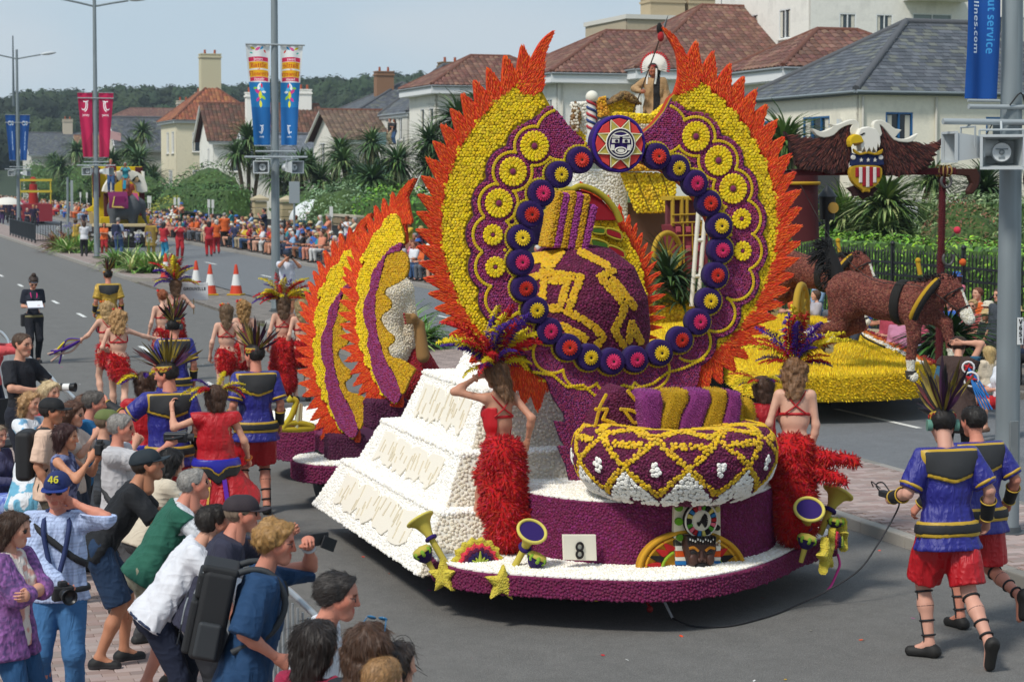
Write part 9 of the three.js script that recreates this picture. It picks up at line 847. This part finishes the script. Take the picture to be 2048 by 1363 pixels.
person({...lft,...lean_(24),label:'man in a dark brown cap and slate polo shirt with sunglasses',px:[484,992],yaw:98,H:1.8,g:1.15,hc:0.0065,skin:SK.red,shades:1,hair:['#7a6a5a',{th:0.006}],cap:'#2c2228',head:[0,-10],top:[{c:'#2a2b3e',sleeve:0.55,hem:-0.12,add:0.024,fold:0.014}],bot:[{c:'#24262c'}],arms:[null,{t:[0.16,1.42,0.42],e:[1,-1,0]}]});
person({...lft,label:'man with curly fair hair, blue shirt and a black rucksack, filming',px:[550,1044],yaw:96,H:1.84,g:1.1,cell:0.013,hc:0.0062,lean:12,skin:SK.red,glasses:1,head:[-4,0],hair:['#94703f',{th:0.024,curl:0.015,line:-0.01}],top:[{c:'#123a60',sleeve:0.62,hem:-0.24,flare:0.15,add:0.026,fold:0.015}],bot:[{c:'#5a564c',len:0.5}],shoes:'#222',arms:[{t:[-0.2,1.02,0.18],e:[-0.6,-0.4,-1]},{t:[0.02,1.62,0.36],e:[1,-0.8,0],c:0.9,n:[-1,0.2,0]}],then:(G,J)=>{const bp=J.up(0.26,0,-0.25),q=new THREE.Quaternion().setFromEuler(new THREE.Euler(12*dg,0,0)),at=(g)=>g.applyQuaternion(q).translate(bp.x,bp.y,bp.z),D=M('#1b1d20',0.75),D2=M('#2c3034',0.7);const rk=part(G,'rucksack',at(merge([rbox(0.32,0.5,0.18,0.035),rbox(0.28,0.3,0.05,0.02,0,-0.08,-0.105),rbox(0.26,0.14,0.04,0.015,0,0.15,-0.1),rbox(0.3,0.05,0.2,0.02,0,0.25,-0.005)])),D);part(rk,'side_pocket',at(rbox(0.05,0.2,0.13,0.02,-0.165,-0.13,0)),D2);part(rk,'zip',at(tube([[-0.11,0.1,-0.12],[-0.12,0.2,-0.1],[0,0.25,-0.085],[0.12,0.2,-0.1]],0.006,4)),M('#8a9094',0.5));part(rk,'zip',at(tube([[-0.1,-0.08,-0.155],[-0.11,0.02,-0.155],[-0.06,0.06,-0.15]],0.005,4)),M('#8a9094',0.5));for(const s of[-1,1])part(G,'rucksack_strap',tube([J.up(0.5,s*0.12,-0.2),J.up(0.56,s*0.125,-0.09),J.up(0.56,s*0.13,0.02),J.up(0.42,s*0.14,0.14),J.up(0.24,s*0.17,0.1),J.up(0.08,s*0.16,-0.1)],0.02,6),D2);part(rk,'cord',at(merge([0,1,2,3].map((i)=>bar([-0.08,-0.2+i*0.07,-0.157],[0.08,-0.15+i*0.07,-0.157],0.004)))),M('#0c0c0e',0.6));prop(G,'phone','dark phone with a hanging wallet flap raised above the curly haired man','phone',J.arm[1].w.clone().add(V(0,0.035,0.03)),40,(o)=>{part(o,'phone_body',rbox(0.13,0.07,0.012,0.004,0.03,0,0),BLK);part(o,'wallet_flap',rbox(0.11,0.07,0.01,0.004,0.09,-0.03,0.012,0.2,0.1,-0.4),BLK);});part(G,'watch',ringOn(J.arm[1].e,J.arm[1].w,0.96,0.033,0.009),M('#b0b4b8',0.3));}});
person({...lft,label:'dark haired man in a white T-shirt and glasses at the bottom edge',px:[674,1147],yaw:90,H:1.8,cell:0.013,hc:0.0058,lean:16,skin:SK.red,glasses:1,hair:['#26201d',{th:0.016,curl:0.004,line:0.004}],top:[{c:'#d8dae0',sleeve:0.5,hem:-0.1,add:0.022}],bot:[{c:'#2c3444'}],shoes:'#222'});
person({...lft,label:'girl with straight dark hair in a pink hooded top at the bottom edge',px:[634,1240],yaw:140,f:1,H:1.73,hc:0.006,hair:['#231a16',LONG(0.22,0.002,1.6)],top:[{c:'#94163c',sleeve:1,hem:-0.12,add:0.026}],bot:[{c:'#2c3444'}],then:(G,J)=>part(G,'hood',tube([J.up(0.53,-0.13,0.04),J.up(0.5,-0.14,-0.08),J.up(0.46,0,-0.16),J.up(0.5,0.14,-0.08),J.up(0.53,0.13,0.04)],0.045,8),M('#8c1438',0.9))});
person({...lft,label:'woman with brown hair and sunglasses pushed up on her head',px:[738,1246],yaw:152,f:1,H:1.76,hc:0.006,hair:['#4a3222',LONG(0.22,0.006,1.5)],top:[{c:'#20242c',sleeve:0.5}],bot:[{c:'#2c3444'}],then:(G,J,hp)=>{for(const g of shadesGeo)hp('raised_sunglasses',g.clone().rotateX(-0.9).translate(0,0.06,0.02),M('#2a6a94',0.2));}});
person({...lft,label:'girl with windblown dark hair behind the small fair child',px:[790,1286],yaw:120,f:1,H:1.64,hc:0.006,hair:['#2c211b',LONG(0.16,0.008)],top:[{c:'#30343c',sleeve:0.5}],bot:[{c:'#2c3444'}],then:(G,J,hp)=>{for(let i=0;i<7;i++)hp('loose_hair',tube([[0.02,0.1,-0.05],[rr(0.05,0.12),rr(0.08,0.16),rr(0.02,0.1)],[rr(0.1,0.2),rr(0.0,0.12),rr(0.1,0.24)],[rr(0.12,0.26),rr(-0.14,0.02),rr(0.16,0.3)]],0.0018,4),M('#2c211b',0.7));}});
person({...lft,label:'small child with short fair hair at the bottom edge',px:[766,1314],yaw:148,H:1.62,hs:1.02,hc:0.006,hair:['#94714a',{th:0.012}],top:[{c:'#5a6a80',sleeve:0.5}],bot:[{c:'#3a3e48'}]});
const sitting={pel:[0,0.5,0],lean:-4,legs:[{t:[-0.12,0.09,0.44]},{t:[0.1,0.09,0.36]}],arms:[{t:[-0.1,0.72,0.26]},{t:[0.1,0.7,0.28]}]};
person({...lft,...sitting,label:'seated woman with a blue flowered skirt at the left edge',px:[-6,850],yaw:62,f:1,H:1.66,hair:['#8a7a64',{len:0.06}],top:[{c:'#3a3a58',sleeve:1}],bot:[{name:'flowered_skirt',c:'#8fa4d8',len:0.6,skirt:0.9,wide:0.2,paint:floral([0.4,0.45,0.8],[1,1,1],18)}],shoes:'#222'});
{const q=onH(20,960,0.12),b=thing('folding_chair','dark folding chair frame under the woman in the flowered skirt','chair',q[0],q[1],0.12,0.4);part(b,'seat',rbox(0.5,0.04,0.46,0.015,0,0.44,0),BLK);part(b,'backrest',rbox(0.5,0.4,0.03,0.012,0,0.75,-0.24),BLK);for(const s of[-1,1]){part(b,'leg',bar([s*0.24,0,0.22],[s*0.24,0.46,-0.2],0.014),paleSteel);part(b,'leg',bar([s*0.24,0,-0.24],[s*0.24,0.95,-0.24],0.014),paleSteel);}}
// ---------------------------------------------------------------- people on and around the other floats
{const q=onH(1926,790,0);person({label:'bent performer in brown coat and hat, blue sleeve raised, by the yellow float',px:[1918,676],yaw:165,H:1.7,lean:24,head:[0,20],hair:['#3a2a1c',{}],hat:'#33241d',top:[{c:'#2c5a74',sleeve:1,add:0.022},{name:'brown_coat',c:'#3a2822',sleeve:0.1,hem:-0.4,flare:0.2,add:0.036,fold:0.014}],bot:[{c:'#2a2220'}],shoes:'#1c1614',arms:[{t:[-0.04,1.66,0.2],e:[-1,0.2,0],c:0.3},null],then:(G,J)=>{for(const[x,y,sc]of[[-0.06,0.2,1],[-0.02,0.36,0.8]]){const p=J.up(y,x-0.12,-0.2),r=part(G,'red_rosette',FL.floret.clone().scale(0.1*sc,0.1*sc,0.05).rotateY(Math.PI).translate(p.x,p.y,p.z),M('#b01420',0.7));part(r,'white_edge',new THREE.TorusGeometry(0.09*sc,0.014,5,12).translate(p.x,p.y,p.z+0.01),M('#d8d8d8',0.7));for(let i=0;i<4;i++)part(r,'blue_ribbon',tube([[p.x,p.y,p.z-0.02],[p.x-0.06-i*0.03,p.y-0.18,p.z-0.06],[p.x-0.14-i*0.04,p.y-0.36,p.z-0.08]],0.012,4),M('#1c6ab0',0.6));}}});}
{const s0=37.4,a=onS(1308,123,s0),b=4.2;person({label:'performer in a white feather war bonnet and buckskin standing on the yellow parapet',st:[s0,a[0]],base:a[1]-1.83,yaw:-18,H:1.76,skin:'#a8664c',head:[-14,0],hair:['#15100e',LONG(0.3,0.004)],top:[{name:'buckskin',c:'#a8865e',sleeve:1,hem:-0.2,add:0.024,fold:0.014},{name:'dark_vest',c:'#171416',sleeve:0,hem:-0.2,add:0.034,cut:(x,h,z)=>(z>0?0.02-x:-1)}],bot:[{c:'#6a5238'}],arms:[{t:[-0.2,1.22,0.3],e:[-1,-0.4,0],c:0.9},null],then:(G,J,hp)=>{for(let i=0;i<25;i++){const t=-2.0+4.0*i/24,d=V(Math.sin(t),Math.cos(t)*0.95+0.1,-0.35).normalize();const m=hp('bonnet_feather',merge([sph(1,0,0.5,0,8,0.12,0.5,0.03)]).scale(0.24,0.24,0.24),M('#dcd8d0',0.8));m.geometry.dispose();m.geometry=(()=>{const g=sph(1,0,0.55,0,8,0.13,0.5,0.03).scale(0.25,0.25,0.25);g.applyQuaternion(new THREE.Quaternion().setFromUnitVectors(V(0,1,0),d)).translate(d.x*0.08,0.05+d.y*0.06,0.02);return g.applyMatrix4(J.hm);})();part(m,'red_tip',(()=>{const g=sph(0.02,0,0.25,0,6,1,2,0.6);g.applyQuaternion(new THREE.Quaternion().setFromUnitVectors(V(0,1,0),d)).translate(d.x*0.08,0.05+d.y*0.06,0.02);return g.applyMatrix4(J.hm);})(),M('#b81c24',0.8));}headband(G,J,hp,'#a02020');part(G,'red_face_paint',sph(0.05,0,0.03,0.06,10,1.3,0.35,0.8).applyMatrix4(J.hm),M('#8c1c18',0.7));for(const s of[-1,1])part(G,'white_ermine',tube([V(s*0.085,0.02,0.03).applyMatrix4(J.hm),V(s*0.1,-0.14,0.06).applyMatrix4(J.hm),V(s*0.09,-0.3,0.1).applyMatrix4(J.hm)],0.022,6),M('#dcd8d0',0.9));const w=J.arm[0].w;prop(G,'spear','long dark spear with a red tuft held by the performer in the war bonnet','spear',w,-18,(o)=>{part(o,'shaft',bar([-0.35,-1.0,0.05],[0.48,1.25,0.02],0.014),M('#3a2a20',0.8));part(o,'spear_head',bar([0.48,1.25,0.02],[0.57,1.5,0.02],0.035,0.003,4),M('#6a6a6c',0.5));part(o,'red_tuft',sph(0.07,0.42,1.08,0.02,8,1,1.5,1),M('#a01820',0.9));part(o,'black_tuft',sph(0.06,0.39,1.24,0.02,8,1,2,1),M('#15110f',0.9));});}});}
{const q=onS(1300,432,37.4);person({label:'figure with a pale face and grey hair in the shade under the yellow roof',st:[37.8,q[0]-0.25],base:1.0,yaw:20,f:1,H:1.66,hair:['#8a7a66',{len:0.16,curl:0.008}],top:[{c:'#c89a86',sleeve:0.5}],bot:[{c:'#1c1a20',skirt:1,wide:0.2}],lod:1});}
// ---------------------------------------------------------------- seated ladies behind the horses
reseed(501);
const rc={cell:0.021,hc:0.012,base:0.12,...sitting};
const ladies=[['woman with a blonde ponytail and sunglasses in a white top, right of the horse',[1908,592],-50,'#dcdfe8','#2c3444','#c09a5a',{pony:0.16,th:0.014},{shades:1,f:1}],['woman with swept grey-blonde hair clapping in a red flowered top',[1946,600],-30,'#b05a5a','#6a7a8a','#b09468',{th:0.024,curl:0.01},{shades:1,f:1}],['woman in a cream sun hat and beige raincoat',[1977,602],-75,'#b5a58c','#a8a090','#a09080',{len:0.04},{f:1,hat:'#cfc8b4'}],['grey haired woman in a navy and white striped top',[1993,622],-60,'#2a3050','#26303c','#8a8a8c',{th:0.02,curl:0.01},{f:1,sp:1}],['man in sunglasses standing behind the striped top, by the grey post',[1999,577],-60,'#3a4048','#3a3a40','#4a3a2c',{},{shades:1,stand:1}],['small blonde child in a cream cardigan low beside the grey post',[1978,692],-160,'#d2c4ae','#c8b8a4','#cbb27c',{len:0.2},{f:1,H:1.2,hs:1.12}],['person in red shorts and a white top at the right edge of the crowd',[2006,700],-70,'#d4d8de','#b0141c','#a08058',{len:0.1},{f:1,H:1.5,sh:1}],['woman in a flowered skirt in a wheelchair behind the horse legs',[1800,620],-40,'#b87a96','#c89ab0','#b8b0a4',{th:0.02,curl:0.008},{f:1,fl:1}],['woman in a pink jacket half hidden by the horse head',[1840,608],-50,'#c0506a','#a0a8c0','#9a8464',{th:0.02,curl:0.008},{f:1}],['man behind the horse neck with a blue armband',[1782,606],-50,'#a03a4c','#3a3e48','#5a4a3c',{},{}],['man crouched beside the gold wheel under the horse',[1700,620],-60,'#384050','#2a2e38','#6a5a48',{},{}]];
for(const[label,px,yaw,top,bot,hc,hs,x]of ladies)person({...rc,label,px,yaw,hair:[hc,hs],H:1.64,top:[{c:top,sleeve:0.8,add:0.024,...(x.sp?{cell:0.013,paint:(a,b)=>(((b*16)%1+1)%1>0.5?[4.6,4.4,3]:[1,1,1])}:{})}],bot:[{c:bot,len:x.sh?0.42:0.95,add:0.02,...(x.fl?{skirt:0.9,wide:0.2,paint:floral([0.6,1.3,1],[1,1,1],16)}:{})}],shoes:'#6a5040',...x,...(x.stand?{pel:undefined,legs:undefined,arms:undefined}:{})});
// ---------------------------------------------------------------- the kerbside crowd
const tops=[['white','#d6d8dc'],['pink','#c8687c'],['red','#a81c28'],['orange','#cc5a1c'],['navy','#1c2440'],['pale blue','#8fb0d0'],['grey','#80848a'],['violet','#5a3a7c'],['black','#17181c'],['cream','#cfc2a4'],['turquoise','#2a8a98'],['khaki','#75704c'],['salmon','#cf8468'],['striped grey','#a4a0a8'],['yellow','#c8a82c'],['maroon','#5a1c2a'],['bright blue','#2858a8']],bots=[['blue jeans','#34527c'],['black trousers','#1a1b20'],['beige trousers','#a4967a'],['white trousers','#c8c8c6'],['grey trousers','#585c64'],['bare legs','#6a6a58'],['blue jeans','#2a4468'],['black trousers','#1a1b20'],['bare legs','#6a6a58'],['navy trousers','#1e2a44']],hairs=[['grey','#8c8a88'],['brown','#4a3424'],['blond','#ac8c56'],['dark','#1e1814'],['white','#c2beb6'],['auburn','#6a3a24']],hats=[['',0],['',0],['',0],['',0],['',0],['',0],[', sun hat','#d6d2c6'],[', straw hat','#b8a070'],[', blue cap','#2a5aa0']];
const protos=[[1,{...sitting,f:1,H:1.6},{len:0.08,th:0.02}],[1,{...sitting,H:1.72,g:1.15},{}],[1,{...sitting,f:1,H:1.62,lean:12,arms:[{t:[-0.12,0.95,0.4]},{t:[0.16,0.72,0.36]}]},LONG(0.2)],[0,{H:1.74},{}],[0,{f:1,H:1.64,arms:camUp},{len:0.1}],[0,{f:1,H:1.6,g:1.1,arms:folded},LONG(0.18)],[0,{H:1.76,g:1.2,arms:camUp},{}]].map(([sit,o,h])=>{const G=person({label:'x',lod:1,px:[500,500],yaw:0,hair:['#444444',h],hat:'#d6d2c6',top:[{c:'#888888',sleeve:0.55,add:0.022}],bot:[{c:'#888888',len:0.95,add:0.02}],shoes:'#2a2a2a',...o});const sg=new THREE.Group();scene.remove(G);return{G,sit};});
used.set('person',used.get('person')-7);
const taken=new Set();
function crowd(P,s,t,yaw,place,group,fix={}){
let T,Bt,H,Ht,lab,n=0;const sk=pick(['#c9957c','#d0a088','#b87f62','#c4826c','#8a5a40']);do{T=fix.top||pick(tops);Bt=fix.bot||pick(bots);H=fix.hair||pick(hairs);Ht=fix.hat||pick(hats);lab=(fix.verb||(P.sit?'seated':'standing'))+' in '+T[0]+' top, '+Bt[0]+', '+H[0]+' hair'+Ht[0]+', '+place;}while(taken.has(lab)&&n++<400);taken.add(lab);
const c=P.G.clone();c.name=numbered('person');c.userData={label:lab,category:'person',...(group?{group}:{})};c.position.copy(rd(s,t,fix.base??0.12));c.rotation.y=yaw*dg;const sc=rr(0.94,1.06)*(fix.scale||1);c.scale.set(sc,sc,sc);for(const m of[...c.children]){if(m.name==='body')m.material=TM(sk,0.7);else if(m.name==='shirt')m.material=TM(T[1]);else if(m.name==='trousers')m.material=Bt[0].startsWith('bare')?TM(sk,0.7):TM(Bt[1]);else if(m.name==='hair')m.material=TM(H[1],0.7);else if(m.name==='sun_hat'){if(Ht[1])m.material=M(Ht[1],0.9);else c.remove(m);}}scene.add(c);return c;
}
const where_=(s)=>s<68?'left of ring':s<80?'behind orange wings':s<93?'by banner post':s<103?'by green bin':s<116?'mid crowd':s<130?'by yellow bush':'by elephant float';
const seats=protos.filter((p)=>p.sit),stands=protos.filter((p)=>!p.sit),row='spectators along the far kerb';
const or=(s)=>(s>100&&s<135&&R()<0.3?{top:tops[3]}:{});
for(let s=58;s<134;s+=rr(0.78,1.2))crowd(pick(seats),s,19.75+rr(-0.12,0.15),-71+rr(-22,22),'front row '+where_(s),row,or(s));
for(let s=58.4;s<134;s+=rr(0.9,1.4))crowd(pick(seats),s,20.55+rr(-0.12,0.15),-71+rr(-22,22),'second row '+where_(s),row,{base:0.2,...or(s)});
for(let s=58.8;s<134;s+=rr(0.95,1.7))crowd(pick(R()<0.45?stands:seats),s,21.45+rr(-0.25,0.2),-71+rr(-25,25),'back row '+where_(s),row,{base:0.3,...or(s)});
for(let i=0;i<13;i++){crowd(pick(seats),27.6+i*1.05,19.9+rr(-0.15,0.15),-66+rr(-20,20),'front row behind horses','spectators behind the horses');crowd(pick(i%3?seats:stands),28+i*1.1,21+rr(-0.15,0.15),-66+rr(-20,20),'back row behind horses','spectators behind the horses',{base:0.25});}
{const bm=M('#4a4640',0.9);let b0;for(let i=0;i<30;i++){const r=i%2,s=60.5+(i>>1)*5.9,t=r?20.42:19.62,lab=ORD[i>>1]+' long bench from the camera, under the '+(r?'second':'front')+' seated row';if(!b0){b0=thing('bench',lab,'bench',s,t,0.12,0,'benches under the seated crowd');part(b0,'seat',box(0.36,0.05,5.6,0,0.36,0),bm);for(const z of[-2.6,0,2.6])part(b0,'leg',box(0.3,0.34,0.06,0,0.17,z),bm);}else{const c=b0.clone();c.name=numbered('bench');c.userData={...b0.userData,label:lab};c.position.copy(rd(s,t,r?0.2:0.12));scene.add(c);}}}
{ // far beyond, the crowd reads as one mass
const g=[protos[0],protos[1]].map((p)=>{const L={};for(const m of p.G.children){if(!m.isMesh)continue;const k=m.name==='body'?'skin':m.name==='hair'||m.name==='shoes'?'dark':m.name==='sun_hat'?null:'cloth';if(k)(L[k]=L[k]||[]).push(paint(m.geometry.clone(),[1,1,1]));}return L;});
const D=new THREE.Group();D.name='distant_crowd';D.userData.kind='stuff';scene.add(D);const put=[];for(let s=134;s<300;s+=0.62)put.push([s,19.7+rr(0,2.2),s%2>1?1:0]);for(const k of['skin','cloth','dark'])for(let v=0;v<2;v++){const l=put.filter((p)=>p[2]===v);const m=new THREE.InstancedMesh(merge(g[v][k]),TM('#ffffff',0.85),l.length);m.name='distant_'+(k==='skin'?'faces':k==='cloth'?'clothes':'hair');m.userData.kind='stuff';l.forEach((p,i)=>{m.setMatrixAt(i,m4.compose(rd(p[0],p[1],0.15),new THREE.Quaternion().setFromAxisAngle(V(0,1,0),-71*dg),V(1,1,1)));m.setColorAt(i,k==='skin'?jit('#c9957c',0.2):k==='dark'?C(pick(hairs)[1]):C(pick(tops)[1]));});D.add(m);}
}
// ---------------------------------------------------------------- marchers and passers-by up the road
{const[,,,m1,w1,w2,m2]=protos,at=(px,py,P,yaw,top,bot,hair,place,x={})=>{const q=onH(px,py,x.base??0.02);return crowd(P,q[0],q[1],yaw,place,undefined,{verb:'walker',base:0.02,top,bot,hair,hat:['',0],...x});};
const t=(i)=>tops[i],b=(i)=>bots[i],h=(i)=>hairs[i],gold=['gold','#b8963c'],navy=['dark violet','#241838'];
at(168,512,w2,200,t(0),b(1),h(1),'left of pink banners',{base:0.12});at(151,506,w1,160,gold,['gold skirt','#b8963c'],h(1),'beside white shirted walker');at(208,510,w2,15,t(3),['red trousers','#a01420'],h(3),'right of pink banners');{const c=at(236,516,m1,165,['grey-blue','#7d8aa0'],b(0),h(0),'navy rucksack');part(c,'rucksack',rbox(0.34,0.5,0.22,0.07,0,1.25,-0.24),M('#1a2440',0.8));}
{const c=at(302,516,m1,190,gold,['gold trousers','#b8963c'],h(2),'long gold waistcoat');part(c,'gold_waistcoat',cyl(0.27,0.22,0.85,0,1.0,0,16),M('#a88a3c',0.5));}at(327,520,w2,150,t(2),['turquoise wrap','#2a8ab0'],h(3),'near red sari');at(359,516,w1,20,t(2),['red wrap','#a81420'],h(3),'facing camera');at(360,500,w2,200,t(10),['red wrap','#a81420'],h(3),'behind sari dancers');at(418,512,w2,195,t(2),['long red skirt','#b0141c'],h(3),'back turned');at(433,507,w1,200,t(3),['red trousers','#a01420'],h(4),'by kerb');at(449,497,m2,200,t(3),b(1),h(0),'near kerb');at(470,500,m1,180,['navy striped','#2a3050'],b(0),h(1),'small child',{scale:0.75});
[[3,448],[18,446],[28,450],[36,452],[54,462],[66,458],[72,452],[10,440],[84,446]].forEach(([x,y],i)=>at(x,y,i%2?m1:w2,15+i*4,navy,i%3?b(1):['violet trousers','#3a1c50'],pick(hairs),['left edge','second from left','third marcher','by blue banners','mid march','under blue banner','right of blue banners','rearmost marcher','rightmost marcher'][i]));
const e=(px,py,P,yaw,top,place)=>{const q=onS(px,py,107.4),c=crowd(P,107.4,q[0],yaw,place,undefined,{verb:'rider',top,hat:['',0],base:q[1]-1.7});return c;};e(257,362,m1,10,['bare red','#a0402c'],'on elephant');e(226,378,w2,10,t(2),'beside elephant saddle');e(250,322,w1,10,t(10),'atop elephant float');e(221,320,m1,10,['dark red','#7a1c20'],'float top left');
[[1150,172,m1,5],[1178,172,w1,6],[1190,168,m2,0],[1200,170,w2,4]].forEach(([px,py,P,ti],i)=>{const q=onS(px,py,97.4);crowd(P,97.4,q[0],-20,['leftmost on balcony','second on balcony','third on balcony','rightmost on balcony'][i],undefined,{verb:'resident',base:5.1,top:t(ti),hair:hairs[4],hat:['',0]});});for(const[px,k]of[[803,0],[816,1]]){const q=onT(px,205,35.9);crowd(k?w2:m1,130.2-k*1.1,35.75,-60,k?'right on glazed balcony':'left on glazed balcony',undefined,{verb:'resident',base:5.9,top:t(8),hat:['',0]});}
const um=onH(14,452,0),u=thing('parasol','white scalloped parasol carried above the violet marchers','umbrella',um[0],um[1],0);part(u,'canopy',new THREE.SphereGeometry(1.35,20,8,0,6.283,0,1.1).scale(1,0.75,1).translate(0,1.2,0),M('#d8d4ca',0.8,{side:2}));part(u,'shaft',cyl(0.025,0.025,1.4,0,1.5,0,6),M('#5a4a3a',0.8));const fs=thing('far_float','far yellow railed float beyond the marchers','carnival float',168,15.6);part(fs,'deck',box(2.6,1.4,8,0,0.9,0),M('#8a2430',0.9));part(fs,'yellow_rails',merge([2.6,3.5].map((y)=>box(2.6,0.18,0.16,0,y,3.8))),M('#c8b030',0.8),'stuff');part(fs,'rail_post',bar([-1.2,1.6,3.8],[-1.2,3.6,3.8],0.06),M('#c8b030',0.8));part(fs,'rail_post',bar([1.2,1.6,3.8],[1.2,3.6,3.8],0.06),M('#c8b030',0.8));part(fs,'red_figure',merge([cyl(0.4,0.3,1.6,0,2.4,2,10),sph(0.28,0,3.5,2,10)]),M('#9a2018',0.9));
}
{ // two giant figures in an embrace on the front of the float, seen between the wings and the ring
const P=(px,py,D=27)=>{const w=rayOf(px,py);w.multiplyScalar(D/-w.z).add(camera.position);return fl.worldToLocal(w);},b=[B(P(776,585),P(776,650),0.3,0.22,{w:1.1}),B(P(790,570),P(806,580),0.16,0.14),B(P(806,580),P(816,640),0.13,0.13),B(P(816,640),P(815,690),0.13,0.1),B(P(770,650),P(778,700),0.24,0.3)];flowered(fl,'cream_suit_figure',solid(b,0.03),'#d8ccb4',0.026,FL.dome,0.017,'cream_flowers');part(fl,'tan_arm',solid([B(P(846,712,26.8),P(838,650,26.8),0.09,0.075),B(P(838,650,26.8),P(826,634,26.7),0.06,0.055),...[0,1,2,3].map((i)=>B(P(826,630+i*5,26.7),P(808+i,628+i*6,26.6),0.022,0.018,{k:0.01}))],0.016),M('#8f6a3c',0.9));for(let i=0;i<4;i++)part(fl,'red_nail',sph(0.018,...P(808+i,628+i*6,26.6).toArray(),6),M('#8c1420',0.5));flowered(fl,'red_dress',solid([B(P(812,680,27.2),P(820,750,27.2),0.2,0.42)],0.04),'#8c0c18',0.028,FL.dome,0.018,'red_flowers');part(fl,'dark_hair',solid([B(P(752,640,27.2),P(764,700,27.2),0.2,0.24)],0.04),M('#17120f',0.9));
bedding('leafy island plants between the second wing and the ring',41,11.3,0.12,0.8,9,['#5c8a3a','#8aa858','#7a9048'],0.8);
}

scene.traverse((o)=>{if(o.isMesh){o.castShadow=o.receiveShadow=true;}});
renderer.render(scene,camera);
